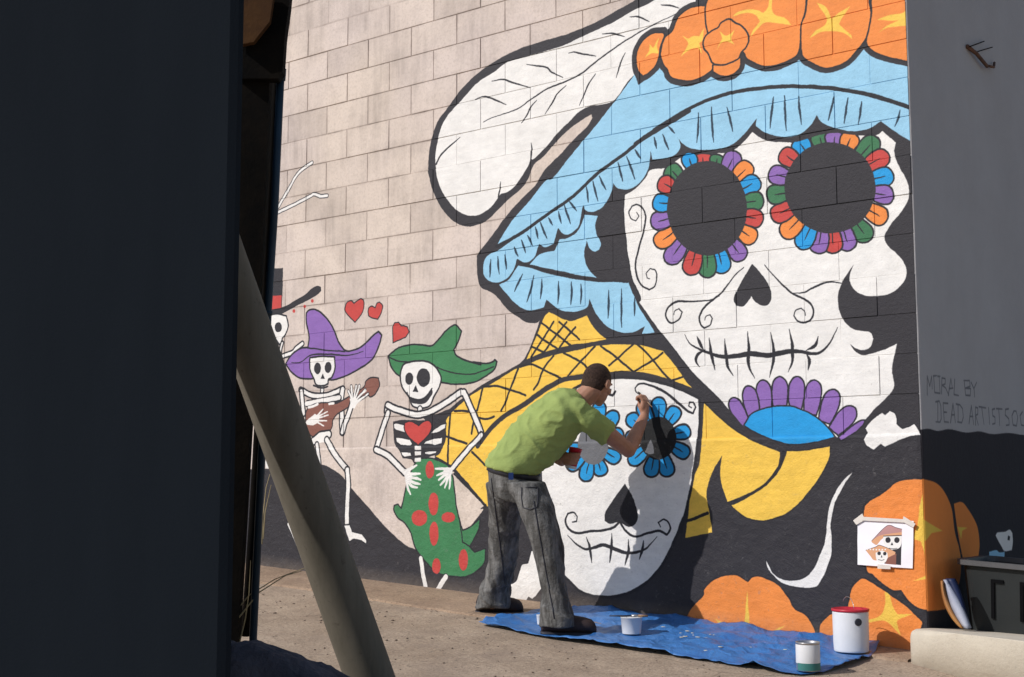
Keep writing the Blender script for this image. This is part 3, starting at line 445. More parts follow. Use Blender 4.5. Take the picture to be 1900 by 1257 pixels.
F,B,1|-218,2438 -178,2452 -146,2456 -121,2450 -103,2432 -93,2407 -94,2382 -107,2362 -129,2354 -162,2355 -205,2364
C,N,9.2,9.2,9.2|-218,2438 -178,2452 -146,2456 -121,2450 -103,2432 -93,2407 -94,2382 -107,2362 -129,2354 -162,2355 -205,2364
S,N,6.9,6.9,2.9|-200,2402 -164,2404 -138,2405
F,P,1|-205,2364 -163,2364 -131,2358 -110,2345 -98,2324 -96,2298 -106,2275 -124,2261 -148,2260 -179,2271 -217,2293
C,N,9.1,9.1,9.1|-205,2364 -163,2364 -131,2358 -110,2345 -98,2324 -96,2298 -106,2275 -124,2261 -148,2260 -179,2271 -217,2293
S,N,6.9,6.9,2.9|-200,2325 -165,2316 -140,2309
F,O,1|-223,2278 -180,2262 -150,2244 -133,2223 -130,2199 -138,2175 -157,2159 -181,2154 -206,2163 -233,2185 -264,2220
C,N,9.2,9.2,9.2|-223,2278 -180,2262 -150,2244 -133,2223 -130,2199 -138,2175 -157,2159 -181,2154 -206,2163 -233,2185 -264,2220
S,N,6.9,6.9,2.9|-233,2242 -201,2220 -178,2203
F,G,1|-278,2208 -242,2175 -220,2147 -212,2122 -218,2099 -236,2081 -261,2074 -286,2079 -307,2097 -325,2128 -341,2172
C,N,9.2,9.2,9.2|-278,2208 -242,2175 -220,2147 -212,2122 -218,2099 -236,2081 -261,2074 -286,2079 -307,2097 -325,2128 -341,2172
S,N,7.0,7.0,2.9|-302,2179 -280,2146 -264,2122
F,P,1|-342,2172 -318,2132 -306,2099 -306,2074 -320,2055 -344,2044 -372,2045 -395,2057 -409,2081 -416,2114 -417,2159
C,N,9.4,9.4,9.4|-342,2172 -318,2132 -306,2099 -306,2074 -320,2055 -344,2044 -372,2045 -395,2057 -409,2081 -416,2114 -417,2159
S,N,7.0,7.0,2.9|-376,2153 -365,2117 -357,2090
F,R,1|-401,2160 -387,2115 -384,2081 -391,2057 -411,2042 -438,2037 -465,2046 -485,2063 -493,2089 -491,2123 -479,2166
C,N,9.5,9.5,9.5|-401,2160 -387,2115 -384,2081 -391,2057 -411,2042 -438,2037 -465,2046 -485,2063 -493,2089 -491,2123 -479,2166
S,N,7.1,7.1,3.0|-439,2151 -439,2113 -438,2085
F,P,1|-460,2162 -459,2114 -466,2079 -480,2056 -503,2046 -531,2048 -557,2062 -572,2085 -573,2113 -561,2146 -537,2187
C,N,9.6,9.6,9.6|-460,2162 -459,2114 -466,2079 -480,2056 -503,2046 -531,2048 -557,2062 -572,2085 -573,2113 -561,2146 -537,2187
S,N,7.2,7.2,3.0|-502,2162 -512,2124 -519,2096
F,B,1|-521,2180 -535,2132 -551,2099 -572,2080 -599,2075 -627,2083 -648,2104 -657,2130 -650,2157 -628,2188 -592,2222
C,N,9.7,9.7,9.7|-521,2180 -535,2132 -551,2099 -572,2080 -599,2075 -627,2083 -648,2104 -657,2130 -650,2157 -628,2188 -592,2222
S,N,7.2,7.2,3.0|-564,2189 -585,2154 -600,2128
F,O,1|-590,2219 -619,2179 -647,2153 -675,2141 -703,2144 -729,2160 -743,2186 -743,2213 -726,2236 -694,2258 -646,2280
C,N,9.8,9.8,9.8|-590,2219 -619,2179 -647,2153 -675,2141 -703,2144 -729,2160 -743,2186 -743,2213 -726,2236 -694,2258 -646,2280
S,N,7.3,7.3,3.0|-629,2241 -662,2214 -686,2194
F,R,1|-646,2278 -684,2252 -717,2237 -746,2235 -772,2248 -791,2271 -797,2299 -790,2323 -767,2338 -731,2348 -681,2351
C,N,9.9,9.9,9.9|-646,2278 -684,2252 -717,2237 -746,2235 -772,2248 -791,2271 -797,2299 -790,2323 -767,2338 -731,2348 -681,2351
S,N,7.4,7.4,3.1|-676,2310 -714,2297 -742,2288
F,G,1|-683,2357 -727,2345 -761,2343 -788,2351 -807,2371 -816,2398 -813,2425 -798,2444 -772,2451 -737,2447 -691,2434
C,N,9.9,9.9,9.9|-683,2357 -727,2345 -761,2343 -788,2351 -807,2371 -816,2398 -813,2425 -798,2444 -772,2451 -737,2447 -691,2434
S,N,7.4,7.4,3.1|-700,2395 -738,2396 -767,2397
F,P,1|-690,2441 -736,2444 -769,2454 -792,2470 -802,2494 -801,2521 -787,2544 -766,2556 -740,2554 -708,2539 -669,2512
C,N,9.9,9.9,9.9|-690,2441 -736,2444 -769,2454 -792,2470 -802,2494 -801,2521 -787,2544 -766,2556 -740,2554 -708,2539 -669,2512
S,N,7.4,7.4,3.1|-692,2481 -728,2494 -755,2504
F,R,1|-661,2526 -700,2544 -726,2562 -740,2583 -739,2607 -726,2629 -704,2645 -679,2648 -657,2638 -634,2616 -611,2580
C,N,9.9,9.9,9.9|-661,2526 -700,2544 -726,2562 -740,2583 -739,2607 -726,2629 -704,2645 -679,2648 -657,2638 -634,2616 -611,2580
S,N,7.4,7.4,3.1|-645,2561 -672,2584 -691,2600
F,K,0|-191,2354 -199,2302 -219,2255 -250,2213 -291,2181 -339,2158 -393,2147 -450,2147 -508,2160 -562,2185 -611,2220 -653,2264 -683,2315 -702,2370 -707,2426 -699,2481 -677,2530 -644,2573 -601,2605 -550,2627 -494,2636 -436,2633 -379,2618 -326,2591 -279,2555 -240,2511 -212,2461 -196,2408
S,K,21.5,21.5,21.5|-1263,2711 -1142,2695 -1043,2688 -964,2722 -895,2779 -810,2717 -707,2689 -615,2681 -506,2695 -408,2691 -303,2663 -209,2656 -149,2667 -67,2600
F,L,0|-866,2840 -873,2796 -800,2741 -698,2705 -605,2709 -540,2750 -507,2794 -477,2747 -390,2699 -303,2671 -217,2674 -152,2700 -99,2650 -97,2707 -750,2873
S,D,4.7,13.2,4.7|-762,2941 -773,2859 -785,2769
S,D,4.7,13.0,4.7|-694,2937 -694,2845 -690,2740
S,D,4.6,12.9,4.6|-611,2917 -606,2839 -597,2759
S,D,4.5,12.6,4.5|-409,2876 -423,2815 -441,2754
S,D,4.4,12.4,4.4|-328,2858 -341,2792 -355,2722
S,D,4.4,12.3,4.4|-255,2822 -264,2761 -276,2705
F,K,1|-913,2026 -962,1966 -1012,1884 -1028,1842 -1014,1810 -975,1805 -936,1838 -924,1858 -899,1822 -852,1795 -819,1805 -802,1848 -821,1909 -867,1974
C,N,5.0,5.0,5.0|-913,2026 -962,1966 -1012,1884 -1028,1842 -1014,1810 -975,1805 -936,1838 -924,1858 -899,1822 -852,1795 -819,1805 -802,1848 -821,1909 -867,1974
S,N,5.1,12.4,5.1|-1658,2412 -1642,2387 -1664,2362 -1696,2380 -1710,2419 -1690,2453 -1652,2456 -1614,2425 -1599,2368 -1617,2287 -1650,2198 -1673,2109 -1663,2034 -1632,1976 -1579,1948 -1542,1968 -1527,2021 -1540,2058 -1572,2071 -1601,2046 -1594,2018 -1578,2012
S,N,4.8,11.6,4.8|-966,2018 -1010,1988 -1060,1940 -1110,1884 -1160,1857 -1220,1814 -1251,1764 -1242,1719 -1218,1699 -1183,1714 -1167,1748 -1181,1771 -1206,1764 -1217,1743
S,N,5.0,11.9,5.0|-1120,1871 -1200,1852 -1300,1856 -1392,1864 -1455,1833 -1471,1790 -1451,1752 -1420,1743 -1378,1765 -1362,1799 -1383,1823 -1408,1812 -1414,1790
S,N,4.5,10.9,4.5|-837,2018 -801,1967 -737,1901 -675,1845 -603,1805 -564,1768 -560,1726 -579,1694 -615,1685 -651,1696 -673,1727 -659,1755 -627,1761 -609,1743 -605,1721
S,N,4.5,10.7,4.5|-670,1846 -611,1847 -556,1868 -493,1885 -449,1887 -397,1874
S,N,3.1,27.8,3.1|-1349,1672 -1315,1618 -1245,1578 -1176,1550 -1108,1531 -1011,1532 -924,1536 -840,1522 -775,1527 -710,1536 -638,1528 -566,1515 -513,1528 -467,1570 -425,1645
S,N,3.2,19.4,3.2|-1269,1655 -1245,1605 -1225,1575
S,N,3.2,19.2,3.2|-1192,1643 -1185,1592 -1176,1530 -1156,1461
S,N,3.2,19.0,3.2|-1094,1628 -1089,1560 -1079,1481 -1042,1423
S,N,3.1,18.7,3.1|-952,1661 -945,1568 -950,1483 -914,1402
S,N,3.1,18.4,3.1|-813,1644 -797,1559 -799,1491 -826,1402
S,N,3.0,18.1,3.0|-702,1657 -686,1577 -689,1485 -713,1425
S,N,3.0,17.8,3.0|-537,1606 -556,1560 -611,1534
S,N,3.0,17.9,3.0|-611,1520 -590,1479 -597,1428
S,N,3.2,19.4,3.2|-1217,1577 -1266,1553 -1278,1519 -1257,1484
S,K,30.4,30.4,30.4|-1210,1341 -1095,1232 -1028,1142 -944,1085 -824,1032 -732,1016 -624,1020 -517,1040 -456,1063
F,P,1|-438,1071 -391,1107 -354,1133 -324,1150 -303,1156 -290,1154 -292,1142 -306,1125 -332,1104 -370,1080 -422,1051
C,N,8.6,8.6,8.6|-438,1071 -391,1107 -354,1133 -324,1150 -303,1156 -290,1154 -292,1142 -306,1125 -332,1104 -370,1080 -422,1051
F,P,1|-489,1124 -455,1174 -424,1209 -395,1228 -367,1233 -343,1224 -332,1202 -335,1175 -353,1147 -387,1116 -438,1080
C,N,8.6,8.6,8.6|-489,1124 -455,1174 -424,1209 -395,1228 -367,1233 -343,1224 -332,1202 -335,1175 -353,1147 -387,1116 -438,1080
F,P,1|-547,1164 -535,1227 -519,1273 -499,1305 -474,1321 -448,1321 -428,1304 -421,1277 -427,1241 -447,1196 -481,1141
C,N,8.7,8.7,8.7|-547,1164 -535,1227 -519,1273 -499,1305 -474,1321 -448,1321 -428,1304 -421,1277 -427,1241 -447,1196 -481,1141
F,P,1|-627,1201 -626,1266 -619,1314 -606,1349 -584,1369 -559,1374 -537,1360 -525,1334 -525,1298 -536,1250 -558,1190
C,N,8.9,8.9,8.9|-627,1201 -626,1266 -619,1314 -606,1349 -584,1369 -559,1374 -537,1360 -525,1334 -525,1298 -536,1250 -558,1190
F,P,1|-711,1218 -716,1283 -714,1333 -704,1370 -685,1392 -660,1398 -638,1387 -623,1361 -620,1324 -627,1275 -644,1212
C,N,9.0,9.0,9.0|-711,1218 -716,1283 -714,1333 -704,1370 -685,1392 -660,1398 -638,1387 -623,1361 -620,1324 -627,1275 -644,1212
F,P,1|-803,1223 -812,1287 -813,1337 -806,1373 -788,1396 -763,1404 -740,1393 -723,1369 -718,1333 -721,1284 -734,1221
C,N,9.1,9.1,9.1|-803,1223 -812,1287 -813,1337 -806,1373 -788,1396 -763,1404 -740,1393 -723,1369 -718,1333 -721,1284 -734,1221
F,P,1|-885,1211 -901,1273 -907,1321 -904,1357 -889,1380 -866,1390 -842,1382 -823,1360 -814,1325 -813,1277 -818,1214
C,N,9.2,9.2,9.2|-885,1211 -901,1273 -907,1321 -904,1357 -889,1380 -866,1390 -842,1382 -823,1360 -814,1325 -813,1277 -818,1214
F,P,1|-951,1175 -976,1237 -989,1286 -991,1323 -979,1350 -958,1362 -933,1357 -911,1336 -897,1300 -888,1251 -885,1187
C,N,9.3,9.3,9.3|-951,1175 -976,1237 -989,1286 -991,1323 -979,1350 -958,1362 -933,1357 -911,1336 -897,1300 -888,1251 -885,1187
F,P,1|-998,1129 -1037,1181 -1063,1224 -1075,1258 -1073,1285 -1058,1301 -1035,1301 -1010,1285 -987,1255 -966,1211 -944,1152
C,N,9.4,9.4,9.4|-998,1129 -1037,1181 -1063,1224 -1075,1258 -1073,1285 -1058,1301 -1035,1301 -1010,1285 -987,1255 -966,1211 -944,1152
F,B,1|-985,1149 -941,1207 -865,1236 -772,1247 -690,1240 -601,1206 -531,1161 -485,1115 -454,1074 -499,1061 -588,1046 -687,1038 -777,1054 -878,1090 -943,1121
C,N,7.8,7.8,7.8|-985,1149 -941,1207 -865,1236 -772,1247 -690,1240 -601,1206 -531,1161 -485,1115 -454,1074 -499,1061 -588,1046 -687,1038 -777,1054 -878,1090 -943,1121
S,K,21.1,21.1,21.1|-1065,1215 -1009,1150 -943,1101 -823,1044 -732,1026 -624,1027 -517,1047 -456,1063
F,W,0|-292,1114 -257,1153 -197,1194 -181,1182 -155,1201 -127,1184 -116,1156 -119,1133 -93,1108 -68,1116 -31,1134 -11,1106 6,1071 -70,1061 -145,1031 -186,1012 -207,1028 -245,1001 -286,1026 -302,1058 -280,1094
C0,N,6.7,6.7,6.7|-292,1114 -257,1153 -197,1194 -181,1182 -155,1201 -127,1184 -116,1156 -119,1133 -93,1108 -68,1116 -31,1134 -11,1106 6,1071 -70,1061 -145,1031 -186,1012 -207,1028 -245,1001 -286,1026 -302,1058 -280,1094
F,W,1|-353,903 -401,868 -455,804 -491,739 -511,659 -522,579 -534,522 -560,465 -598,392 -643,350 -697,332 -769,333 -823,359 -853,407 -871,439 -863,390 -823,343 -769,308 -680,292 -592,296 -556,330 -519,395 -493,467 -485,555 -491,619 -466,723 -457,748 -402,836
C,N,5.8,5.8,5.8|-353,903 -401,868 -455,804 -491,739 -511,659 -522,579 -534,522 -560,465 -598,392 -643,350 -697,332 -769,333 -823,359 -853,407 -871,439 -863,390 -823,343 -769,308 -680,292 -592,296 -556,330 -519,395 -493,467 -485,555 -491,619 -466,723 -457,748 -402,836
F,Y,0|-1232,1284 -1086,1160 -946,1074 -771,1005 -775,962 -799,902 -858,836 -952,787 -1095,734 -1133,842 -1135,910 -1120,987 -1178,910 -1211,828 -1222,774 -1207,680 -1189,569 -1364,532 -1313,828 -1259,977
S,N,9.3,9.3,9.3|-1232,1284 -1086,1160 -946,1074 -771,1005
F,Y,0|-733,1009 -642,1008 -553,1019 -483,1030 -489,965 -522,901 -567,836 -631,763 -705,697 -787,655 -889,633 -982,652 -1039,685 -1076,718 -999,748 -904,803 -819,861 -771,919 -743,977
C0,N,7.5,7.5,7.5|-733,1009 -642,1008 -553,1019 -483,1030 -489,965 -522,901 -567,836 -631,763 -705,697 -787,655 -889,633 -982,652 -1039,685 -1076,718 -999,748 -904,803 -819,861 -771,919 -743,977
S,N,15.2,15.2,15.2|-751,1002 -761,952 -800,894 -857,832 -951,778 -1037,744 -1095,725
F,K,0|-1120,987 -1178,910 -1211,828 -1222,774 -1207,680 -1189,569 -1099,565 -1030,682 -1095,734 -1133,842 -1135,910
S,N,17.5,17.5,17.5|-1353,629 -1293,645 -1218,672
F,W,1|-2343,1186 -2220,1339 -2021,1433 -1822,1450 -1692,1442 -1586,1425 -1420,1378 -1260,1307 -1260,1172 -1284,999 -1317,826 -1352,696 -1389,566 -1359,672 -1422,541 -1496,409 -1590,302 -1717,224 -1846,187 -1955,183 -2066,200 -2156,260 -2235,330 -2286,507 -2365,828
C,N,16.9,16.9,16.9|-2343,1186 -2220,1339 -2021,1433 -1822,1450 -1692,1442 -1586,1425 -1420,1378 -1260,1307 -1260,1172 -1284,999 -1317,826 -1352,696 -1389,566 -1359,672 -1422,541 -1496,409 -1590,302 -1717,224 -1846,187 -1955,183 -2066,200 -2156,260 -2235,330 -2286,507 -2365,828
F,Z,0|-1877,1017 -1880,997 -1888,978 -1901,962 -1917,948 -1937,937 -1960,931 -1983,929 -2007,931 -2029,938 -2050,949 -2066,963 -2079,981 -2087,1000 -2089,1020 -2087,1040 -2078,1059 -2065,1076 -2048,1090 -2028,1100 -2005,1107 -1981,1108 -1958,1106 -1936,1098 -1916,1087 -1899,1073 -1887,1056 -1880,1037
F,B,1|-1997,1172 -1998,1227 -1992,1269 -1978,1298 -1956,1315 -1929,1318 -1905,1306 -1891,1283 -1891,1252 -1902,1211 -1924,1160
C,N,12.6,12.6,12.6|-1997,1172 -1998,1227 -1992,1269 -1978,1298 -1956,1315 -1929,1318 -1905,1306 -1891,1283 -1891,1252 -1902,1211 -1924,1160
S,N,8.4,8.4,3.5|-1958,1181 -1948,1227 -1941,1260
F,B,1|-1945,1158 -1918,1203 -1893,1235 -1867,1254 -1839,1259 -1814,1252 -1799,1233 -1797,1209 -1812,1184 -1841,1154 -1885,1121
C,N,12.4,12.4,12.4|-1945,1158 -1918,1203 -1893,1235 -1867,1254 -1839,1259 -1814,1252 -1799,1233 -1797,1209 -1812,1184 -1841,1154 -1885,1121
S,N,8.3,8.3,3.5|-1905,1150 -1874,1184 -1852,1209
F,B,1|-1903,1122 -1865,1145 -1834,1157 -1807,1159 -1785,1150 -1770,1132 -1767,1111 -1775,1092 -1796,1079 -1829,1071 -1876,1066
C,N,12.4,12.4,12.4|-1903,1122 -1865,1145 -1834,1157 -1807,1159 -1785,1150 -1770,1132 -1767,1111 -1775,1092 -1796,1079 -1829,1071 -1876,1066
S,N,8.3,8.3,3.4|-1877,1098 -1841,1109 -1815,1118
F,B,1|-1875,1044 -1834,1033 -1805,1021 -1789,1005 -1786,986 -1794,966 -1812,951 -1835,945 -1859,951 -1885,966 -1914,993
C,N,12.4,12.4,12.4|-1875,1044 -1834,1033 -1805,1021 -1789,1005 -1786,986 -1794,966 -1812,951 -1835,945 -1859,951 -1885,966 -1914,993
S,N,8.3,8.3,3.4|-1884,1013 -1854,997 -1832,986
F,B,1|-1912,975 -1891,947 -1880,925 -1881,906 -1895,891 -1917,881 -1943,879 -1965,886 -1978,902 -1984,925 -1983,958
C,N,12.5,12.5,12.5|-1912,975 -1891,947 -1880,925 -1881,906 -1895,891 -1917,881 -1943,879 -1965,886 -1978,902 -1984,925 -1983,958
S,N,8.3,8.3,3.5|-1945,958 -1935,932 -1929,913
F,B,1|-1975,957 -1976,914 -1983,882 -1997,860 -2019,848 -2046,847 -2069,857 -2083,876 -2083,901 -2071,933 -2047,972
C,N,12.6,12.6,12.6|-1975,957 -1976,914 -1983,882 -1997,860 -2019,848 -2046,847 -2069,857 -2083,876 -2083,901 -2071,933 -2047,972
S,N,8.4,8.4,3.5|-2015,953 -2025,917 -2033,891
F,B,1|-2034,980 -2062,944 -2088,920 -2114,908 -2141,908 -2165,919 -2178,939 -2178,960 -2162,981 -2132,1002 -2087,1024
C,N,12.8,12.8,12.8|-2034,980 -2062,944 -2088,920 -2114,908 -2141,908 -2165,919 -2178,939 -2178,960 -2162,981 -2132,1002 -2087,1024
S,N,8.5,8.5,3.5|-2071,994 -2102,969 -2125,951
F,B,1|-2070,1016 -2113,998 -2147,990 -2175,990 -2197,1002 -2210,1022 -2210,1044 -2197,1062 -2172,1073 -2136,1077 -2088,1076
C,N,12.8,12.8,12.8|-2070,1016 -2113,998 -2147,990 -2175,990 -2197,1002 -2210,1022 -2210,1044 -2197,1062 -2172,1073 -2136,1077 -2088,1076
S,N,8.5,8.5,3.6|-2092,1044 -2131,1037 -2160,1031
F,B,1|-1566,1204 -1576,1247 -1577,1280 -1569,1304 -1550,1319 -1525,1324 -1500,1316 -1483,1299 -1477,1275 -1481,1242 -1494,1201
C,N,12.0,12.0,12.0|-1566,1204 -1576,1247 -1577,1280 -1569,1304 -1550,1319 -1525,1324 -1500,1316 -1483,1299 -1477,1275 -1481,1242 -1494,1201
S,N,8.0,8.0,3.3|-1529,1214 -1528,1251 -1527,1277
F,B,1|-1496,1196 -1483,1231 -1468,1254 -1449,1268 -1426,1270 -1402,1262 -1385,1246 -1378,1227 -1385,1207 -1405,1185 -1437,1161
C,N,11.8,11.8,11.8|-1496,1196 -1483,1231 -1468,1254 -1449,1268 -1426,1270 -1402,1262 -1385,1246 -1378,1227 -1385,1207 -1405,1185 -1437,1161
S,N,7.9,7.9,3.3|-1460,1187 -1441,1212 -1426,1230
F,B,1|-1434,1141 -1400,1158 -1372,1165 -1349,1163 -1332,1151 -1321,1132 -1321,1110 -1330,1093 -1350,1083 -1379,1080 -1418,1082
C,N,11.7,11.7,11.7|-1434,1141 -1400,1158 -1372,1165 -1349,1163 -1332,1151 -1321,1132 -1321,1110 -1330,1093 -1350,1083 -1379,1080 -1418,1082
S,N,7.8,7.8,3.3|-1415,1114 -1384,1120 -1361,1124
F,B,1|-1417,1069 -1376,1060 -1346,1048 -1329,1033 -1324,1013 -1331,993 -1348,977 -1370,970 -1394,975 -1421,991 -1452,1017
C,N,11.7,11.7,11.7|-1417,1069 -1376,1060 -1346,1048 -1329,1033 -1324,1013 -1331,993 -1348,977 -1370,970 -1394,975 -1421,991 -1452,1017
S,N,7.8,7.8,3.3|-1424,1038 -1393,1023 -1370,1012
F,B,1|-1465,994 -1442,957 -1429,928 -1429,904 -1441,886 -1463,874 -1489,874 -1511,884 -1525,905 -1532,936 -1534,978
C,N,11.8,11.8,11.8|-1465,994 -1442,957 -1429,928 -1429,904 -1441,886 -1463,874 -1489,874 -1511,884 -1525,905 -1532,936 -1534,978
S,N,7.9,7.9,3.3|-1496,975 -1485,941 -1477,917
F,B,1|-1526,977 -1525,936 -1530,906 -1542,885 -1564,874 -1590,872 -1613,882 -1627,900 -1628,923 -1618,953 -1597,990
C,N,12.0,12.0,12.0|-1526,977 -1525,936 -1530,906 -1542,885 -1564,874 -1590,872 -1613,882 -1627,900 -1628,923 -1618,953 -1597,990
S,N,8.0,8.0,3.3|-1564,972 -1573,939 -1579,915
F,B,1|-1599,1002 -1629,967 -1655,945 -1681,934 -1707,935 -1729,947 -1741,967 -1739,989 -1723,1009 -1692,1029 -1648,1048
C,N,12.1,12.1,12.1|-1599,1002 -1629,967 -1655,945 -1681,934 -1707,935 -1729,947 -1741,967 -1739,989 -1723,1009 -1692,1029 -1648,1048
S,N,8.1,8.1,3.4|-1634,1017 -1666,994 -1689,977
F,B,1|-1646,1063 -1685,1054 -1715,1052 -1737,1058 -1751,1074 -1756,1096 -1751,1118 -1736,1133 -1713,1138 -1684,1135 -1645,1124
C,N,12.2,12.2,12.2|-1646,1063 -1685,1054 -1715,1052 -1737,1058 -1751,1074 -1756,1096 -1751,1118 -1736,1133 -1713,1138 -1684,1135 -1645,1124
S,N,8.1,8.1,3.4|-1657,1094 -1690,1095 -1714,1095
F,B,1|-1650,1128 -1696,1146 -1728,1164 -1747,1184 -1750,1206 -1741,1227 -1719,1240 -1693,1242 -1667,1232 -1638,1210 -1606,1177
C,N,12.2,12.2,12.2|-1650,1128 -1696,1146 -1728,1164 -1747,1184 -1750,1206 -1741,1227 -1719,1240 -1693,1242 -1667,1232 -1638,1210 -1606,1177
S,N,8.1,8.1,3.4|-1639,1160 -1673,1182 -1697,1198
F,B,1|-1622,1176 -1654,1211 -1674,1240 -1680,1265 -1672,1286 -1652,1300 -1626,1303 -1601,1295 -1582,1275 -1568,1244 -1556,1201
C,N,12.1,12.1,12.1|-1622,1176 -1654,1211 -1674,1240 -1680,1265 -1672,1286 -1652,1300 -1626,1303 -1601,1295 -1582,1275 -1568,1244 -1556,1201
S,N,8.1,8.1,3.4|-1595,1200 -1614,1233 -1628,1258
F,Z,0|-1873,1062 -1876,1036 -1885,1011 -1898,989 -1915,970 -1936,956 -1959,948 -1983,945 -2008,948 -2031,957 -2052,972 -2069,991 -2082,1014 -2090,1040 -2092,1066 -2089,1093 -2081,1118 -2067,1141 -2050,1159 -2029,1173 -2005,1181 -1981,1184 -1956,1180 -1933,1171 -1913,1156 -1896,1137 -1883,1114 -1876,1089
F,J,0|-1414,1088 -1418,1062 -1427,1037 -1441,1014 -1461,995 -1484,981 -1509,973 -1536,970 -1563,973 -1588,983 -1611,997 -1630,1017 -1644,1040 -1653,1066 -1656,1094 -1652,1121 -1643,1147 -1628,1170 -1608,1188 -1585,1202 -1559,1210 -1532,1213 -1505,1209 -1480,1199 -1457,1184 -1439,1164 -1425,1141 -1417,1115
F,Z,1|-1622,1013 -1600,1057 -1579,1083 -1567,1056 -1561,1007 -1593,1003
S,N,6.6,15.2,6.6|-1656,1345 -1677,1360 -1685,1383 -1661,1404 -1618,1404 -1545,1381 -1462,1337 -1391,1281 -1341,1240 -1303,1225 -1286,1258 -1300,1286 -1325,1287 -1331,1266 -1313,1256
S,N,13.9,13.9,13.9|-1823,1371 -1840,1348 -1865,1356 -1856,1381
F,N,1|-1760,837 -1809,781 -1864,718 -1901,664 -1904,619 -1866,604 -1811,614 -1779,603 -1737,588 -1694,603 -1675,649 -1692,720 -1723,782
S,N,7.0,14.0,14.0|-2136,607 -2107,613 -2101,640 -2129,664 -2169,658 -2187,616 -2164,570 -2096,544 -2007,557 -1907,566 -1841,585 -1800,615
S,N,13.2,13.2,6.6|-1798,613 -1755,560 -1692,535 -1607,555 -1534,569 -1483,549 -1460,584 -1472,618 -1502,635 -1539,617 -1524,591
S,N,3.4,20.5,3.4|-2170,533 -2120,489 -2052,454 -1996,460 -1919,481 -1843,460 -1757,441 -1672,448 -1609,476 -1548,537
S,N,3.5,17.3,5.2|-2035,523 -2013,464 -1997,375
S,N,3.4,17.0,5.1|-1858,549 -1859,469 -1871,384
S,N,3.4,16.8,5.0|-1740,516 -1741,454 -1769,369
S,N,3.3,16.6,5.0|-1639,512 -1645,466 -1667,406
F,W,0|-2445,434 -2469,358 -2523,342 -2554,261 -2578,237 -2614,221 -2621,127 -2518,123 -2494,110 -2464,153 -2435,141 -2393,175 -2340,270 -2386,436
C0,N,8.8,8.8,8.8|-2445,434 -2469,358 -2523,342 -2554,261 -2578,237 -2614,221 -2621,127 -2518,123 -2494,110 -2464,153 -2435,141 -2393,175 -2340,270 -2386,436
F,O,0|-1382,-61 -1363,63 -1358,116 -1309,178 -1257,224 -1253,253 -1205,305 -1120,338 -1044,344 -980,312 -947,339 -876,336 -798,303 -738,236 -708,182 -647,157 -609,105 -590,45 -588,-86 -1384,-149
C0,N,7.9,7.9,7.9|-1382,-61 -1363,63 -1358,116 -1309,178 -1257,224 -1253,253 -1205,305 -1120,338 -1044,344 -980,312 -947,339 -876,336 -798,303 -738,236 -708,182 -647,157 -609,105 -590,45 -588,-86 -1384,-149
F,V,0|-984,266 -979,179 -975,97 -969,-34 -1027,-38 -1007,79 -996,162
F,V,0|-761,96 -803,75 -839,57 -924,-14 -821,46
F,V,0|-1109,76 -1072,50 -1026,-21 -1092,24 -1186,101 -1224,115
F,O,0|-316,357 -358,338 -393,297 -408,234 -422,186 -508,165 -562,119 -574,82 -575,-37 -481,-69 -101,-39 -67,32 -19,152 -30,170 -100,227 -218,305
C0,N,7.8,7.8,7.8|-316,357 -358,338 -393,297 -408,234 -422,186 -508,165 -562,119 -574,82 -575,-37 -481,-69 -101,-39 -67,32 -19,152 -30,170 -100,227 -218,305
F,V,0|-212,293 -187,280 -171,223 -148,188 -69,191 -138,164 -151,140 -135,82 -180,127 -224,151 -302,136 -302,150 -239,175 -213,229
F,O,0|-314,677 -287,741 -202,788 -139,839 -69,858 22,854 120,843 97,238 11,212 -60,228 -98,258 -128,301 -170,300 -218,329 -274,373 -310,414
C0,N,9.6,9.6,9.6|-314,677 -287,741 -202,788 -139,839 -69,858 22,854 120,843 97,238 11,212 -60,228 -98,258 -128,301 -170,300 -218,329 -274,373 -310,414
F,V,0|120,843 11,812 -14,727 -28,635 -47,589 -48,558 -16,547 -2,498 3,430 103,388
F,V,0|103,388 17,388 -67,351 24,370 102,369
F,R,0|-4057,2066 -4065,2031 -4039,1999 -3964,1939 -3899,1999 -3879,2051 -3887,2087 -3916,2099 -3949,2087 -3978,2074 -4007,2095 -4041,2089
C0,N,8.0,8.0,8.0|-4057,2066 -4065,2031 -4039,1999 -3964,1939 -3899,1999 -3879,2051 -3887,2087 -3916,2099 -3949,2087 -3978,2074 -4007,2095 -4041,2089
F,R,0|-3842,2013 -3834,2030 -3809,2039 -3777,2025 -3761,2053 -3737,2061 -3709,2037 -3706,2013 -3724,1974 -3748,1943 -3825,1967 -3841,1989
C0,N,7.8,7.8,7.8|-3842,2013 -3834,2030 -3809,2039 -3777,2025 -3761,2053 -3737,2061 -3709,2037 -3706,2013 -3724,1974 -3748,1943 -3825,1967 -3841,1989
F,R,0|-3609,1889 -3607,1774 -3492,1804 -3460,1840 -3473,1869 -3511,1882 -3531,1883 -3557,1909 -3593,1909
C0,N,7.6,7.6,7.6|-3609,1889 -3607,1774 -3492,1804 -3460,1840 -3473,1869 -3511,1882 -3531,1883 -3557,1909 -3593,1909
S,N,32.4,32.4,32.4|-4768,2846 -4661,2965 -4581,3055 -4510,3095 -4417,3128
S,W,20.0,20.0,20.0|-4768,2846 -4661,2965 -4581,3055 -4510,3095 -4417,3128
S,N,32.0,32.0,32.0|-4768,2810 -4622,2839 -4434,2883 -4390,2896 -4319,2871 -4254,2865
S,W,19.7,19.7,19.7|-4768,2810 -4622,2839 -4434,2883 -4390,2896 -4319,2871 -4254,2865
F,K,0|-4888,2409 -4707,2390 -4709,2303 -4714,2190 -4883,2205
S,N,7.6,7.6,7.6|-4707,2390 -4709,2303 -4714,2102
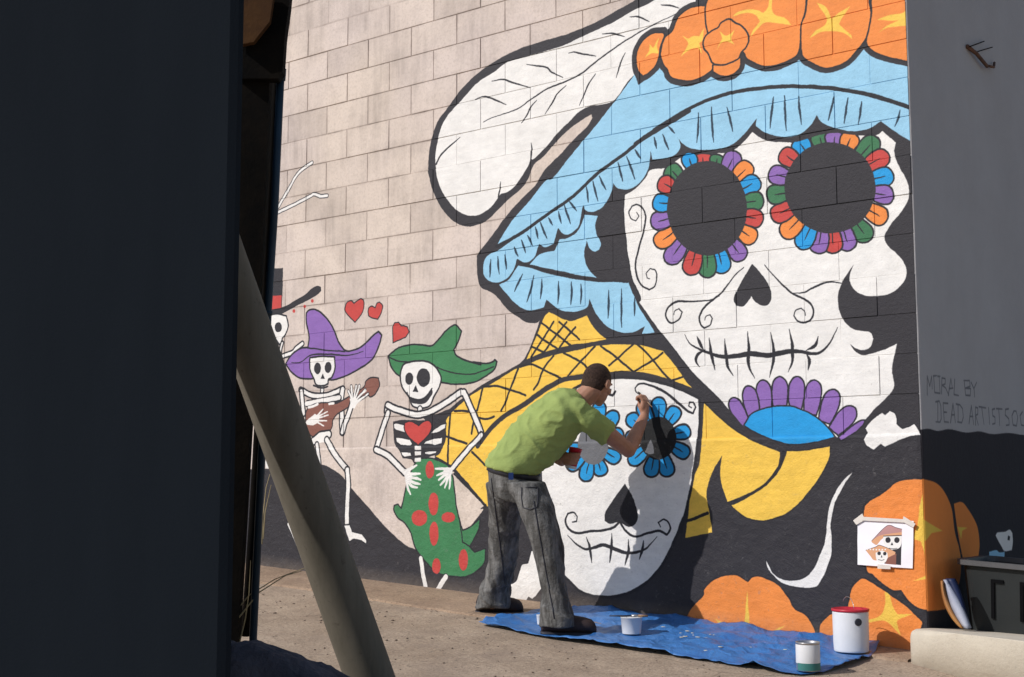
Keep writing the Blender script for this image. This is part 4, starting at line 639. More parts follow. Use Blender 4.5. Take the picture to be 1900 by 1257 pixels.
F,R,0|-4883,2205 -4716,2193 -4716,2099 -4880,2097
F,K,1|-4898,2092 -4714,2102 -4570,2140 -4464,2174 -4394,2211 -4342,2224 -4307,2215 -4306,2191 -4349,2164 -4445,2136 -4569,2103 -4668,2074 -4749,2055 -4897,2048
C,N,6.6,6.6,6.6|-4898,2092 -4714,2102 -4570,2140 -4464,2174 -4394,2211 -4342,2224 -4307,2215 -4306,2191 -4349,2164 -4445,2136 -4569,2103 -4668,2074 -4749,2055 -4897,2048
F,R,0|-4567,2069 -4568,2066 -4569,2063 -4570,2061 -4573,2059 -4575,2058 -4578,2057 -4581,2057 -4585,2058 -4588,2059 -4591,2061 -4593,2063 -4595,2065 -4596,2068 -4596,2071 -4596,2074 -4595,2076 -4593,2078 -4591,2080 -4588,2081 -4585,2082 -4582,2082 -4579,2082 -4576,2080 -4573,2079 -4571,2077 -4569,2074 -4568,2071
F,R,0|-4457,2090 -4457,2088 -4458,2085 -4460,2083 -4462,2081 -4464,2080 -4467,2079 -4471,2079 -4474,2080 -4477,2081 -4479,2083 -4482,2085 -4484,2087 -4485,2090 -4485,2093 -4485,2095 -4484,2098 -4482,2100 -4480,2102 -4477,2103 -4474,2104 -4471,2104 -4468,2103 -4465,2102 -4462,2100 -4460,2098 -4458,2096 -4457,2093
F,R,0|-4378,2124 -4379,2121 -4380,2118 -4381,2116 -4383,2114 -4386,2113 -4389,2113 -4392,2113 -4395,2113 -4398,2114 -4401,2116 -4403,2118 -4405,2121 -4406,2123 -4406,2126 -4406,2129 -4405,2131 -4403,2133 -4401,2135 -4399,2136 -4396,2137 -4393,2137 -4389,2137 -4386,2135 -4384,2134 -4381,2132 -4380,2129 -4379,2126
F,W,1|-4842,2059 -4750,2062 -4659,2039 -4639,1965 -4668,1906 -4700,1877 -4700,1846 -4730,1838 -4761,1871 -4808,1936 -4870,1983
C,N,12.4,12.4,12.4|-4842,2059 -4750,2062 -4659,2039 -4639,1965 -4668,1906 -4700,1877 -4700,1846 -4730,1838 -4761,1871 -4808,1936 -4870,1983
F,K,0|-4710,1960 -4710,1953 -4713,1946 -4717,1940 -4722,1935 -4728,1932 -4735,1930 -4742,1930 -4750,1931 -4757,1934 -4763,1938 -4769,1944 -4773,1951 -4776,1958 -4777,1965 -4776,1973 -4774,1979 -4770,1985 -4765,1990 -4758,1994 -4751,1996 -4744,1996 -4736,1995 -4729,1992 -4723,1987 -4718,1981 -4713,1975 -4711,1968
C0,N,9.5,9.5,9.5|-4710,1960 -4710,1953 -4713,1946 -4717,1940 -4722,1935 -4728,1932 -4735,1930 -4742,1930 -4750,1931 -4757,1934 -4763,1938 -4769,1944 -4773,1951 -4776,1958 -4777,1965 -4776,1973 -4774,1979 -4770,1985 -4765,1990 -4758,1994 -4751,1996 -4744,1996 -4736,1995 -4729,1992 -4723,1987 -4718,1981 -4713,1975 -4711,1968
S,N,45.8,45.8,45.8|-4742,1741 -4593,1768 -4549,1796 -4488,1827
S,W,23.4,23.4,23.4|-4742,1741 -4593,1768 -4549,1796 -4488,1827
S,N,38.8,38.8,38.8|-4700,1846 -4714,1806 -4720,1765
S,W,14.2,14.2,14.2|-4700,1846 -4714,1806 -4720,1765
S,N,50.6,50.6,50.6|-4499,1499 -4382,1454 -4240,1448 -4080,1486
S,W,27.1,27.1,27.1|-4499,1499 -4382,1454 -4240,1448 -4080,1486
S,N,51.5,51.5,51.5|-4492,1489 -4480,1418 -4466,1327
S,W,27.6,27.6,27.6|-4492,1489 -4480,1418 -4466,1327
S,N,58.3,58.3,58.3|-4080,1481 -4092,1403 -4084,1334 -4075,1188
S,W,35.3,35.3,35.3|-4080,1481 -4092,1403 -4084,1334 -4075,1188
S,N,54.0,54.0,54.0|-4424,1396 -4267,1410 -4113,1423
S,W,31.5,31.5,31.5|-4439,1397 -4267,1415 -4113,1428
S,N,40.6,40.6,40.6|-4280,1518 -4283,1480
S,W,22.6,22.6,22.6|-4280,1518 -4283,1480
F,M,1|-4445,1327 -4409,1376 -4324,1397 -4211,1398 -4140,1390 -4030,1425 -3882,1487 -3858,1529 -3802,1553 -3739,1544 -3729,1494 -3761,1438 -3811,1419 -3848,1427 -4002,1361 -4112,1321 -4166,1278 -4179,1220 -4235,1172 -4319,1162 -4391,1176 -4436,1247
C,N,8.8,8.8,8.8|-4445,1327 -4409,1376 -4324,1397 -4211,1398 -4140,1390 -4030,1425 -3882,1487 -3858,1529 -3802,1553 -3739,1544 -3729,1494 -3761,1438 -3811,1419 -3848,1427 -4002,1361 -4112,1321 -4166,1278 -4179,1220 -4235,1172 -4319,1162 -4391,1176 -4436,1247
S,W,18.2,18.2,18.2|-4417,1371 -4352,1383 -4324,1392
S,W,17.9,17.9,17.9|-4210,1388 -4168,1391
S,W,15.4,15.4,9.1|-4436,1262 -4350,1294 -4266,1355
S,W,15.3,15.3,9.0|-4350,1294 -4223,1334
S,W,15.3,15.3,9.0|-4350,1289 -4216,1309
S,W,15.3,15.3,9.0|-4350,1279 -4229,1270
S,W,15.3,15.3,9.0|-4350,1274 -4257,1237
F,W,1|-4436,1277 -4351,1324 -4308,1302 -4307,1263 -4364,1245 -4428,1246
S,N,53.5,53.5,53.5|-3982,1389 -4015,1312 -4048,1255 -4075,1188
S,W,30.7,30.7,30.7|-3982,1389 -4015,1312 -4048,1255 -4075,1188
S,N,23.7,23.7,23.7|-3982,1394 -4003,1438 -4020,1468
S,W,13.2,13.2,13.2|-3982,1394 -4003,1438 -4020,1468
S,N,23.7,23.7,23.7|-3982,1399 -3990,1467 -3997,1502
S,W,13.1,13.1,13.1|-3982,1399 -3990,1467 -3997,1502
S,N,23.6,23.6,23.6|-3975,1398 -3956,1466 -3950,1502
S,W,13.1,13.1,13.1|-3975,1398 -3956,1466 -3950,1502
S,N,23.5,23.5,23.5|-3969,1398 -3929,1464 -3920,1503
S,W,13.1,13.1,13.1|-3969,1398 -3929,1464 -3920,1503
S,N,23.5,23.5,23.5|-3962,1393 -3895,1444 -3861,1471
S,W,13.0,13.0,13.0|-3962,1393 -3895,1444 -3861,1471
S,N,23.4,23.4,23.4|-3955,1388 -3881,1419 -3834,1441
S,W,13.0,13.0,13.0|-3955,1388 -3881,1419 -3834,1441
S,W,14.0,14.0,14.0|-3982,1394 -4003,1438 -4020,1468
S,W,14.0,14.0,14.0|-3982,1399 -3990,1467 -3997,1502
S,W,14.0,14.0,14.0|-3975,1398 -3956,1466 -3950,1502
S,W,13.9,13.9,13.9|-3969,1398 -3929,1464 -3920,1503
S,W,13.9,13.9,13.9|-3962,1393 -3895,1444 -3855,1461
S,W,13.9,13.9,13.9|-3955,1378 -3881,1419
F,W,1|-4010,1414 -3949,1422 -3928,1392 -3961,1345 -3995,1356
F,P,1|-4452,2043 -4423,2061 -4365,2061 -4307,2036 -4221,1964 -4163,1890 -4120,1808 -4049,1749 -3940,1755 -3859,1791 -3779,1843 -3740,1860 -3710,1834 -3738,1754 -3804,1671 -3938,1611 -4074,1569 -4185,1553 -4356,1568 -4501,1580 -4590,1625 -4651,1679 -4651,1700 -4593,1758 -4505,1793 -4430,1798 -4419,1868 -4451,1972
C,N,12.6,12.6,12.6|-4452,2043 -4423,2061 -4365,2061 -4307,2036 -4221,1964 -4163,1890 -4120,1808 -4049,1749 -3940,1755 -3859,1791 -3779,1843 -3740,1860 -3710,1834 -3738,1754 -3804,1671 -3938,1611 -4074,1569 -4185,1553 -4356,1568 -4501,1580 -4590,1625 -4651,1679 -4651,1700 -4593,1758 -4505,1793 -4430,1798 -4419,1868 -4451,1972
S,N,9.9,9.9,9.9|-4432,1793 -4331,1777 -4189,1758 -4063,1745
S,N,4.5,11.7,4.5|-4599,1697 -4503,1697 -4388,1740 -4216,1735 -4076,1718 -3966,1719 -3885,1734
F,W,0|-4405,1721 -4287,1724 -4163,1712 -4156,1632 -4186,1574 -4218,1558 -4224,1527 -4283,1516 -4343,1527 -4370,1574 -4408,1646
C0,N,12.7,12.7,12.7|-4405,1721 -4287,1724 -4163,1712 -4156,1632 -4186,1574 -4218,1558 -4224,1527 -4283,1516 -4343,1527 -4370,1574 -4408,1646
F,K,0|-4301,1640 -4302,1632 -4304,1625 -4307,1618 -4312,1613 -4318,1609 -4324,1606 -4331,1606 -4337,1607 -4344,1610 -4350,1615 -4354,1620 -4358,1628 -4361,1635 -4361,1643 -4361,1651 -4359,1659 -4355,1665 -4351,1671 -4345,1675 -4339,1677 -4332,1678 -4325,1676 -4319,1673 -4313,1669 -4308,1663 -4305,1656 -4302,1648
C0,N,8.2,8.2,8.2|-4301,1640 -4302,1632 -4304,1625 -4307,1618 -4312,1613 -4318,1609 -4324,1606 -4331,1606 -4337,1607 -4344,1610 -4350,1615 -4354,1620 -4358,1628 -4361,1635 -4361,1643 -4361,1651 -4359,1659 -4355,1665 -4351,1671 -4345,1675 -4339,1677 -4332,1678 -4325,1676 -4319,1673 -4313,1669 -4308,1663 -4305,1656 -4302,1648
F,K,0|-4197,1642 -4197,1635 -4199,1628 -4203,1622 -4207,1617 -4213,1613 -4219,1611 -4226,1610 -4232,1611 -4239,1614 -4244,1618 -4249,1624 -4253,1631 -4255,1638 -4256,1646 -4255,1653 -4253,1660 -4250,1666 -4245,1671 -4240,1675 -4233,1677 -4227,1678 -4220,1676 -4214,1674 -4208,1669 -4203,1664 -4200,1657 -4197,1650
C0,N,8.1,8.1,8.1|-4197,1642 -4197,1635 -4199,1628 -4203,1622 -4207,1617 -4213,1613 -4219,1611 -4226,1610 -4232,1611 -4239,1614 -4244,1618 -4249,1624 -4253,1631 -4255,1638 -4256,1646 -4255,1653 -4253,1660 -4250,1666 -4245,1671 -4240,1675 -4233,1677 -4227,1678 -4220,1676 -4214,1674 -4208,1669 -4203,1664 -4200,1657 -4197,1650
F,N,0|-4275,1604 -4298,1567 -4256,1565
S,N,11.3,11.3,11.3|-4369,1522 -4297,1502 -4227,1509
S,N,63.8,63.8,63.8|-4361,1132 -4291,1170 -4207,1177
S,W,40.4,40.4,40.4|-4361,1132 -4291,1170 -4207,1177
F,W,1|-4376,1152 -4263,1184 -4200,1177 -4206,1128 -4290,1120 -4347,1121
S,N,56.4,56.4,56.4|-4227,1139 -4134,1029 -4023,931
S,W,35.3,35.3,35.3|-4227,1139 -4134,1029 -4023,931
S,N,46.7,46.7,46.7|-4325,1111 -4310,1052 -4294,953
S,W,26.9,26.9,26.9|-4325,1111 -4310,1052 -4294,953
S,N,57.3,57.3,57.3|-4023,931 -4010,835 -4019,691 -4020,553
S,W,34.7,34.7,34.7|-4023,931 -4010,835 -4019,691 -4020,553
F,W,0|-4051,557 -3990,563 -3962,516 -3875,503 -3828,462 -3830,431 -3881,456 -3948,464 -3995,446
C0,N,9.4,9.4,9.4|-4051,557 -3990,563 -3962,516 -3875,503 -3828,462 -3830,431 -3881,456 -3948,464 -3995,446
S,N,45.4,45.4,45.4|-4595,552 -4520,440 -4460,334
S,W,27.2,27.2,27.2|-4595,552 -4520,440 -4460,334
F,W,0|-4860,999 -4807,1003 -4798,947 -4844,948
F,K,0|-3341,1268 -3229,1281 -3061,1325 -2974,1382 -3118,1261 -3191,1191 -3266,1215
F,K,0|-3601,1247 -3493,1256 -3133,1234 -3133,1189 -3162,1080 -3205,1026 -3279,1004 -3324,966 -3399,967 -3430,995 -3506,1002 -3537,1053 -3588,1111
F,H,1|-3384,982 -3309,1000 -3211,989 -3114,952 -3072,879 -3054,789 -3042,700 -3015,611 -2988,545 -2924,568 -2841,622 -2866,534 -2929,444 -2889,410 -2803,435 -2808,352 -2866,297 -2947,259 -3040,251 -3159,259 -3244,296 -3330,361 -3392,423 -3430,513 -3481,576 -3545,612 -3583,658 -3581,695 -3546,703 -3517,677 -3495,751 -3477,816 -3446,890
C,N,9.5,9.5,9.5|-3384,982 -3309,1000 -3211,989 -3114,952 -3072,879 -3054,789 -3042,700 -3015,611 -2988,545 -2924,568 -2841,622 -2866,534 -2929,444 -2889,410 -2803,435 -2808,352 -2866,297 -2947,259 -3040,251 -3159,259 -3244,296 -3330,361 -3392,423 -3430,513 -3481,576 -3545,612 -3583,658 -3581,695 -3546,703 -3517,677 -3495,751 -3477,816 -3446,890
S,N,8.5,8.5,8.5|-3042,700 -3012,593 -2988,469 -2929,444
F,R,0|-3232,926 -3232,913 -3235,902 -3239,891 -3245,883 -3252,876 -3260,872 -3268,871 -3276,872 -3284,876 -3291,883 -3297,892 -3301,902 -3304,914 -3305,926 -3304,938 -3302,950 -3297,960 -3292,969 -3285,975 -3277,979 -3269,981 -3260,979 -3253,975 -3246,968 -3240,960 -3235,949 -3232,938
F,R,0|-3191,708 -3192,691 -3196,676 -3201,662 -3207,651 -3215,642 -3224,637 -3234,635 -3243,636 -3252,642 -3260,650 -3267,662 -3272,675 -3276,691 -3277,707 -3276,723 -3273,739 -3268,752 -3261,764 -3253,773 -3244,778 -3234,780 -3225,778 -3216,773 -3208,764 -3201,753 -3196,739 -3193,724
F,R,0|-3289,616 -3290,605 -3295,594 -3303,584 -3314,576 -3327,570 -3341,566 -3356,565 -3371,566 -3386,569 -3399,575 -3410,583 -3418,592 -3423,603 -3425,614 -3423,625 -3418,636 -3410,646 -3399,654 -3386,660 -3372,664 -3357,665 -3342,664 -3327,660 -3314,655 -3303,647 -3295,637 -3290,627
F,R,0|-3050,624 -3051,616 -3055,609 -3062,602 -3071,597 -3082,593 -3094,590 -3107,589 -3119,590 -3132,592 -3143,596 -3152,601 -3159,607 -3163,615 -3164,622 -3163,630 -3159,637 -3152,644 -3143,649 -3132,653 -3120,656 -3107,657 -3094,656 -3082,654 -3071,650 -3062,645 -3055,638 -3051,631
F,R,0|-3191,518 -3191,501 -3194,485 -3199,470 -3205,458 -3212,449 -3220,443 -3229,441 -3238,442 -3246,448 -3253,457 -3260,469 -3264,483 -3267,499 -3268,516 -3267,534 -3265,550 -3260,565 -3254,577 -3247,586 -3238,592 -3230,594 -3221,592 -3213,587 -3205,578 -3199,566 -3195,551 -3192,535
F,R,0|-2943,360 -2944,345 -2947,331 -2952,319 -2958,308 -2965,300 -2973,295 -2982,293 -2990,294 -2998,299 -3006,306 -3012,317 -3017,329 -3020,343 -3021,358 -3020,372 -3017,387 -3012,399 -3006,410 -2999,418 -2991,423 -2982,425 -2973,424 -2965,419 -2958,411 -2952,401 -2947,389 -2944,375
F,R,0|-3171,312 -3172,301 -3175,291 -3179,281 -3185,273 -3192,267 -3199,263 -3207,262 -3215,263 -3223,266 -3230,272 -3236,279 -3240,288 -3243,299 -3244,310 -3243,321 -3241,331 -3236,341 -3231,349 -3224,355 -3216,359 -3208,360 -3200,359 -3192,356 -3185,350 -3180,343 -3175,334 -3172,323
S,N,41.6,41.6,41.6|-3342,356 -3323,262 -3294,155
S,W,32.0,32.0,32.0|-3342,356 -3323,262 -3294,155
S,N,44.8,44.8,44.8|-3129,247 -3171,196 -3225,122
S,W,35.4,35.4,35.4|-3129,247 -3171,196 -3225,122
F,H,1|-3652,1686 -3568,1733 -3478,1751 -3364,1748 -3264,1733 -3215,1757 -3142,1817 -3081,1850 -3045,1849 -3003,1807 -3021,1763 -3069,1692 -3044,1654 -2949,1612 -2843,1585 -2909,1605 -2804,1590 -2746,1596 -2729,1608 -2712,1594 -2735,1546 -2815,1505 -2909,1474 -3039,1469 -3177,1487 -3413,1517 -3553,1552 -3619,1612
C,N,11.2,11.2,11.2|-3652,1686 -3568,1733 -3478,1751 -3364,1748 -3264,1733 -3215,1757 -3142,1817 -3081,1850 -3045,1849 -3003,1807 -3021,1763 -3069,1692 -3044,1654 -2949,1612 -2843,1585 -2909,1605 -2804,1590 -2746,1596 -2729,1608 -2712,1594 -2735,1546 -2815,1505 -2909,1474 -3039,1469 -3177,1487 -3413,1517 -3553,1552 -3619,1612
S,N,9.3,9.3,9.3|-3646,1681 -3554,1647 -3477,1638
S,N,7.9,7.9,7.9|-3214,1590 -3141,1563 -3044,1540 -2925,1529 -2832,1542 -2739,1564
F,W,1|-3534,1579 -3503,1625 -3414,1639 -3313,1633 -3226,1591 -3181,1524 -3193,1460 -3238,1397 -3272,1343 -3349,1327 -3424,1344 -3460,1406 -3514,1465 -3536,1523
C,N,12.3,12.3,12.3|-3534,1579 -3503,1625 -3414,1639 -3313,1633 -3226,1591 -3181,1524 -3193,1460 -3238,1397 -3272,1343 -3349,1327 -3424,1344 -3460,1406 -3514,1465 -3536,1523
F,K,0|-3426,1525 -3426,1517 -3429,1510 -3432,1503 -3437,1498 -3443,1494 -3450,1491 -3457,1491 -3464,1492 -3471,1495 -3477,1499 -3482,1505 -3486,1512 -3488,1520 -3489,1528 -3488,1536 -3486,1543 -3482,1550 -3477,1555 -3471,1559 -3465,1562 -3458,1562 -3451,1561 -3444,1558 -3438,1553 -3433,1547 -3429,1540 -3426,1533
C0,N,8.3,8.3,8.3|-3426,1525 -3426,1517 -3429,1510 -3432,1503 -3437,1498 -3443,1494 -3450,1491 -3457,1491 -3464,1492 -3471,1495 -3477,1499 -3482,1505 -3486,1512 -3488,1520 -3489,1528 -3488,1536 -3486,1543 -3482,1550 -3477,1555 -3471,1559 -3465,1562 -3458,1562 -3451,1561 -3444,1558 -3438,1553 -3433,1547 -3429,1540 -3426,1533
F,K,0|-3277,1524 -3278,1511 -3282,1499 -3288,1489 -3297,1480 -3307,1474 -3319,1470 -3331,1469 -3343,1471 -3355,1476 -3365,1483 -3374,1493 -3381,1504 -3385,1516 -3387,1529 -3385,1542 -3381,1554 -3375,1565 -3366,1574 -3356,1580 -3344,1584 -3332,1585 -3320,1582 -3308,1578 -3298,1570 -3289,1561 -3282,1549 -3278,1537
C0,N,8.2,8.2,8.2|-3277,1524 -3278,1511 -3282,1499 -3288,1489 -3297,1480 -3307,1474 -3319,1470 -3331,1469 -3343,1471 -3355,1476 -3365,1483 -3374,1493 -3381,1504 -3385,1516 -3387,1529 -3385,1542 -3381,1554 -3375,1565 -3366,1574 -3356,1580 -3344,1584 -3332,1585 -3320,1582 -3308,1578 -3298,1570 -3289,1561 -3282,1549 -3278,1537
F,N,0|-3400,1481 -3427,1438 -3375,1435
F,K,1|-3460,1402 -3374,1386 -3312,1400 -3256,1449 -3250,1425 -3269,1398 -3324,1359 -3412,1360 -3450,1378
S,N,10.3,10.3,10.3|-3476,1435 -3456,1402 -3374,1384 -3312,1400 -3256,1453
S,N,49.1,49.1,49.1|-3360,1324 -3360,1302
S,W,32.8,32.8,32.8|-3360,1324 -3360,1302
S,N,59.1,59.1,59.1|-3650,1358 -3657,1318
S,W,33.8,33.8,33.8|-3650,1358 -3657,1318
S,N,57.3,57.3,57.3|-3650,1358 -3571,1329 -3493,1307 -3402,1287 -3326,1290 -3251,1307 -3119,1363 -3007,1416
S,W,32.7,32.7,32.7|-3650,1358 -3571,1329 -3493,1307 -3402,1287 -3326,1290 -3251,1307 -3119,1363 -3007,1416
S,N,55.4,55.4,55.4|-3645,1306 -3695,1204 -3749,1074
S,W,31.7,31.7,31.7|-3645,1306 -3695,1204 -3749,1074
S,N,56.9,56.9,56.9|-3749,1062 -3646,1024 -3568,969 -3490,912
S,W,33.4,33.4,33.4|-3749,1062 -3646,1024 -3568,969 -3490,912
S,N,54.7,54.7,54.7|-2981,1415 -2924,1314 -2840,1155
S,W,31.2,31.2,31.2|-2981,1415 -2924,1314 -2840,1155
S,N,51.1,51.1,51.1|-2840,1139 -2945,1049 -3074,936
S,W,29.3,29.3,29.3|-2840,1139 -2945,1049 -3074,936
S,W,31.6,31.6,31.6|-3007,1416 -2978,1409
S,N,5.9,5.9,5.9|-3010,1433 -3007,1400
F,W,0|-3597,1233 -3570,1238 -3493,1222 -3485,1168 -3570,1187 -3593,1202
C0,N,8.3,8.3,8.3|-3597,1233 -3570,1238 -3493,1222 -3485,1168 -3570,1187 -3593,1202
F,W,0|-3577,1144 -3531,1138 -3446,1125 -3423,1096 -3438,1082 -3530,1087 -3569,1110
C0,N,8.3,8.3,8.3|-3577,1144 -3531,1138 -3446,1125 -3423,1096 -3438,1082 -3530,1087 -3569,1110
F,W,0|-3526,1047 -3438,1043 -3426,1015 -3491,1010 -3514,1024
C0,N,8.3,8.3,8.3|-3526,1047 -3438,1043 -3426,1015 -3491,1010 -3514,1024
F,W,0|-3133,1223 -3140,1190 -3206,1164 -3277,1154 -3236,1187 -3184,1213
C0,N,8.0,8.0,8.0|-3133,1223 -3140,1190 -3206,1164 -3277,1154 -3236,1187 -3184,1213
F,W,0|-3162,1135 -3169,1091 -3228,1081 -3280,1090 -3332,1089 -3310,1111 -3235,1128
C0,N,8.1,8.1,8.1|-3162,1135 -3169,1091 -3228,1081 -3280,1090 -3332,1089 -3310,1111 -3235,1128
F,W,0|-3317,1044 -3265,1046 -3209,1050 -3213,1031 -3272,1020 -3313,1027
C0,N,8.1,8.1,8.1|-3317,1044 -3265,1046 -3209,1050 -3213,1031 -3272,1020 -3313,1027
F,W,0|-3400,1080 -3347,1079 -3347,1054 -3400,1054
F,W,0|-3400,1046 -3347,1045 -3347,1021 -3400,1020
F,W,0|-3399,1004 -3347,1004 -3346,979 -3399,978
F,R,0|-3374,1084 -3461,1142 -3500,1199 -3493,1239 -3447,1246 -3401,1230 -3369,1214 -3341,1234 -3296,1245 -3266,1232 -3257,1198 -3288,1149
C0,N,8.2,8.2,8.2|-3374,1084 -3461,1142 -3500,1199 -3493,1239 -3447,1246 -3401,1230 -3369,1214 -3341,1234 -3296,1245 -3266,1232 -3257,1198 -3288,1149
S,W,20.5,20.5,12.3|-3475,923 -3422,939 -3384,956
S,W,20.4,20.4,12.3|-3459,900 -3414,900 -3353,900
S,W,20.4,20.4,12.2|-3459,878 -3398,872 -3346,861
S,W,20.4,20.4,12.2|-3467,867 -3413,844 -3353,833
S,W,20.4,20.4,12.3|-3467,861 -3428,822 -3375,811
S,W,20.5,20.5,12.3|-3474,861 -3459,805 -3436,766
F,W,1|-3506,934 -3460,928 -3421,900 -3429,850 -3459,828 -3490,889
S,W,18.3,18.3,11.9|-3088,931 -3154,931 -3220,932
S,W,18.3,18.3,11.9|-3095,926 -3154,904 -3208,888
S,W,18.3,18.3,11.9|-3103,920 -3146,888 -3190,860
S,W,18.2,18.2,11.9|-3103,915 -3139,860 -3175,827
S,W,18.2,18.2,11.9|-3099,909 -3117,860 -3139,811
S,W,18.2,18.2,11.8|-3092,909 -3095,849 -3099,806
F,W,1|-3146,937 -3074,939 -3077,898 -3117,866 -3153,899"""
SIDE = """F,K,0|-55,1095 88,1107 220,1100 388,1114 624,1103 834,1115 1051,1106 1328,1120 1619,1115 2257,1118 4115,1140 24377,1399 20049,-4454 -216,-689 -238,-189
F,O,1|-14,858 172,835 295,779 375,698 408,577 487,470 486,462 449,327 260,214 173,203 -73,214
F,O,1|401,728 515,736 604,702 737,609 767,516 742,443 507,445 470,527 438,608
F,V,0|-31,667 38,642 234,594 85,587 20,558 -44,530
F,V,0|445,608 593,600 511,586 495,542 471,575
S,N,11.2,11.2,11.2|401,728 425,633 449,544 485,454
F,W,1|1028,545 1065,561 1183,561 1267,571 1311,551 1315,502 1290,454 1169,453 1118,482 1068,514
F,N,1|1235,538 1271,531 1259,510 1223,514
F,L,1|912,461 1027,465 1079,451 1169,450 1137,416 908,426
S0,Z,9.0,8.1,6.7|87,1278 96,1375 125,1324 154,1377 157,1313
S0,Z,9.1,8.2,6.8|183,1380 189,1295 268,1295 261,1383
S0,Z,9.1,8.2,6.8|178,1379 226,1384
S0,Z,9.2,8.3,6.9|240,1382 276,1383
S0,Z,9.3,8.4,7.0|289,1295 302,1377 350,1376 347,1348 302,1339 350,1328 391,1292
S0,Z,9.4,8.5,7.1|385,1291 430,1381 446,1335
S0,Z,9.4,8.5,7.1|400,1327 456,1332
S0,Z,9.5,8.6,7.2|486,1380 467,1299 535,1297
S0,Z,9.8,8.8,7.4|628,1380 643,1304 714,1306 722,1344 644,1342 716,1356 711,1387 622,1382
S0,Z,10.0,9.0,7.5|734,1378 772,1346 819,1383
S0,Z,10.0,9.0,7.5|775,1347 780,1302
S0,Z,9.1,8.2,6.8|199,1248 251,1255 270,1232 269,1164 251,1146 192,1146
S0,Z,9.1,8.2,6.8|229,1250 219,1149
S0,Z,9.3,8.3,7.0|375,1248 304,1247 311,1150 377,1150
S0,Z,9.3,8.3,6.9|310,1200 354,1201
S0,Z,9.4,8.5,7.1|404,1149 448,1250 474,1152
S0,Z,9.4,8.5,7.1|422,1190 467,1192
S0,Z,9.6,8.6,7.2|493,1250 550,1248 588,1229 595,1184 569,1154 506,1156
S0,Z,9.6,8.6,7.2|521,1247 515,1157
S0,Z,9.9,8.9,7.4|680,1154 726,1252 750,1150
S0,Z,9.9,8.9,7.4|698,1192 746,1194
S0,Z,10.0,9.0,7.5|780,1149 789,1246 827,1243 824,1209 789,1202 823,1150
S0,Z,10.2,9.2,7.6|847,1251 958,1249
S0,Z,10.2,9.1,7.6|890,1250 916,1157
S0,Z,10.3,9.3,7.7|1002,1251 1008,1160
S0,Z,10.5,9.4,7.8|1104,1251 1059,1244 1065,1210 1103,1203 1101,1168 1055,1162
S0,Z,10.6,9.6,8.0|1131,1252 1229,1254
S0,Z,10.6,9.5,8.0|1170,1253 1178,1159
S0,Z,10.8,9.7,8.1|1337,1260 1282,1254 1276,1222 1337,1202 1339,1167 1284,1163
S0,Z,11.1,9.9,8.3|1432,1251 1394,1222 1407,1169 1469,1166 1497,1217 1474,1252 1432,1251
S0,Z,11.3,10.1,8.4|1586,1252 1540,1228 1554,1174 1604,1171
S0,Z,11.4,10.3,8.6|1673,1254 1676,1171"""
PAPER = """F,A,1|75,125 88,139 143,197 170,209 197,200 230,193 230,159 179,161 134,150 97,105 77,117
S,N,2.2,2.2,2.2|75,125 143,197 170,209 197,200 230,193
F,Q,1|75,125 107,148 143,161 230,178 230,155 143,146 102,105 77,117
F,K,0|134,154 230,163 230,13 142,16 187,84
F,W,1|136,150 230,159 228,116 214,95 179,88 161,91 138,116
F,K,0|174,135 173,129 170,124 166,121 161,120 155,120 151,123 148,128 147,133 148,139 151,144 156,147 161,149 166,148 170,145 173,140
F,K,0|219,137 218,132 215,127 211,123 205,122 200,123 196,126 193,130 192,136 193,141 196,146 200,150 205,151 211,150 215,147 218,143
F,K,0|181,125 174,109 188,110
S0,N,2.7,2.7,2.7|167,94 187,92 208,96
F,Q,1|45,76 97,96 116,106 165,92 201,77 187,50 97,28 70,48
S,N,2.2,2.2,2.2|45,76 97,96 116,106 165,92 201,77
F,W,1|97,66 129,79 158,70 160,40 142,18 115,16 100,37
F,K,0|124,65 124,61 122,58 119,56 115,55 112,56 109,57 107,60 106,64 107,68 109,71 112,73 115,74 119,73 122,72 124,69
F,K,0|154,65 153,62 151,59 148,56 145,56 141,56 138,58 136,61 136,64 136,68 138,71 141,73 145,74 148,74 151,72 153,69
F,K,0|128,58 124,44 133,45
S0,N,2.8,2.8,2.8|111,33 129,30 142,35
F,M,0|160,45 205,69 205,13 147,14
F,W,0|58,82 58,80 57,79 56,78 54,78 52,78 51,79 50,80 50,81 50,83 51,84 52,85 54,86 56,85 57,85 58,83
F,W,0|74,82 73,81 72,79 71,78 70,78 68,78 67,79 66,80 65,82 66,83 67,84 68,85 70,86 71,85 72,85 73,84
F,W,0|89,82 89,81 88,79 87,78 85,78 83,78 82,79 81,80 81,82 81,83 82,85 83,85 85,86 87,86 88,85 89,84
F,W,0|105,82 104,81 103,80 102,79 101,78 99,78 98,79 97,80 96,82 97,83 98,85 99,86 101,86 102,86 103,85 104,84
F,W,0|120,83 120,81 119,80 117,79 116,79 114,79 113,80 112,81 112,83 112,84 113,85 114,86 116,87 117,86 119,86 120,84
F,W,0|135,85 135,83 134,82 133,81 131,81 130,81 128,81 128,83 127,84 128,86 128,87 130,88 131,88 133,88 134,87 135,86
F,W,0|151,86 150,85 149,83 148,83 147,82 145,82 144,83 143,84 143,86 143,87 144,89 145,89 147,90 148,90 150,89 150,88"""
MX0, MX1, MZ0, MZ1 = -5.7, 0.02, -0.06, 4.96
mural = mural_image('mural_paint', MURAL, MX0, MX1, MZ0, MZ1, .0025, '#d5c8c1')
sidep = mural_image('side_paint', SIDE, -.02, 4.0, -.1, 1.7, .004, '#adabae')

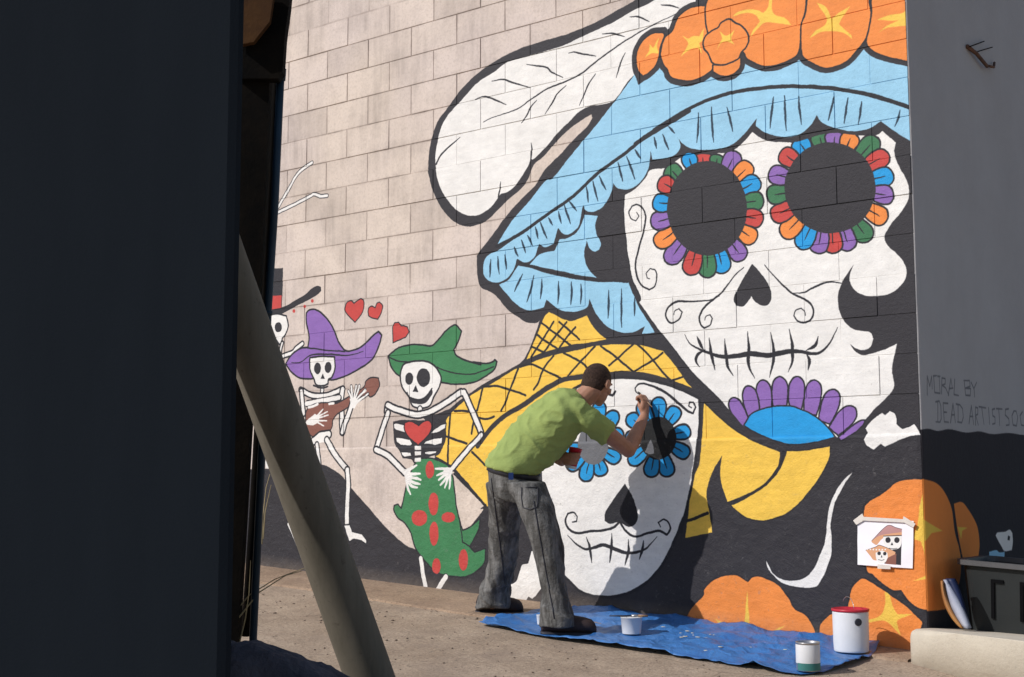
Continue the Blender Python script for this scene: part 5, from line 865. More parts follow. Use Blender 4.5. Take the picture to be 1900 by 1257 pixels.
CB = .2032; ZQ = 1.079   # course height, height where the courses start
def wall_mat(name, base_course=False):
    t = NT(name); p = t.pos(); sx = t.n('SeparateXYZ'); t.l(p, sx.inputs[0]); X, Z = sx.outputs[0], sx.outputs[2]
    cb = t.n('CombineXYZ'); t.l(t.math('DIVIDE', t.math('SUBTRACT', X, MX0), MX1 - MX0), cb.inputs[0]); t.l(t.math('DIVIDE', t.math('SUBTRACT', Z, MZ0), MZ1 - MZ0), cb.inputs[1])
    nz = t.n('TexNoise'); nz.inputs['Scale'].default_value = 11; nz.inputs['Detail'].default_value = 5; nz.inputs['Roughness'].default_value = .72; t.l(p, nz.inputs['Vector'])
    wob = t.n('VectorMath', operation='SUBTRACT'); t.l(nz.outputs['Color'], wob.inputs[0]); wob.inputs[1].default_value = (.5, .5, .5)
    wsc = t.n('VectorMath', operation='SCALE'); t.l(wob.outputs[0], wsc.inputs[0]); wsc.inputs['Scale'].default_value = .0032
    add = t.n('VectorMath', operation='ADD'); t.l(cb.outputs[0], add.inputs[0]); t.l(wsc.outputs[0], add.inputs[1])
    im = t.n('TexImage', image=mural, extension='EXTEND'); t.l(add.outputs[0], im.inputs[0])
    A = im.outputs['Alpha']; bare = t.math('SUBTRACT', 1.0, A)
    c = im.outputs['Color']
    # weather on the bare blocks
    streak = t.ramp(t.noise(p, 1.0, 6, .7, (16, 1, 1.6)), [(.40, 0.), (.66, 1.)])
    blotch = t.ramp(t.noise(p, 2.3, 6, .72), [(.42, 0.), (.68, 1.)])
    fine = t.noise(p, 55, 5, .75)
    g = t.mix(t.math('MULTIPLY', blotch, .75), (1, 1, 1), (.83, .83, .835), 'MIX')
    g = t.mix(t.math('MULTIPLY', streak, t.math('MULTIPLY', blotch, 1.0)), g, (.60, .595, .595), 'MIX')
    g = t.mix(t.ramp(fine, [(.48, 0.), (.72, .65)]), g, (.66, .65, .64))
    warm = t.ramp(t.noise(p, .9, 3, .5), [(.4, (1.0, .985, .985)), (.6, (1.04, 1.02, .97))])
    g = t.mix(1.0, g, warm, 'MULTIPLY')
    # soot in some joints
    r = t.math('DIVIDE', t.math('SUBTRACT', Z, ZQ), CB); fr = t.math('FRACT', r); fl = t.math('FLOOR', r)
    dz = t.math('MULTIPLY', t.math('MINIMUM', fr, t.math('SUBTRACT', 1.0, fr)), CB)
    h = t.math('ADD', t.math('DIVIDE', X, CB * 2), t.math('MULTIPLY', t.math('MODULO', fl, 2.0), .5)); h = t.math('FRACT', t.math('ADD', h, 100.0))
    dx = t.math('MULTIPLY', t.math('MINIMUM', h, t.math('SUBTRACT', 1.0, h)), CB * 2)
    d = t.math('MINIMUM', dz, dx)
    line = t.ramp(d, [(0., 1.), (.0045, 1.), (.009, 0.)])
    near = t.ramp(d, [(0., 1.), (.03, 0.)])
    soot = t.ramp(t.noise(p, 3.1, 4, .7), [(.42, .04), (.70, .95)])
    if not base_course:
        jb = t.math('MULTIPLY', line, soot)
        g = t.mix(t.math('MULTIPLY', jb, .75), g, (.40, .36, .345))
        g = t.mix(t.math('MULTIPLY', t.math('MULTIPLY', near, soot), .22), g, (.55, .52, .5))
    else:
        g = t.mix(t.ramp(t.noise(p, 18, 5, .7), [(.5, 0.), (.7, .35)]), g, (.6, .57, .55))
    oi = t.n('ObjectInfo'); g = t.mix(1.0, g, t.ramp(oi.outputs['Random'], [(0., (.86, .855, .85)), (.12, (.93, .925, .92)), (.35, (.97, .968, .965)), (1., (1.03, 1.03, 1.025))]), 'MULTIPLY')
    cbare = t.mix(1.0, c, g, 'MULTIPLY')
    # the painted part: thin, brushed, a little scuffed
    br = t.ramp(t.noise(p, 9, 5, .65, (1, 1, 2.5)), [(.3, (.88, .88, .885)), (.7, (1.05, 1.05, 1.05))])
    st_ = t.ramp(t.noise(p, 3.2, 5, .7, (1, 1, 1)), [(.35, (.93, .93, .925)), (.65, (1.03, 1.03, 1.03))])
    c = t.mix(1.0, c, st_, 'MULTIPLY')
    sp = t.ramp(t.noise(p, 95, 4, .75), [(.28, (.62, .61, .60)), (.39, (1, 1, 1))])
    cp = t.mix(1.0, t.mix(1.0, c, br, 'MULTIPLY'), sp, 'MULTIPLY')
    if base_course:
        sc = t.math('MULTIPLY', t.ramp(t.noise(p, 30, 5, .85), [(.58, 0.), (.68, 1.)]), t.ramp(t.noise(p, 2.5, 4, .7), [(.45, 0.), (.62, .6)]))
        cp = t.mix(sc, cp, (.20, .19, .19))
        low = t.ramp(t.math('SUBTRACT', Z, t.math('MULTIPLY', X, -.05)), [(0.0, .5), (.10, 0.)])
        cp = t.mix(t.math('MULTIPLY', low, t.noise(p, 14, 4, .7)), cp, (.30, .24, .19))
    t.col(t.mix(A, cbare, cp))
    rg = t.mix(A, (.95, .95, .95), (.62, .62, .62)); t.l(rg, t.b.inputs['Roughness'])
    hh = t.math('ADD', t.math('MULTIPLY', t.noise(p, 38, 5, .75), 1.0), t.math('MULTIPLY', t.noise(p, 150, 2, .6), .35))
    if base_course: hh = t.math('ADD', hh, t.math('MULTIPLY', t.noise(p, 9, 4, .6), 1.2))
    t.bump(hh, .7 if not base_course else .75, .0045 if not base_course else .0065)
    return t.m
M_block = wall_mat('painted_block'); M_base = wall_mat('parged_base', True)

def side_mat():
    t = NT('side_stucco'); p = t.pos(); sx = t.n('SeparateXYZ'); t.l(p, sx.inputs[0])
    cb = t.n('CombineXYZ'); t.l(t.math('DIVIDE', t.math('ADD', sx.outputs[1], .02), 4.02), cb.inputs[0]); t.l(t.math('DIVIDE', t.math('ADD', sx.outputs[2], .1), 1.8), cb.inputs[1])
    im = t.n('TexImage', image=sidep, extension='EXTEND'); t.l(cb.outputs[0], im.inputs[0])
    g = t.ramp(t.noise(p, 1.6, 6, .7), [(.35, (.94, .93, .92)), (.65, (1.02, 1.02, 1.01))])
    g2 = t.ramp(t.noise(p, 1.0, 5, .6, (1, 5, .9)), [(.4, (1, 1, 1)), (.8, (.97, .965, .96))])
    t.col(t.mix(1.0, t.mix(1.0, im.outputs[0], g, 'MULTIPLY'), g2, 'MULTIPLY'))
    t.b.inputs['Roughness'].default_value = .9
    t.bump(t.math('ADD', t.noise(p, 30, 5, .7), t.noise(p, 4, 3, .5)), .5, .006)
    return t.m
M_side = side_mat()

def ground_mat(name, apron=False):
    t = NT(name); p = t.pos()
    big = t.ramp(t.noise(p, .9, 5, .6), [(.35, (.385, .298, .222)), (.65, (.490, .388, .298))])
    mid = t.ramp(t.noise(p, 5, 6, .75), [(.3, (.78, .76, .75)), (.7, (1.08, 1.08, 1.07))])
    c = t.mix(1.0, big, mid, 'MULTIPLY')
    ag = t.ramp(t.noise(p, 75, 4, .75), [(.33, (.42, .40, .40)), (.45, (.95, .95, .95)), (.57, (1, 1, 1)), (.70, (1.55, 1.53, 1.5))])
    c = t.mix(1.0, c, ag, 'MULTIPLY')
    ck = t.n('TexVoronoi', feature='DISTANCE_TO_EDGE'); ck.inputs['Scale'].default_value = .55; cw_ = t.mix(.35, p, t.n('TexNoise').outputs['Color'], 'ADD'); t.l(cw_, ck.inputs[0])
    c = t.mix(t.ramp(ck.outputs[0], [(0., .35), (.0015, .2), (.003, 0.)]), c, (.10, .075, .06))
    oil = t.ramp(t.noise(p, 1.7, 5, .7), [(.52, 0.), (.68, .45)]); c = t.mix(oil, c, (.27, .21, .17))
    dk = t.ramp(t.noise(p, 24, 4, .7, (1, 1, 1)), [(.60, 0.), (.68, .75)])
    c = t.mix(dk, c, (.17, .135, .11))
    if apron: c = t.mix(1.0, c, (.92, .85, .80), 'MULTIPLY')
    t.col(c); t.b.inputs['Roughness'].default_value = .95; t.b.inputs['Specular IOR Level'].default_value = .15
    t.bump(t.math('ADD', t.noise(p, 60, 5, .8), t.math('MULTIPLY', t.noise(p, 8, 4, .6), 1.5)), .7, .008)
    return t.m
M_ground = ground_mat('worn_concrete'); M_apron = ground_mat('apron_concrete', True)
def kerb_mat():
    t = NT('kerb_concrete'); p = t.pos()
    c = t.ramp(t.noise(p, 3, 5, .65), [(.35, (.50, .44, .355)), (.65, (.60, .54, .445))])
    c = t.mix(t.ramp(t.noise(p, 70, 4, .8), [(.60, 0.), (.72, .6)]), c, (.30, .26, .22))
    t.col(c); t.b.inputs['Roughness'].default_value = .95
    t.bump(t.noise(p, 50, 5, .8), .6, .006); return t.m
M_kerb = kerb_mat()
def tarp_mat():
    t = NT('tarp_blue'); v = t.objc()
    t.col(t.mix(t.ramp(t.noise(v, 7, 6, .7), [(.35, 0.), (.65, 1.)]), (.050, .195, .50), (.030, .135, .40)))
    t.b.inputs['Roughness'].default_value = .42; t.b.inputs['Specular IOR Level'].default_value = .45
    vo = t.n('TexVoronoi', feature='DISTANCE_TO_EDGE'); vo.inputs['Scale'].default_value = 9
    ds = t.n('Mapping'); t.l(v, ds.inputs[0]); t.l(ds.outputs[0], vo.inputs[0])
    h = t.math('ADD', t.math('MULTIPLY', t.noise(v, 16, 5, .7), 1.0), t.math('MULTIPLY', t.ramp(vo.outputs[0], [(0., 1.), (.12, 0.)]), .25))
    t.bump(t.math('ADD', h, t.math('MULTIPLY', t.noise(v, 60, 3, .6), .2)), .75, .013); return t.m
M_tarp = tarp_mat()
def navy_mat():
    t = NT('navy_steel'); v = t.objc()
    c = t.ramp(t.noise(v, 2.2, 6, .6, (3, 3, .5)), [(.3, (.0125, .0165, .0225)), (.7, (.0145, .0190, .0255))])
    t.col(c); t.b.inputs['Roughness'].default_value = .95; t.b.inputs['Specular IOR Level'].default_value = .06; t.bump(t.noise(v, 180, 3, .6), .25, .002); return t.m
M_navy = navy_mat()
def pipe_mat():
    t = NT('pipe_paint'); v = t.objc()
    c = t.ramp(t.noise(v, 3.5, 6, .7, (4, 4, .6)), [(.3, (.130, .115, .090)), (.7, (.195, .173, .138))])
    c = t.mix(t.ramp(t.noise(v, 26, 5, .75), [(.6, 0.), (.72, .6)]), c, (.07, .05, .04))
    t.col(c); t.b.inputs['Roughness'].default_value = .8; t.b.inputs['Specular IOR Level'].default_value = .12; t.bump(t.noise(v, 60, 4, .7), .3, .002); return t.m
M_pipe = pipe_mat()
M_rust = plain('rusty_steel', (.17, .085, .055), (.06, .035, .025), .9, 9, .6, 60)
M_rust_or = plain('rust_orange', (.085, .036, .008), (.045, .017, .005), .9, 5, .5, 50)
M_blackst = plain('black_steel', (.0045, .0042, .0042), (.009, .007, .0055), .9, 12, .5, 80, spec=.06)
M_thin = plain('blue_black_pipe', (.020, .045, .075), (.013, .03, .05), .45, 6, .2, 50)

# ---------------------------------------------------------------- ground
def sheet(name, x0, x1, y0, y1, step, dz, m, jag=0.0):
    b = bmesh.new(); nx, ny = max(1, int((x1 - x0) / step)), max(1, int((y1 - y0) / step)); g = []
    for j in range(ny + 1):
        row = []
        for i in range(nx + 1):
            x, y = x0 + (x1 - x0) * i / nx, y0 + (y1 - y0) * j / ny
            if jag and j == 0: y += (noise.noise(Vector((x * 9, 3, 0))) * jag)
            row.append(b.verts.new((x, y, gz(x, y) + dz)))
        g.append(row)
    for j in range(ny):
        for i in range(nx): b.faces.new((g[j][i], g[j][i + 1], g[j + 1][i + 1], g[j + 1][i]))
    return obj(name, b, m)
tag(sheet('ground', -150, 150, -150, 150, 10, 0, M_ground), kind='structure')
b = bmesh.new()           # strip of footing concrete along the wall, cracked loose from the paving
N = 160; fr_, bk_ = [], []
for i in range(N + 1):
    x = -7.0 + 7.0 * i / N; y = -.60 - .03 * math.sin(x * 2) + .02 * noise.noise(Vector((x * 7, 0, 0)))
    if x > -2.4: y = y + (x + 2.4) * .14
    t = .012
    fr_.append((b.verts.new((x, y, gz(x, y) - .01)), b.verts.new((x, y + .004, gz(x, y) + t - .004)), b.verts.new((x, y + .014, gz(x, y) + t)), b.verts.new((x, .0, gz(x, 0) + t))))
for a, c in zip(fr_, fr_[1:]):
    for k in range(3): b.faces.new((a[k], c[k], c[k + 1], a[k + 1]))
tag(obj('footing_strip', b, M_apron), kind='structure')
# loose grit, as nobody could count it
b = bmesh.new()
rs = random.Random(3)
def stone(b, x, y, r, z=None, rr=rs):
    M = Matrix.Translation((x, y, (gz(x, y) if z is None else z) + r * .3)) @ Matrix.Rotation(rr.random() * 6, 4, 'Z') @ Matrix.Diagonal((r * rr.uniform(.7, 1.5), r * rr.uniform(.6, 1), r * rr.uniform(.35, .7), 1))
    bmesh.ops.create_icosphere(b, subdivisions=1, radius=1, matrix=M)
for k in range(900):
    x, y = rs.uniform(-5.5, 1.2), -rs.random() ** 1.3 * 2.9 - .62
    stone(b, x, y, rs.choice([.003, .004, .005, .008]))
for k in range(420): stone(b, rs.uniform(-5.3, -.1), -rs.random() ** 2 * .25 - .01, rs.uniform(.003, .009), None)
tag(obj('gravel', b, plain('grit', (.22, .17, .13), (.12, .09, .07), .95, 30)), kind='stuff')

# ---------------------------------------------------------------- the building
bld = empty('block_building'); tag(bld, 'pale concrete block building with a day of the dead skull mural on its sunlit wall', 'building')
CW = CB * 2
def block_mesh(name, L, seed):
    rr = random.Random(seed); b = bmesh.new(); g = .0026
    box(b, g, L - g, 0, .10, g, CB - g); bevel(b, .0046, 1)
    for v in b.verts:
        if v.co.y < .02: v.co.y += .0012 * noise.noise(Vector((v.co.x * 4 + seed, v.co.z * 9, seed)))
    me = bpy.data.meshes.new(name); bmesh.ops.recalc_face_normals(b, faces=b.faces); b.to_mesh(me); b.free(); me.materials.append(M_block); return me
full = [block_mesh('block', CW, s) for s in range(4)]; half = [block_mesh('half_block', CB, s + 9) for s in range(2)]
rb = random.Random(11)
ROWS = 19
for r in range(ROWS):
    even = (r % 2 == 1)      # row with a half block at the corner
    z = ZQ + r * CB; x = 0.0; ro = rb.uniform(-.0026, .0026)
    if even:
        x -= CB; o = bpy.data.objects.new('block', rb.choice(half)); COLL.objects.link(o); o.parent = bld; o.location = (x, ro + rb.uniform(-.001, .001), z)
    while x > -5.9:
        x -= CW
        o = bpy.data.objects.new('block', rb.choice(full)); COLL.objects.link(o); o.parent = bld
        o.location = (x, ro + rb.uniform(-.0014, .0014), z); o.rotation_euler = (rb.uniform(-.006, .006), 0, rb.uniform(-.0025, .0025))
    XL = x
b = bmesh.new(); box(b, XL - .3, -.006, .0027, .09, ZQ - .02, ZQ + ROWS * CB); obj('mortar_bed', b, M_block, bld)
b = bmesh.new(); nx, nz = 420, 84; g = []     # rendered base below the courses
for j in range(nz + 1):
    row = []
    for i in range(nx + 1):
        x = (XL - .3) * (1 - i / nx) - .001 * 0; z = -.35 + (ZQ + .004 + .35) * j / nz
        v = Vector((x, 0, z)); y = -.004 + .0025 * noise.fractal(v * 5, 1, 2, 4) + .0016 * noise.fractal(v * 24, 1, 2, 3)
        if ZQ - z < .03: y -= .0018 * (noise.noise(v * 30) + .5)
        if i == nx: y = .0
        row.append(b.verts.new((x, y, z)))
    g.append(row)
for j in range(nz):
    for i in range(nx): b.faces.new((g[j][i], g[j][i + 1], g[j + 1][i + 1], g[j + 1][i]))
top = g[-1]; bk = [b.verts.new((v.co.x, .1, v.co.z)) for v in top]
for i in range(nx): b.faces.new((top[i], top[i + 1], bk[i + 1], bk[i]))
obj('base_course', b, M_base, bld, True)
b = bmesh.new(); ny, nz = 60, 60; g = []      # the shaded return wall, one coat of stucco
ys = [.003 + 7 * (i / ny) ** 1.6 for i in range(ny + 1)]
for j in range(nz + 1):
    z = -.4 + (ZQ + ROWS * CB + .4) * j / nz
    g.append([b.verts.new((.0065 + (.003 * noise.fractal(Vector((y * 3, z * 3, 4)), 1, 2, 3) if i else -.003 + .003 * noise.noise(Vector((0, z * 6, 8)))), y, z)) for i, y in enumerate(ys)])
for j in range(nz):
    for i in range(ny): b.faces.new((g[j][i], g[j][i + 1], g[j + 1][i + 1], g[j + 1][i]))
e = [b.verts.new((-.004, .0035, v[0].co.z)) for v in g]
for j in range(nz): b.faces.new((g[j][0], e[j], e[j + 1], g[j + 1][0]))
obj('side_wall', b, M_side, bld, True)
b = bmesh.new(); box(b, XL - .3, .03, -.03, 7.2, ZQ + ROWS * CB + .001, ZQ + ROWS * CB + .06); bevel(b, .008); obj('coping', b, M_side, bld)
b = bmesh.new(); box(b, XL - .3, -.02, .11, 7, -.3, ZQ + ROWS * CB - .01); obj('inner_wall', b, M_side, bld)

# rusty bracket left in the return wall
brk = empty('wall_bracket'); tag(brk, 'small rusty steel bracket stub sticking out of the shaded grey wall', 'bracket')
b = bmesh.new(); tube(b, [(0.0120, 0.8631, 3.2936), (0.0300, 0.9670, 3.2726), (0.0350, 1.1284, 3.2358)], [.012, .011, .010], 8); obj('bar', b, M_rust, brk, True)
b = bmesh.new(); tube(b, [(0.0350, 1.1104, 3.2377), (0.0300, 1.2582, 3.2657), (0.0200, 1.3023, 3.3049)], .008, 8); obj('hook', b, M_rust, brk, True)
for P in ([(0.0300, 0.8544, 3.2845), (0.0200, 1.1359, 3.3923)], [(0.0350, 0.9718, 3.2855), (0.0250, 1.2597, 3.3880)]):
    b = bmesh.new(); tube(b, P, .0035, 6); obj('nail', b, M_blackst, brk, True)

# reference sheet taped to the wall
PW, PH = (0.2884, 0.2370)
pimg = mural_image('print', PAPER, 0, PW, 0, PH, .0006, '#f2eef4')
def paper_mat():
    t = NT('printed_paper'); uv = t.n('UVMap'); im = t.n('TexImage', image=pimg, extension='EXTEND'); t.l(uv.outputs[0], im.inputs[0])
    t.col(im.outputs[0]); t.b.inputs['Roughness'].default_value = .6; return t.m
sheet_root = empty('taped_print'); tag(sheet_root, 'white paper print of two skulls taped to the orange flower by the corner', 'paper sheet')
b = bmesh.new(); uvl = b.loops.layers.uv.new('UVMap'); Q = [Vector(p) for p in ((-0.3478, 0.0000, 0.4232), (-0.0595, 0.0000, 0.4150), (-0.0457, 0.0000, 0.6484), (-0.3403, 0.0000, 0.6601))]
nu, nv = 12, 10; g = []
for j in range(nv + 1):
    row = []
    for i in range(nu + 1):
        u, v = i / nu, j / nv; p = (Q[0] * (1 - u) + Q[1] * u) * (1 - v) + (Q[3] * (1 - u) + Q[2] * u) * v
        p.y = -.012 - .006 * math.sin(u * 3.1) * (1 - v) - .004 * noise.noise(Vector((u * 3, v * 3, 0))); row.append(b.verts.new(p))
    g.append(row)
for j in range(nv):
    for i in range(nu):
        f = b.faces.new((g[j][i], g[j][i + 1], g[j + 1][i + 1], g[j + 1][i]))
        for lp, (a, c) in zip(f.loops, ((i, j), (i + 1, j), (i + 1, j + 1), (i, j + 1))): lp[uvl].uv = (a / nu, c / nv)
so = obj('sheet', b, paper_mat(), sheet_root, True)
M_tape = plain('masking_tape', (.74, .68, .62), (.66, .60, .55), .6, 20)
for kq, qq in enumerate((((-0.3612, 0.0000, 0.6461), (-0.3105, 0.0000, 0.6823), (-0.2971, 0.0000, 0.6498), (-0.3444, 0.0000, 0.6246)), ((-0.3111, 0.0000, 0.6660), (-0.0704, 0.0000, 0.6560), (-0.0709, 0.0000, 0.6400), (-0.3117, 0.0000, 0.6469)), ((-0.0921, 0.0000, 0.6717), (-0.0324, 0.0000, 0.6353), (-0.0441, 0.0000, 0.6165), (-0.0986, 0.0000, 0.6449)), ((-0.2355, 0.0000, 0.4299), (-0.1677, 0.0000, 0.4269), (-0.1683, 0.0000, 0.4082), (-0.2362, 0.0000, 0.4084)))):
    b = bmesh.new(); vs = [b.verts.new((p[0], -.0205 - kq * .0015, p[2])) for p in qq]; vt = [b.verts.new((p[0], -.0212 - kq * .0015, p[2])) for p in qq]
    b.faces.new(vs); b.faces.new(vt[::-1])
    for i in range(4): b.faces.new((vs[i], vs[(i + 1) % 4], vt[(i + 1) % 4], vt[i]))
    obj('tape', b, M_tape, sheet_root)

# ---------------------------------------------------------------- concrete kerb slab at the corner
b = bmesh.new(); fp = [(.006, -.27), (.31, -.43), (2.2, -1.38), (3.0, .3), (2.8, 2.4), (.02, 2.4), (.02, -.02)]
lo = [b.verts.new((x, y, gz(x, y) - .05)) for x, y in fp]; hi = [b.verts.new((x, y, .142 - .085 * (y + .15) - .02 * x)) for x, y in fp]
b.faces.new(lo[::-1]); b.faces.new(hi)
for i in range(len(fp)): b.faces.new((lo[i], lo[(i + 1) % len(fp)], hi[(i + 1) % len(fp)], hi[i]))
es = [e for e in b.edges if all(v in hi for v in e.verts)] + [e for e in b.edges if lo[0] in e.verts and hi[0] in e.verts]
bmesh.ops.bevel(b, geom=es, offset=.045, segments=5, profile=.5, affect='EDGES')
tag(obj('kerb', b, M_kerb, None, True), kind='structure')

# ---------------------------------------------------------------- tarp
def cdt_sheet(outline, step, zf):
    from mathutils.geometry import delaunay_2d_cdt
    xs = [p[0] for p in outline]; ys = [p[1] for p in outline]
    # densify outline
    O = []
    for i, p in enumerate(outline):
        q = outline[(i + 1) % len(outline)]; n = max(1, int(math.dist(p, q) / step))
        for k in range(n): O.append((p[0] + (q[0] - p[0]) * k / n, p[1] + (q[1] - p[1]) * k / n))
    def inside(x, y):
        c = False; j = len(O) - 1
        for i in range(len(O)):
            if (O[i][1] > y) != (O[j][1] > y) and x < (O[j][0] - O[i][0]) * (y - O[i][1]) / (O[j][1] - O[i][1]) + O[i][0]: c = not c
            j = i
        return c
    pts = [Vector(p) for p in O]; n0 = len(pts)
    x = min(xs)
    rr = random.Random(5)
    while x < max(xs):
        y = min(ys)
        while y < max(ys):
            px, py = x + rr.uniform(-.2, .2) * step, y + rr.uniform(-.2, .2) * step
            if inside(px, py) and min(math.dist((px, py), q) for q in O) > step * .5: pts.append(Vector((px, py)))
            y += step
        x += step
    v, e, f, *_ = delaunay_2d_cdt(pts, [], [list(range(n0))], 1, 1e-5)
    b = bmesh.new(); bv = [b.verts.new((p.x, p.y, gz(p.x, p.y) + zf(p.x, p.y))) for p in v]
    for t in f: b.faces.new([bv[i] for i in t])
    return b
FLAT = [(-0.2903, -0.2429, 0.0048), (-0.2423, -0.8171, -0.0206), (-1.3546, -0.5719, 0.0449), (-1.6480, -0.7960, 0.0506), (-1.8790, -0.6760, 0.0669)]
def tarp_z(x, y):
    k = 1.0
    for p in FLAT: k *= min(1.0, max(0.1, (math.dist((x, y), p[:2]) - .06) / .14))
    w = .022 * abs(noise.fractal(Vector((x * 3.0 + y * 2, y * 6, 1)), 1, 2, 4)) + .018 * (1 - abs(noise.noise(Vector((x * 2.2 - y * 3, y * 3, 5))))) ** 6 + .010 * (1 - abs(noise.noise(Vector((x * 7 + y * 5, y * 9, 2))))) ** 5
    return .007 + w * k + .006 * max(0, 1 - abs((x * .97 + y * .2 + 5) % .46 - .23) / .025) + .006 * max(0, 1 - abs((y - x * .04 + 5) % .40 - .2) / .025) + (.012 * max(0, 1 - abs(y + .04) / .1))
outline = [(-2.1512, -0.8558), (-2.1874, -0.7006), (-2.2274, -0.5411), (-2.1957, -0.3334), (-2.0471, -0.1176)]
outline = [(p[0], min(p[1], -.012)) for p in outline] + [(-1.9, -.012), (-1.3, -.02), (-.84, -.05), (-.5, -.012), (-.30, -.012), (-.235, -.03), (-.17, -.30), (-.16, -.545), (-.19, -.80), (-.24, -.90), (-.372, -.935), (-.69, -.906), (-1.10, -.919), (-1.577, -.939), (-1.9, -.90)]
tb = cdt_sheet(outline, .022, tarp_z)
to = obj('tarp', tb, M_tarp, None, True); sm = to.modifiers.new('t', 'SOLIDIFY'); sm.thickness = .0009
tag(to, 'crinkled blue plastic tarp spread on the ground below the mural', 'tarp')

b = bmesh.new()
for k in range(26):
    q = Vector((-1.0475, -0.4597, 0.0340)); x, y = q.x + rs.gauss(0, .10), q.y + rs.gauss(0, .05); r_ = rs.uniform(.003, .011)
    if k > 17: x, y = rs.uniform(-1.7, -.3), rs.uniform(-.8, -.15)
    bmesh.ops.create_icosphere(b, subdivisions=2, radius=1, matrix=Matrix.Translation((x, y, gz(x, y) + tarp_z(x, y) + .0015)) @ Matrix.Diagonal((r_ * rs.uniform(1, 2.2), r_, .002, 1)))
tag(obj('paint_drips', b, plain('dried_paint', (.62, .58, .45), (.50, .50, .46), .5), None, True), kind='stuff')
# ---------------------------------------------------------------- cans and cups
M_white = plain('white_label', (.74, .74, .76), (.64, .65, .68), .45, 5)
M_red = plain('red_lid', (.55, .03, .05), (.42, .02, .04), .4, 8)
M_metal = plain('can_metal', (.55, .55, .56), (.42, .42, .43), .35, 14, metal=.8)
M_dark = plain('dark_print', (.02, .02, .03), (.04, .04, .05), .5)
M_green = plain('green_label', (.06, .22, .20), (.04, .16, .15), .5, 10)
def on_tarp(x, y, h=.014): return gz(x, y) + h
big = Vector((-0.2903, -0.2429, 0.0048)); small = Vector((-0.2423, -0.8171, -0.0206))
r = .087; H = .205
c1 = empty('paint_can', (big.x, big.y, on_tarp(big.x, big.y))); tag(c1, 'large white paint can with a red lid, nearest the wall corner', 'paint can')
b = bmesh.new(); lathe(b, [(.93 * r, 0), (.955 * r, .004), (.96 * r, .012), (.985 * r, .05), (r * 1.0, H - .02), (r * 1.0, H - .008)], 40); obj('body', b, M_white, c1, True)
b = bmesh.new(); lathe(b, [(r * 1.0, H - .012), (r * 1.045, H - .011), (r * 1.05, H), (r * .97, H + .002), (r * .93, H - .006), (r * .2, H - .007)], 40); obj('lid', b, M_red, c1, True)
dv = Vector((2.53 - big.x, -6.5 - big.y)).normalized(); a0 = math.atan2(dv.y, dv.x) + .42
b = bmesh.new(); M = Matrix.Rotation(a0, 4, 'Z') @ Matrix.Translation((r * 1.008, 0, H * .72)) @ Matrix.Rotation(math.pi / 2, 4, 'Y'); lathe(b, [(.018, -.002), (.018, .002), (.012, .0025)], 20, M); obj('label_mark', b, M_dark, c1, True)
b = bmesh.new(); tube(b, [(-.02 + .055 * math.cos(a), .02 - .055 * math.cos(a), H + .0 + .055 * math.sin(a)) for a in [math.pi * k / 12 for k in range(0, 11)]], .0016, 6); obj('wire_handle', b, M_metal, c1, True)
r2, h2 = .054, .128
c2 = empty('paint_can', (small.x, small.y, on_tarp(small.x, small.y))); tag(c2, 'small open paint can with a green band at the front edge of the tarp', 'paint can')
b = bmesh.new(); lathe(b, [(r2 * .97, 0), (r2, .003), (r2, h2 - .006), (r2 * 1.04, h2 - .003), (r2 * 1.0, h2), (r2 * .93, h2 - .002), (r2 * .93, h2 - .03)], 32); obj('body', b, M_metal, c2, True)
b = bmesh.new(); lathe(b, [(r2 * 1.006, .034), (r2 * 1.010, .035), (r2 * 1.010, h2 - .012), (r2 * 1.006, h2 - .011)], 32, None, False, False); obj('label', b, M_white, c2, True)
b = bmesh.new(); n_ = 22; a1 = math.atan2(dv.y, dv.x)
for k in range(n_):
    for s_ in (0,):
        A, B_ = a1 - .95 + 2.7 * k / n_, a1 - .95 + 2.7 * (k + 1) / n_
        vs = [b.verts.new((r2 * 1.016 * math.cos(t_), r2 * 1.016 * math.sin(t_), zz)) for t_, zz in ((A, .004), (B_, .004), (B_, .036), (A, .036))]; b.faces.new(vs)
obj('green_band', b, M_green, c2)
b = bmesh.new(); lathe(b, [(r2 * .92, h2 - .03), (.001, h2 - .031)], 24, None, False, False); obj('paint', b, plain('white_paint', (.78, .76, .74), None, .3), c2)
def cup(name, x, y, r0, r1, h, m, label, cat, tilt=(0, 0, 0), z=None, fill=None):
    e = empty(name, (x, y, on_tarp(x, y) if z is None else z), tilt); tag(e, label, cat)
    b = bmesh.new(); lathe(b, [(r0, 0), (r0 * 1.01, .003), (r1, h), (r1 * 1.04, h + .001), (r1 * 1.04, h + .004), (r1 * .97, h + .004), (r0 * .96, .005), (.001, .005)], 28, None, True, False); obj('body', b, m, e, True)
    if fill: b = bmesh.new(); lathe(b, [(r1 * .92, h * .8), (.001, h * .8)], 24, None, False, False); obj('paint', b, fill, e)
    return e
cp = Vector((-1.3633, -0.5586, 0.0458)); cup('plastic_tub', cp.x, cp.y, .048, .056, .082, M_white, 'white plastic tub holding a paint brush across its rim, in the middle of the tarp', 'tub', fill=M_dark)
M_bristle = plain('dark_bristle', (.03, .02, .02), (.015, .012, .012), .8, 30); M_wood = plain('brush_wood', (.35, .22, .14), (.28, .17, .1), .5, 12)
pb = empty('paint_brush'); tag(pb, 'flat paint brush lying across the rim of the white tub', 'brush')
zt = on_tarp(cp.x, cp.y) + .0905; c_ = Vector((cp.x, cp.y, zt)); R2 = Vector((.786, .618, 0))
b = bmesh.new(); tube(b, [c_ - R2 * .115, c_ - R2 * .06, c_ + R2 * .005], [.006, .009, .009], 8, True, .45); obj('handle', b, M_dark, pb, True)
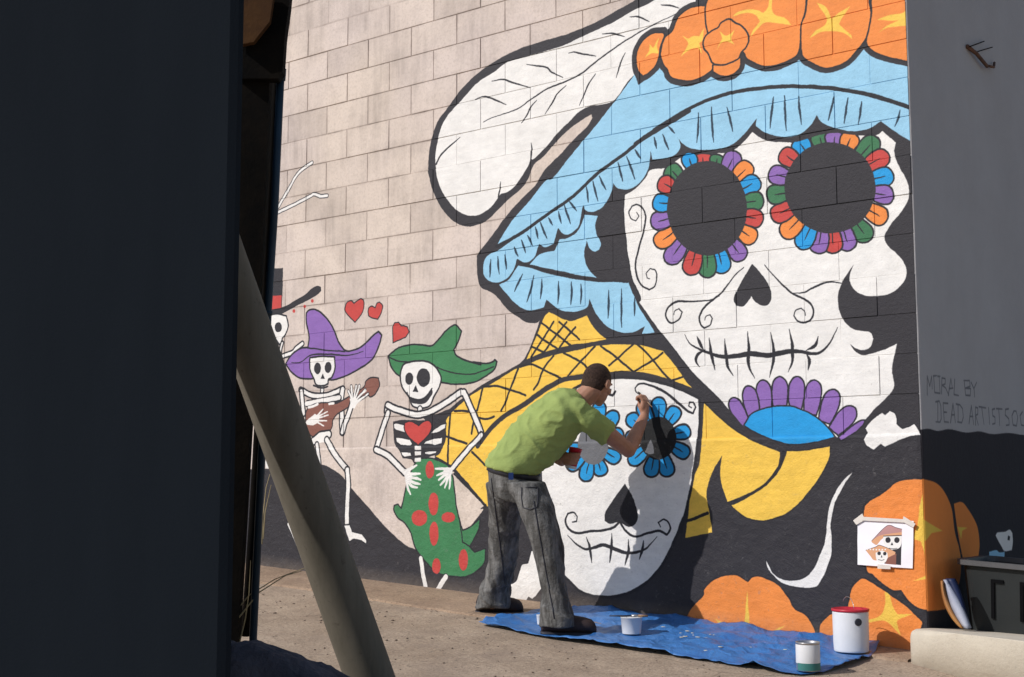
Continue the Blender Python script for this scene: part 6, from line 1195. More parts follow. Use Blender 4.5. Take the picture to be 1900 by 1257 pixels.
b = bmesh.new(); tube(b, [c_ + R2 * .0, c_ + R2 * .035], [.017, .018], 8, True, .4); obj('ferrule', b, M_metal, pb, True)
b = bmesh.new(); tube(b, [c_ + R2 * .034, c_ + R2 * .085], [.018, .015], 8, True, .4); obj('bristles', b, M_wood, pb, True)
hc = Vector((-1.8828, -0.6566, 0.0679)); cup('paper_cup', hc.x, hc.y, .017, .022, .048, M_white, 'small white cup half hidden behind the heel of the nearer boot', 'cup')

# ---------------------------------------------------------------- tote bin and sack in the shade
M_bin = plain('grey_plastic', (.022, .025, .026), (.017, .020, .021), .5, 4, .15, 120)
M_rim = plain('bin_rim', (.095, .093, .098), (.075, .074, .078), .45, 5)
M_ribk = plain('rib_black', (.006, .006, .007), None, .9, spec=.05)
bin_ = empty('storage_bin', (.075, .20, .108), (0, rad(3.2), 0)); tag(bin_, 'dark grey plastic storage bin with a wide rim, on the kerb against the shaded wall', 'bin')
BW, BD, BH = .80, .42, .345
b = bmesh.new()
def rr_ring(w0, d0, x0, y0, z, rad_=.05, k=5):
    P = []
    for cx, cy, a in ((x0 + w0 - rad_, y0 + rad_, -90), (x0 + w0 - rad_, y0 + d0 - rad_, 0), (x0 + rad_, y0 + d0 - rad_, 90), (x0 + rad_, y0 + rad_, 180)):
        for i in range(k + 1): t_ = rad(a + 90 * i / k); P.append((cx + rad_ * math.cos(t_), cy + rad_ * math.sin(t_), z))
    return P
def ringloft(b, rings, cap0=True, cap1=False):
    R = [[b.verts.new(p) for p in r] for r in rings]; n = len(R[0])
    for a, c in zip(R, R[1:]):
        for i in range(n): b.faces.new((a[i], a[(i + 1) % n], c[(i + 1) % n], c[i]))
    if cap0: b.faces.new(R[0][::-1])
    if cap1: b.faces.new(R[-1])
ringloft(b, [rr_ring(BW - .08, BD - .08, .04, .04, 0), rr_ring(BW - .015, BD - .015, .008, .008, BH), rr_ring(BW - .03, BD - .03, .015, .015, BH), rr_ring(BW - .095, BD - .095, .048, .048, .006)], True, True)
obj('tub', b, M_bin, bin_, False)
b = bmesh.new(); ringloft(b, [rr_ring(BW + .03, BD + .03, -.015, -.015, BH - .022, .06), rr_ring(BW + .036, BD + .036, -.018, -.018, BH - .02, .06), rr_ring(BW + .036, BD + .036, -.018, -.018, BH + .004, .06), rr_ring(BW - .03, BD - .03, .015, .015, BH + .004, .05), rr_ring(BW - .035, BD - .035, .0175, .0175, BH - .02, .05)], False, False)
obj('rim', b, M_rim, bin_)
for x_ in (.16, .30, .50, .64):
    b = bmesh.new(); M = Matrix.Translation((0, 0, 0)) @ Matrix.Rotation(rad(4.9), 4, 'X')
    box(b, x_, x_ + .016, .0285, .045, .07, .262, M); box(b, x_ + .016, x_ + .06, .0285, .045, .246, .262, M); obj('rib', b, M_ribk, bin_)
M_sack1 = plain('sack_white', (.40, .42, .50), (.30, .32, .42), .5, 9, .4, 40); M_sack2 = plain('sack_orange', (.42, .20, .06), (.30, .13, .05), .5, 9); M_sack3 = plain('sack_blue', (.015, .025, .08), None, .5)
sk = empty('plastic_sack'); tag(sk, 'folded white plastic sack with an orange edge, standing between the wall and the grey bin', 'sack')
def ribbon(L, Rt, th, nm, m):
    b = bmesh.new(); n = 14; F_ = []
    for i in range(n + 1):
        t_ = i / n; l = [Vector(p) for p in L]; q = [Vector(p) for p in Rt]
        def bz(P): return P[0] * (1 - t_) ** 2 + P[1] * 2 * t_ * (1 - t_) + P[2] * t_ * t_
        a, c = bz(l), bz(q); mid = (a + c) / 2 + Vector((.01, -.02, 0)); F_.append([b.verts.new(p) for p in (a, mid, c, c + Vector((0, th, 0)), a + Vector((0, th, 0)))])
    for a, c in zip(F_, F_[1:]):
        for k in range(5): b.faces.new((a[k], a[(k + 1) % 5], c[(k + 1) % 5], c[k]))
    b.faces.new(F_[0][::-1]); b.faces.new(F_[-1]); obj(nm, b, m, sk, True)
ribbon(((0.0518, 0.0600, 0.3556), (0.0527, 0.0500, 0.2071), (0.1534, 0.0300, 0.1344)), ((0.0653, 0.0600, 0.3562), (0.0780, 0.0500, 0.2346), (0.1692, 0.0300, 0.1355)), .02, 'orange_panel', M_sack2)
ribbon(((0.0618, 0.0700, 0.3607), (0.0796, 0.0600, 0.2339), (0.1630, 0.0400, 0.1342)), ((0.0780, 0.0700, 0.3614), (0.1476, 0.0600, 0.2636), (0.2008, 0.0300, 0.1375)), .02, 'white_panel', M_sack1)
ribbon(((0.0653, 0.0900, 0.3650), (0.1087, 0.0800, 0.2732), (0.1617, 0.0700, 0.1729)), ((0.1086, 0.0900, 0.3668), (0.1445, 0.0800, 0.3011), (0.1749, 0.0700, 0.1737)), .02, 'blue_panel', M_sack3)

# ---------------------------------------------------------------- foreground steelwork
def P3(x, y, d): pass
col = empty('steel_pillar'); tag(col, 'wide dark navy steel pillar in shade filling the left edge', 'pillar')
cR = Vector((0.785523, 0.618828, 0)).normalized(); cF = Vector((-0.615088, 0.781160, 0)).normalized(); cam0 = Vector((2.5329, -6.5076, 0))
def cw(l, d, z): return cam0 + cR * l + cF * d + Vector((0, 0, z))      # metres right of / ahead of the tripod
b = bmesh.new(); d0 = 3.0; xe = -.2085
FP = [(-2.3, d0), (xe * d0 - .026, d0), (xe * d0 - .007, d0 + .006), (xe * d0, d0 + .026), (xe * (d0 + .16) - .004, d0 + .16), (-2.3, d0 + .16)]
lo = [b.verts.new(cw(l, d, -.6)) for l, d in FP]; hi = [b.verts.new(cw(l, d, 2.02)) for l, d in FP]
b.faces.new(lo[::-1]); b.faces.new(hi)
for i in range(len(FP)): b.faces.new((lo[i], lo[(i + 1) % len(FP)], hi[(i + 1) % len(FP)], hi[i]))
obj('cladding', b, M_navy, col)
# black gate post with rusty head plate behind the pillar
post = empty('gate_post'); tag(post, 'black rusted steel gate post just right of the navy pillar', 'post')
b = bmesh.new(); PP = [((-0.7912, -3.6503, 2.4636), .114), ((-0.8640, -3.6070, 1.7289), .110), ((-0.9438, -3.5721, 1.0156), .093), ((-1.0296, -3.5297, 0.2132), .079)]
for (p, w0), (q, w1) in zip(PP, PP[1:]):
    p, q = Vector(p), Vector(q)
    vs = []
    for c, w_ in ((p, w0), (q, w1)):
        for sx_, sy_ in ((-1, -1), (1, -1), (1, 1), (-1, 1)): vs.append(b.verts.new(c + cR * w_ * sx_ * .5 + cF * .03 * sy_))
    for f in ((0, 1, 5, 4), (1, 2, 6, 5), (2, 3, 7, 6), (3, 0, 4, 7)): b.faces.new([vs[i] for i in f])
obj('column', b, M_blackst, post)
b = bmesh.new(); p = Vector((-0.7194, -3.6942, 2.4484)); vsl = []
for x_, y_ in ((0, 0),): pass
pl = [(-0.7992, -3.7305, 2.4419), (-0.6630, -3.6232, 2.4415), (-0.6684, -3.6221, 2.4028), (-0.6867, -3.6221, 2.2973), (-0.6999, -3.6173, 2.1864), (-0.7126, -3.6241, 2.1636), (-0.8182, -3.7074, 2.1639)]
f0 = [b.verts.new(Vector(q)) for q in pl]; f1 = [b.verts.new(Vector(q) + cF * .05) for q in pl]
b.faces.new(f0); b.faces.new(f1[::-1])
for i in range(7): b.faces.new((f0[i], f0[(i + 1) % 7], f1[(i + 1) % 7], f1[i]))
obj('head_plate', b, M_blackst, post)
b = bmesh.new(); pl = [(-0.7726, -3.7526, 2.4291), (-0.6789, -3.6788, 2.4289), (-0.6961, -3.6799, 2.3381), (-0.7420, -3.7070, 2.2719), (-0.7841, -3.7387, 2.2616)]
f0 = [b.verts.new(Vector(q)) for q in pl]; f1 = [b.verts.new(Vector(q) + cF * .028) for q in pl]
b.faces.new(f0); b.faces.new(f1[::-1])
for i in range(5): b.faces.new((f0[i], f0[(i + 1) % 5], f1[(i + 1) % 5], f1[i]))
bevel(b, .006, 2); obj('rust_plate', b, M_rust_or, post)
thin = empty('drain_pipe'); tag(thin, 'thin blue black upright pipe between the gate post and the mural', 'pipe')
b = bmesh.new(); tube(b, [(-0.7630, -3.5679, 2.2109), (-0.8084, -3.5440, 1.7757), (-0.8518, -3.5281, 1.4103), (-0.9069, -3.4979, 0.8729), (-0.9632, -3.4691, 0.3391), (-0.9724, -3.4636, 0.2460)], .0134, 12); obj('tube', b, M_thin, thin, True)
b = bmesh.new(); tube(b, [(-0.7610, -3.5676, 2.2199), (-0.7627, -3.5669, 2.2056), (-0.7651, -3.5654, 2.1805)], [.017, .017, .0155], 12); obj('cap', b, M_thin, thin, True)
b = bmesh.new(); tube(b, [(-0.8500, -3.5274, 1.4156), (-0.8524, -3.5273, 1.4013)], [.0155, .0155], 12); obj('collar', b, M_thin, thin, True)
b = bmesh.new(); tube(b, [(-0.8252, -3.5384, 2.1985), (-0.8930, -3.5047, 1.5631), (-0.9322, -3.4858, 1.2001), (-0.9831, -3.4612, 0.7281), (-1.0305, -3.4438, 0.3288)], [.010, .010, .012, .015, .017], 8); obj('back_rail', b, M_blackst, thin, True)
# the leaning pipe
pp = empty('leaning_pipe'); tag(pp, 'thick round steel pipe leaning from the pillar down to the ground, sunlit along one edge', 'pipe')
b = bmesh.new(); FP = [(-1.05, 3.77), (-.862, 3.77), (-.862, 4.05), (-1.05, 4.05)]  # unseen upright, added behind the pillar to shade the pipe and rubble
lo = [b.verts.new(cw(l, d, -.6)) for l, d in FP]; hi = [b.verts.new(cw(l, d, 2.05)) for l, d in FP]
b.faces.new(lo[::-1]); b.faces.new(hi)
for i in range(4): b.faces.new((lo[i], lo[(i + 1) % 4], hi[(i + 1) % 4], hi[i]))
bevel(b, .01, 2); obj('upright', b, M_pipe, pp)
a_, z_ = Vector((-0.7304, -3.8708, 1.6195)), Vector((-0.5471, -3.2735, 0.0885)); d_ = (z_ - a_)
b = bmesh.new(); tube(b, [a_ - d_ * .25 + d_ * (1.25 * k / 24) for k in range(25)], .0785, 40); obj('tube', b, M_pipe, pp, True)
# rubble mound at its foot
b = bmesh.new()
mp = [(-1.4062, -3.1313, 0.2794), (-1.2615, -3.0796, 0.2669), (-1.1171, -3.0255, 0.2351), (-1.0065, -2.9964, 0.1906)]
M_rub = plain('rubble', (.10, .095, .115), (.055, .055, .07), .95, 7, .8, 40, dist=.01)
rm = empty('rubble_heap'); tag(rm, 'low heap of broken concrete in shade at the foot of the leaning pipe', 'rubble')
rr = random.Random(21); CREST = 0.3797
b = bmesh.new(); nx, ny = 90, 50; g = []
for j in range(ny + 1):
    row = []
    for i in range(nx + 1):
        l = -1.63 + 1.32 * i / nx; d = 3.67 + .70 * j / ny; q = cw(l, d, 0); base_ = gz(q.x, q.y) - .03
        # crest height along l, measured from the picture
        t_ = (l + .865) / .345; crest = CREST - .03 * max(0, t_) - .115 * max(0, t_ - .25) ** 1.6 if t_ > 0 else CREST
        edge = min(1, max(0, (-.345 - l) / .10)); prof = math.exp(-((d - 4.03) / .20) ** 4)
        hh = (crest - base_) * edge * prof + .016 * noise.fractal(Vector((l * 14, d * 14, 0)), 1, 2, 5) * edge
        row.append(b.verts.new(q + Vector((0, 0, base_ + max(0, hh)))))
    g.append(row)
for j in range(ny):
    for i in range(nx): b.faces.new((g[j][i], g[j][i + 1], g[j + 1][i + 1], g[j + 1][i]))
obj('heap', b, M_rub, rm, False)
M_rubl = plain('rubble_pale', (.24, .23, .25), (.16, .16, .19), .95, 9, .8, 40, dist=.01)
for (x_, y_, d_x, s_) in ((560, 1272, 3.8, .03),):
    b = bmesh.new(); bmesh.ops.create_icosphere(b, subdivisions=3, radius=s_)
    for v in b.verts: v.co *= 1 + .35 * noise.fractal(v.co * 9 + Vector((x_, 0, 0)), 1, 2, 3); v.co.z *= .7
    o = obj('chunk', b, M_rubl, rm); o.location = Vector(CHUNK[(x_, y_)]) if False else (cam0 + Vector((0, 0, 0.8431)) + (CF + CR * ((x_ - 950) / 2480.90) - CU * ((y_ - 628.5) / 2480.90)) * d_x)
# dry grass
dg_ = empty('dry_grass'); tag(dg_, 'few dry straw stalks bending out beside the thin upright pipe', 'grass tuft')
M_straw = plain('straw', (.46, .38, .22), (.34, .27, .15), .8, 20)
for P in ([(-0.9806, -3.5439, 0.4112), (-0.9656, -3.4889, 0.4699), (-0.9400, -3.3986, 0.5192), (-0.8659, -3.2705, 0.5697)], [(-0.9706, -3.5336, 0.3935), (-0.9395, -3.4696, 0.4788), (-0.9104, -3.3771, 0.5318), (-0.9114, -3.3025, 0.5423)], [(-1.0127, -3.3949, 0.6346), (-1.0035, -3.4003, 0.7265), (-0.9879, -3.4018, 0.8277), (-0.9745, -3.3976, 0.8736)], [(-1.0240, -3.3806, 0.6521), (-1.0118, -3.3837, 0.7445), (-0.9894, -3.3787, 0.8368)], [(-0.9779, -3.5247, 0.2869), (-0.9496, -3.5170, 0.3934), (-0.9337, -3.5166, 0.4821), (-0.9222, -3.5222, 0.5887)]):
    b = bmesh.new(); Q_ = [Vector(p) for p in P]; S_ = []
    for i in range(len(Q_) - 1):
        for k in range(5): S_.append(Q_[i].lerp(Q_[i + 1], k / 5))
    S_.append(Q_[-1]); tube(b, S_, [.0028 * (1 - .6 * i / len(S_)) for i in range(len(S_))], 5); obj('stalk', b, M_straw, dg_)
# leaf litter at the corner
b = bmesh.new()
for k in range(26):
    q = Vector((-0.1033, -0.1115, 0.0007)); x, y = q.x + rs.gauss(0, .03), q.y - abs(rs.gauss(0, .035)); stone(b, x, y, rs.uniform(.004, .012), gz(x, y) + .004)
tag(obj('leaf_litter', b, plain('dead_leaf', (.20, .13, .07), (.10, .06, .035), .9, 40)), kind='stuff')

# ---------------------------------------------------------------- the painter
man = empty('person'); tag(man, 'person in green t-shirt and paint smeared grey trousers bending to paint the smaller skull', 'person')
def shirt_mat():
    t = NT('green_shirt'); v = t.pos()
    t.col(t.mix(t.ramp(t.noise(v, 9, 4, .6), [(.35, 0.), (.65, 1.)]), t.mix(t.ramp(t.noise(v, 34, 4, .7), [(.74, 0.), (.77, .8)]), (.310, .385, .130), (.60, .60, .56)), (.270, .340, .112)))
    t.b.inputs['Roughness'].default_value = .95; t.b.inputs['Specular IOR Level'].default_value = .1
    t.bump(t.math('ADD', t.noise(v, 14, 4, .6, (1, 1, 1.6)), t.math('MULTIPLY', t.noise(v, 400, 2, .5), .05)), .8, .012); return t.m
def trouser_mat():
    t = NT('grey_trousers'); v = t.pos()
    c = t.mix(t.ramp(t.noise(v, 7, 4, .6, (1, 1, .5)), [(.38, 0.), (.62, 1.)]), (.060, .058, .056), (.095, .093, .090))
    sm = t.ramp(t.noise(v, 8, 6, .72, (2.6, 2.6, .55)), [(.44, 0.), (.72, .75)])
    c = t.mix(sm, c, (.32, .315, .31)); t.col(c)
    t.b.inputs['Roughness'].default_value = .95; t.b.inputs['Specular IOR Level'].default_value = .12
    t.bump(t.noise(v, 22, 5, .7, (1, 1, 1.3)), .9, .014); return t.m
M_shirt = shirt_mat(); M_trous = trouser_mat()
def skin_mat():
    t = NT('skin'); v = t.pos()
    t.col(t.mix(t.ramp(t.noise(v, 30, 4, .6), [(.35, 0.), (.65, 1.)]), (.40, .205, .135), (.34, .165, .105)))
    t.b.inputs['Roughness'].default_value = .55; t.b.inputs['Subsurface Weight'].default_value = .08; t.b.inputs['Subsurface Radius'].default_value = (.01, .004, .002)
    t.bump(t.noise(v, 90, 3, .6), .2, .002); return t.m
M_skin = skin_mat(); M_hair = plain('brown_hair', (.062, .034, .024), (.022, .012, .009), .85, 90, .9, 320, dist=.004)
M_shoe = plain('brown_boot', (.050, .032, .030), (.028, .020, .022), .7, 14, .4, 60)
def px(h, d): return h / 2480.90 * d
cU = CU.copy()
H = Vector((-1.6424, -0.4482, 1.3895)); fd = (cR * .62 + cF * .74 + Vector((0, 0, -.34))).normalized()
ud = (Vector((0, 0, 1)) - fd * fd.z).normalized(); ud = (ud + cR * .10).normalized(); sd = fd.cross(ud).normalized(); ud = sd.cross(fd).normalized()
HM = Matrix((fd, sd, ud)).transposed()          # x = face, y = side, z = up
def hp(a, b_, c): return H + fd * a + sd * b_ + ud * c
b = bmesh.new()
ball(b, hp(-.005, 0, .008), (.090, .072, .094), HM, 24); ball(b, hp(.030, 0, -.055), (.060, .054, .062), HM, 20); ball(b, hp(.062, 0, -.098), (.020, .024, .018), HM)
ball(b, hp(.096, 0, -.022), (.018, .012, .022), HM); ball(b, hp(.088, 0, -.004), (.012, .010, .022), HM); ball(b, hp(.080, 0, .022), (.016, .046, .011), HM)
ball(b, hp(.082, 0, -.068), (.012, .024, .008), HM); ball(b, hp(.080, 0, -.080), (.012, .022, .007), HM)
for s_ in (-1, 1):
    ball(b, hp(-.002, s_ * .080, -.012), (.019, .008, .032), HM); ball(b, hp(.055, s_ * .045, -.030), (.022, .018, .020), HM)
NB = Vector((-1.6961, -0.5276, 1.2870))
caps(b, hp(-.028, 0, -.060), .056, NB, .062)
core = [(-1.7185, -0.5675, 1.2624), (-1.7924, -0.6614, 1.1498), (-1.8923, -0.7242, 1.0337), (-1.9446, -0.7527, 0.9407)]
for p, q in zip(core, core[1:]): caps(b, p, .07, q, .07)
caps(b, core[0], .05, (-1.6140, -0.6045, 1.1988), .05); caps(b, core[0], .05, (-1.8338, -0.4272, 1.2578), .05)
# right arm, raised to the wall
SR, ER, WR = Vector((-1.6140, -0.6045, 1.1988)), Vector((-1.5437, -0.2939, 1.0179)), Vector((-1.5797, -0.0680, 1.2179))
caps(b, SR, .050, SR.lerp(ER, .55), .049); caps(b, SR.lerp(ER, .55), .049, ER, .040)
caps(b, ER, .041, ER.lerp(WR, .32), .043); caps(b, ER.lerp(WR, .32), .043, WR, .0255)
KN = Vector((-1.5843, -0.0528, 1.3138))
pm = WR.lerp(KN, .55); pd = (KN - WR).normalized(); ps = cF * .8 + cR * .6; ps.normalize(); pn = pd.cross(ps).normalized(); PM = Matrix((pd, ps, pn)).transposed()
caps(b, WR, .0255, pm, .026); ball(b, pm + pd * .008, (.046, .040, .020), PM)
FL_ = [.92, 1.0, .95, .78]
for i in range(4):
    k0 = KN + ps * (.027 - .018 * i) * 1.0 - pd * .006
    a1_ = k0 + pd * .026 * FL_[i] - pn * .0 - cR * .016; a2_ = a1_ + (-cR * .020 + cF * .010 - pd * .004) * FL_[i]; a3_ = a2_ + (-pd * .018 - cR * .003 + cF * .006) * FL_[i]
    caps(b, k0, .0098, a1_, .0090, 10); caps(b, a1_, .0090, a2_, .0083, 10); caps(b, a2_, .0083, a3_, .0075, 10)
t0 = WR + pd * .030 - cR * .018; t1 = t0 + pd * .030 - cR * .014 + cF * .008; t2 = t1 + pd * .024 + cF * .010 - cR * .001
caps(b, t0, .0125, t1, .0105, 10); caps(b, t1, .0105, t2, .0088, 10)
# left arm, holding the cup under the chest
SL, EL, WL = Vector((-1.8338, -0.4272, 1.2578)), Vector((-1.9989, -0.4499, 1.0348)), Vector((-1.8258, -0.5333, 0.9563))
caps(b, SL, .050, EL, .041); caps(b, EL, .042, EL.lerp(WL, .35), .042); caps(b, EL.lerp(WL, .35), .042, WL, .026)
CUPC = Vector((-1.7500, -0.5270, 0.9732)); cax = (CU * .97 + CR * .22).normalized()
LH = CUPC - CR * .040 - CF * .004
caps(b, WL, .026, LH - CR * .012, .026); ball(b, LH - CR * .004, (.020, .030, .040), Matrix((CR, CF, CU)).transposed())
for i in range(4):
    k0 = LH + cax * (.028 - .018 * i) - CF * .022
    q1 = k0 + CR * .026 - CF * .016; q2 = q1 + CR * .026 * FL_[i] - CF * .002; q3 = q2 + CR * .016 * FL_[i] + CF * .010
    caps(b, k0, .0098, q1, .0092, 10); caps(b, q1, .0092, q2, .0085, 10); caps(b, q2, .0085, q3, .0076, 10)
k0 = LH + cax * .014 + CF * .020; q1 = k0 + CR * .028 + CF * .018 + cax * .012; q2 = q1 + CR * .026 - CF * .002 + cax * .004
caps(b, k0, .0125, q1, .0105, 10); caps(b, q1, .0105, q2, .0088, 10)
LN = [(-1.8132, -0.8292, 0.7592), (-1.7272, -0.8447, 0.6193), (-1.6898, -0.8397, 0.4247), (-1.6444, -0.8284, 0.1360)]
LF = [(-2.1209, -0.6633, 0.7706), (-2.1881, -0.5890, 0.5895), (-2.2465, -0.5310, 0.3905), (-2.3431, -0.4992, 0.1641)]

for L_ in (LN, LF):
    for p, q, r0_, r1_ in zip(L_, L_[1:], (.055, .055, .05), (.055, .05, .04)): caps(b, p, r0_, q, r1_)
fuse('body', b, .0042, M_skin, man, 4)
# hair
b = bmesh.new(); ball(b, hp(-.009, 0, .013), (.0895, .0745, .092), HM, 40); ball(b, hp(-.032, 0, -.026), (.062, .067, .056), HM, 30)
fuse('hair', b, .006, M_hair, man, 3, lambda v, n_: .0008 * noise.noise(v * 90) + .0012 * noise.noise(v * 260))
# shirt
def ring(pt, h, dirx, diry, dep, d):
    A_ = (CR * dirx - CU * diry).normalized() * px(h, d); return (pt, A_, CF * dep)
def foldn(v, n_):
    a = noise.noise(Vector((v.x * 7 + v.z * 9, v.y * 7, v.z * 5 - v.x * 4))); r_ = 1 - abs(noise.noise(Vector((v.x * 9 - v.z * 7, v.y * 9, (v.z + v.x * .8) * 14 + 3))))
    return .006 * a + .010 * (r_ ** 4 - .3) + .004 * noise.noise(Vector((v.x * 18 + v.z * 16, v.y * 14, v.z * 10 - v.x * 8)))
b = bmesh.new()
loft(b, [ring((-1.9705, -0.7814, 0.9087), 52, .98, .18, .178, 7.25), ring((-1.9637, -0.7805, 0.9407), 53, .98, .18, .176, 7.25), ring((-1.9176, -0.7394, 0.9989), 53, .82, .5, .165, 7.26), ring((-1.8663, -0.6854, 1.0867), 53, .68, .72, .170, 7.28), ring((-1.8012, -0.6445, 1.1623), 51, .65, .76, .185, 7.28), ring((-1.7499, -0.5997, 1.2240), 46, .60, .8, .195, 7.29), ring((-1.7134, -0.5643, 1.2683), 36, .55, .82, .165, 7.30), ring((-1.6929, -0.5267, 1.2987), 22, .55, .82, .085, 7.32)], 40)
caps(b, (-1.6456, -0.6596, 1.2325), .068, (-1.5960, -0.6003, 1.1781), .070); caps(b, (-1.5960, -0.6003, 1.1781), .070, (-1.5816, -0.5197, 1.1397), .068)
loft(b, [((-1.5875, -0.5518, 1.1534), (CR * .55 + CU * .8).normalized() * .072, CF * .066), ((-1.5750, -0.4316, 1.0952), (CR * .55 + CU * .8).normalized() * .070, CF * .062)], 24)
caps(b, (-1.8000, -0.4535, 1.2705), .070, (-1.8903, -0.4220, 1.1753), .066)
fuse('shirt', b, .0075, M_shirt, man, 5, foldn)
# trousers
def leg_rings(L_): return [((p), CR * px(h, d), cF * px(h, d) * 1.12) for p, h, d in L_]
def foldt(v, n_):
    a = noise.noise(Vector((v.x * 8, v.y * 8, v.z * 11))); r_ = 1 - abs(noise.noise(Vector((v.x * 6 + 9, v.y * 6, v.z * 9 + v.x * 7))))
    k = .8 + 1.3 * max(0, min(1, (.42 - v.z) / .3)); return (.006 * a + .009 * (r_ ** 4 - .35)) * k
b = bmesh.new()
loft(b, [(Vector(p), (CR * .98 - CU * .18) * px(h, 7.25), CF * dd) for p, h, dd in (((-1.9652, -0.7833, 0.9523), 43, .140), ((-1.9680, -0.7799, 0.9116), 48, .152), ((-1.9722, -0.7701, 0.8157), 49, .165), ((-1.9768, -0.7645, 0.7489), 44, .150))], 36)
loft(b, leg_rings([((-1.8612, -0.8275, 0.8446), 38, 7.14), ((-1.7750, -0.8465, 0.7313), 34, 7.06), ((-1.7272, -0.8447, 0.6193), 32, 7.02), ((-1.7008, -0.8338, 0.5049), 30.5, 7.0), ((-1.6782, -0.8370, 0.3778), 25, 6.97), ((-1.6585, -0.8316, 0.2649), 26, 6.95), ((-1.6421, -0.8312, 0.1693), 31, 6.93), ((-1.6386, -0.8319, 0.1010), 32, 6.92)]), 30)
loft(b, leg_rings([((-2.0884, -0.6991, 0.8449), 36, 7.38), ((-2.1458, -0.6322, 0.6807), 31, 7.45), ((-2.2048, -0.5682, 0.5285), 28, 7.52), ((-2.2344, -0.5364, 0.4063), 26, 7.55), ((-2.2856, -0.5214, 0.2831), 27, 7.58), ((-2.3386, -0.4998, 0.1947), 31, 7.62), ((-2.3516, -0.4888, 0.1327), 31, 7.63)]), 30)
fuse('trousers', b, .0075, M_trous, man, 3, foldt)
tro = bpy.data.objects['trousers']
from mathutils.bvhtree import BVHTree
bv = BVHTree.FromPolygons([v.co.copy() for v in tro.data.vertices], [tuple(p.vertices) for p in tro.data.polygons])
camv = Vector((2.5329, -6.5076, 0.8431))
def on_cloth(x_, y_, off=.002):
    d = (CF + CR * ((x_ - 950) / 2480.90) - CU * ((y_ - 628.5) / 2480.90)).normalized(); h_ = bv.ray_cast(camv, d)
    return (h_[0] + h_[1].normalized() * off * (1 if h_[1].dot(d) < 0 else -1)) if h_[0] is not None else None
for path in ([(912 + k * 1.2, 888 + k * 9.4) for k in range(22)], [(968, 905), (968, 925), (971, 942), (984, 946), (996, 941), (998, 922), (997, 905), (968, 905)], [(990 + k * 1.7, 930 + k * 9.6) for k in range(24)]):
    P_ = []
    for a_, c_ in zip(path, path[1:]):
        for k in range(4): P_.append(on_cloth(a_[0] + (c_[0] - a_[0]) * k / 4, a_[1] + (c_[1] - a_[1]) * k / 4))
    P_ = [q for q in P_ if q is not None]
    P_ = [q for i_, q in enumerate(P_) if i_ == 0 or (q - P_[i_ - 1]).length < .05]
    if len(P_) > 3: b = bmesh.new(); tube(b, P_, .0028, 6); obj('seam', b, M_dark, tro, True)
b = bmesh.new(); loft(b, [(Vector(p), (CR * .98 - CU * .18) * px(h, 7.25), CF * dd) for p, h, dd in (((-1.9698, -0.7777, 0.8855), 51.5, .163), ((-1.9676, -0.7804, 0.9174), 50.5, .160))], 40); obj('belt', b, M_dark, man, True)
b = bmesh.new(); q = Vector((-1.8635, -0.9360, 0.8759)); box(b, -.013, .013, -.006, .006, -.018, .018, Matrix.Translation(q) @ Matrix((CR, CF, CU)).transposed().to_4x4()); bevel(b, .004); obj('belt_clip', b, plain('clip_blue', (.02, .05, .19), None, .5), man)
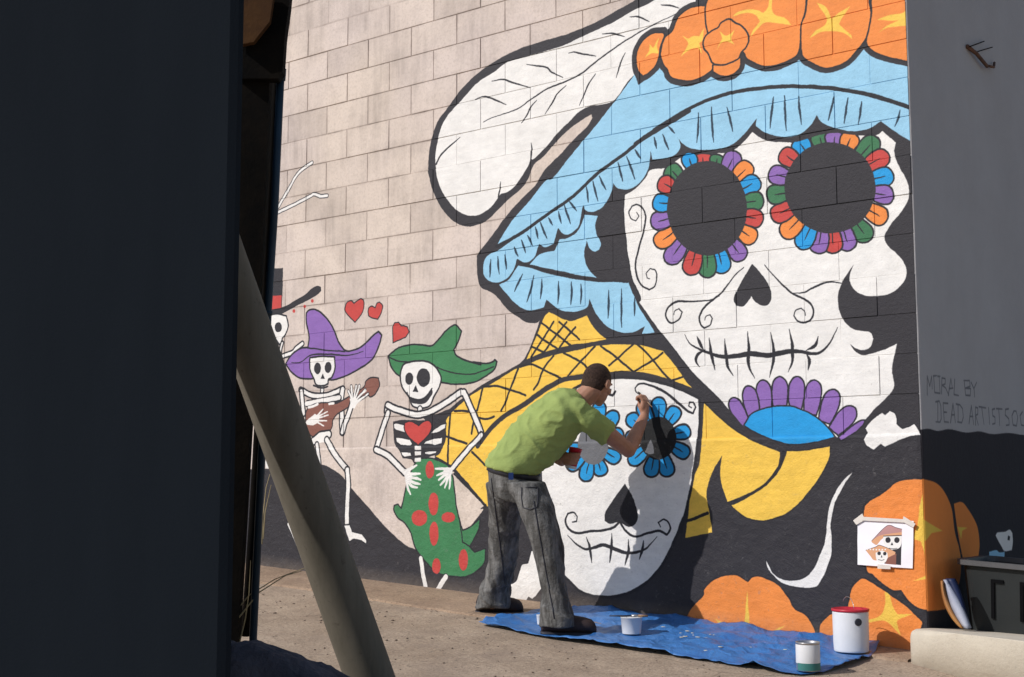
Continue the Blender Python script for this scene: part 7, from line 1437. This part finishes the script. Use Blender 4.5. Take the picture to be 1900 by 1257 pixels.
def boot(hx, hy, zb, dirv, L_, m):
    e = []; b = bmesh.new(); s_ = Vector((-dirv.y, dirv.x, 0)); o0 = Vector((hx, hy, zb)); k = L_ / .285
    prof = [(0, .055, .026), (.012, .090, .035), (.05, .120, .040), (.09, .120, .042), (.13, .102, .044), (.18, .088, .048), (.23, .080, .048), (.262, .070, .042), (.279, .052, .030), (.287, .030, .016)]
    loft(b, [(o0 + dirv * t_ * k + Vector((0, 0, .012 + h_ / 2)), s_ * w_, Vector((0, 0, h_ / 2))) for t_, h_, w_ in prof], 24); up_ = obj('shoe', b, m, man, True)
    b = bmesh.new(); loft(b, [(o0 + dirv * (t_ * k) + Vector((0, 0, .009)), s_ * (w_ + .004), Vector((0, 0, .011))) for t_, h_, w_ in [(-.004, 0, .018)] + prof[1:] + [(.290, 0, .016)]], 16); obj('sole', b, M_dark, up_, True)
fdir = Vector((cR.x, cR.y, 0)).normalized()
n1 = Vector((-1.7134, -0.8767, 0.0506)); n2 = Vector((-2.4395, -0.5321, 0.1007))
boot(n1.x, n1.y, gz(n1.x + .1, n1.y) + .014, (fdir + Vector((0, 0, -.02))).normalized(), .285, M_shoe); boot(n2.x, n2.y, gz(n2.x + .1, n2.y) + .002, (fdir + Vector((0, 0, -.02))).normalized(), .27, M_shoe)
# what the hands hold
pc = empty('cup'); tag(pc, 'red plastic cup held under the chest in the painter\'s left hand', 'cup')
CMx = Matrix.Translation(CUPC - cax * .055) @ Matrix((cax.cross(CF).normalized(), CF.cross(CF.cross(cax)).normalized() if False else cax.cross(cax.cross(CF)).normalized(), cax)).transposed().to_4x4()
b = bmesh.new(); lathe(b, [(.026, 0), (.027, .003), (.036, .11), (.038, .111), (.038, .114), (.034, .114), (.026, .006), (.001, .006)], 28, CMx, True, False); obj('body', b, M_red, pc, True)
b = bmesh.new(); lathe(b, [(.0265, -.001), (.0295, .016)], 28, CMx @ Matrix.Translation((0, 0, -.0005)) @ Matrix.Diagonal((1.03, 1.03, 1, 1)), False, False); obj('white_base', b, M_white, pc, True)
hb = empty('paint_brush'); tag(hb, 'thin paint brush in the painter\'s raised right hand, its tip on the mural', 'brush')
tp = Vector((-1.6651, 0.0000, 1.3632)); hd = Vector((-1.5578, -0.0608, 1.2909))
b = bmesh.new(); tube(b, [hd + (hd - tp) * .35, tp.lerp(hd, .22)], [.0028, .0038], 8); obj('handle', b, M_wood, hb, True)
b = bmesh.new(); tube(b, [tp.lerp(hd, .22), tp.lerp(hd, .1), tp + Vector((0, -.003, 0))], [.004, .0045, .0015], 8); obj('bristles', b, M_bristle, hb, True)
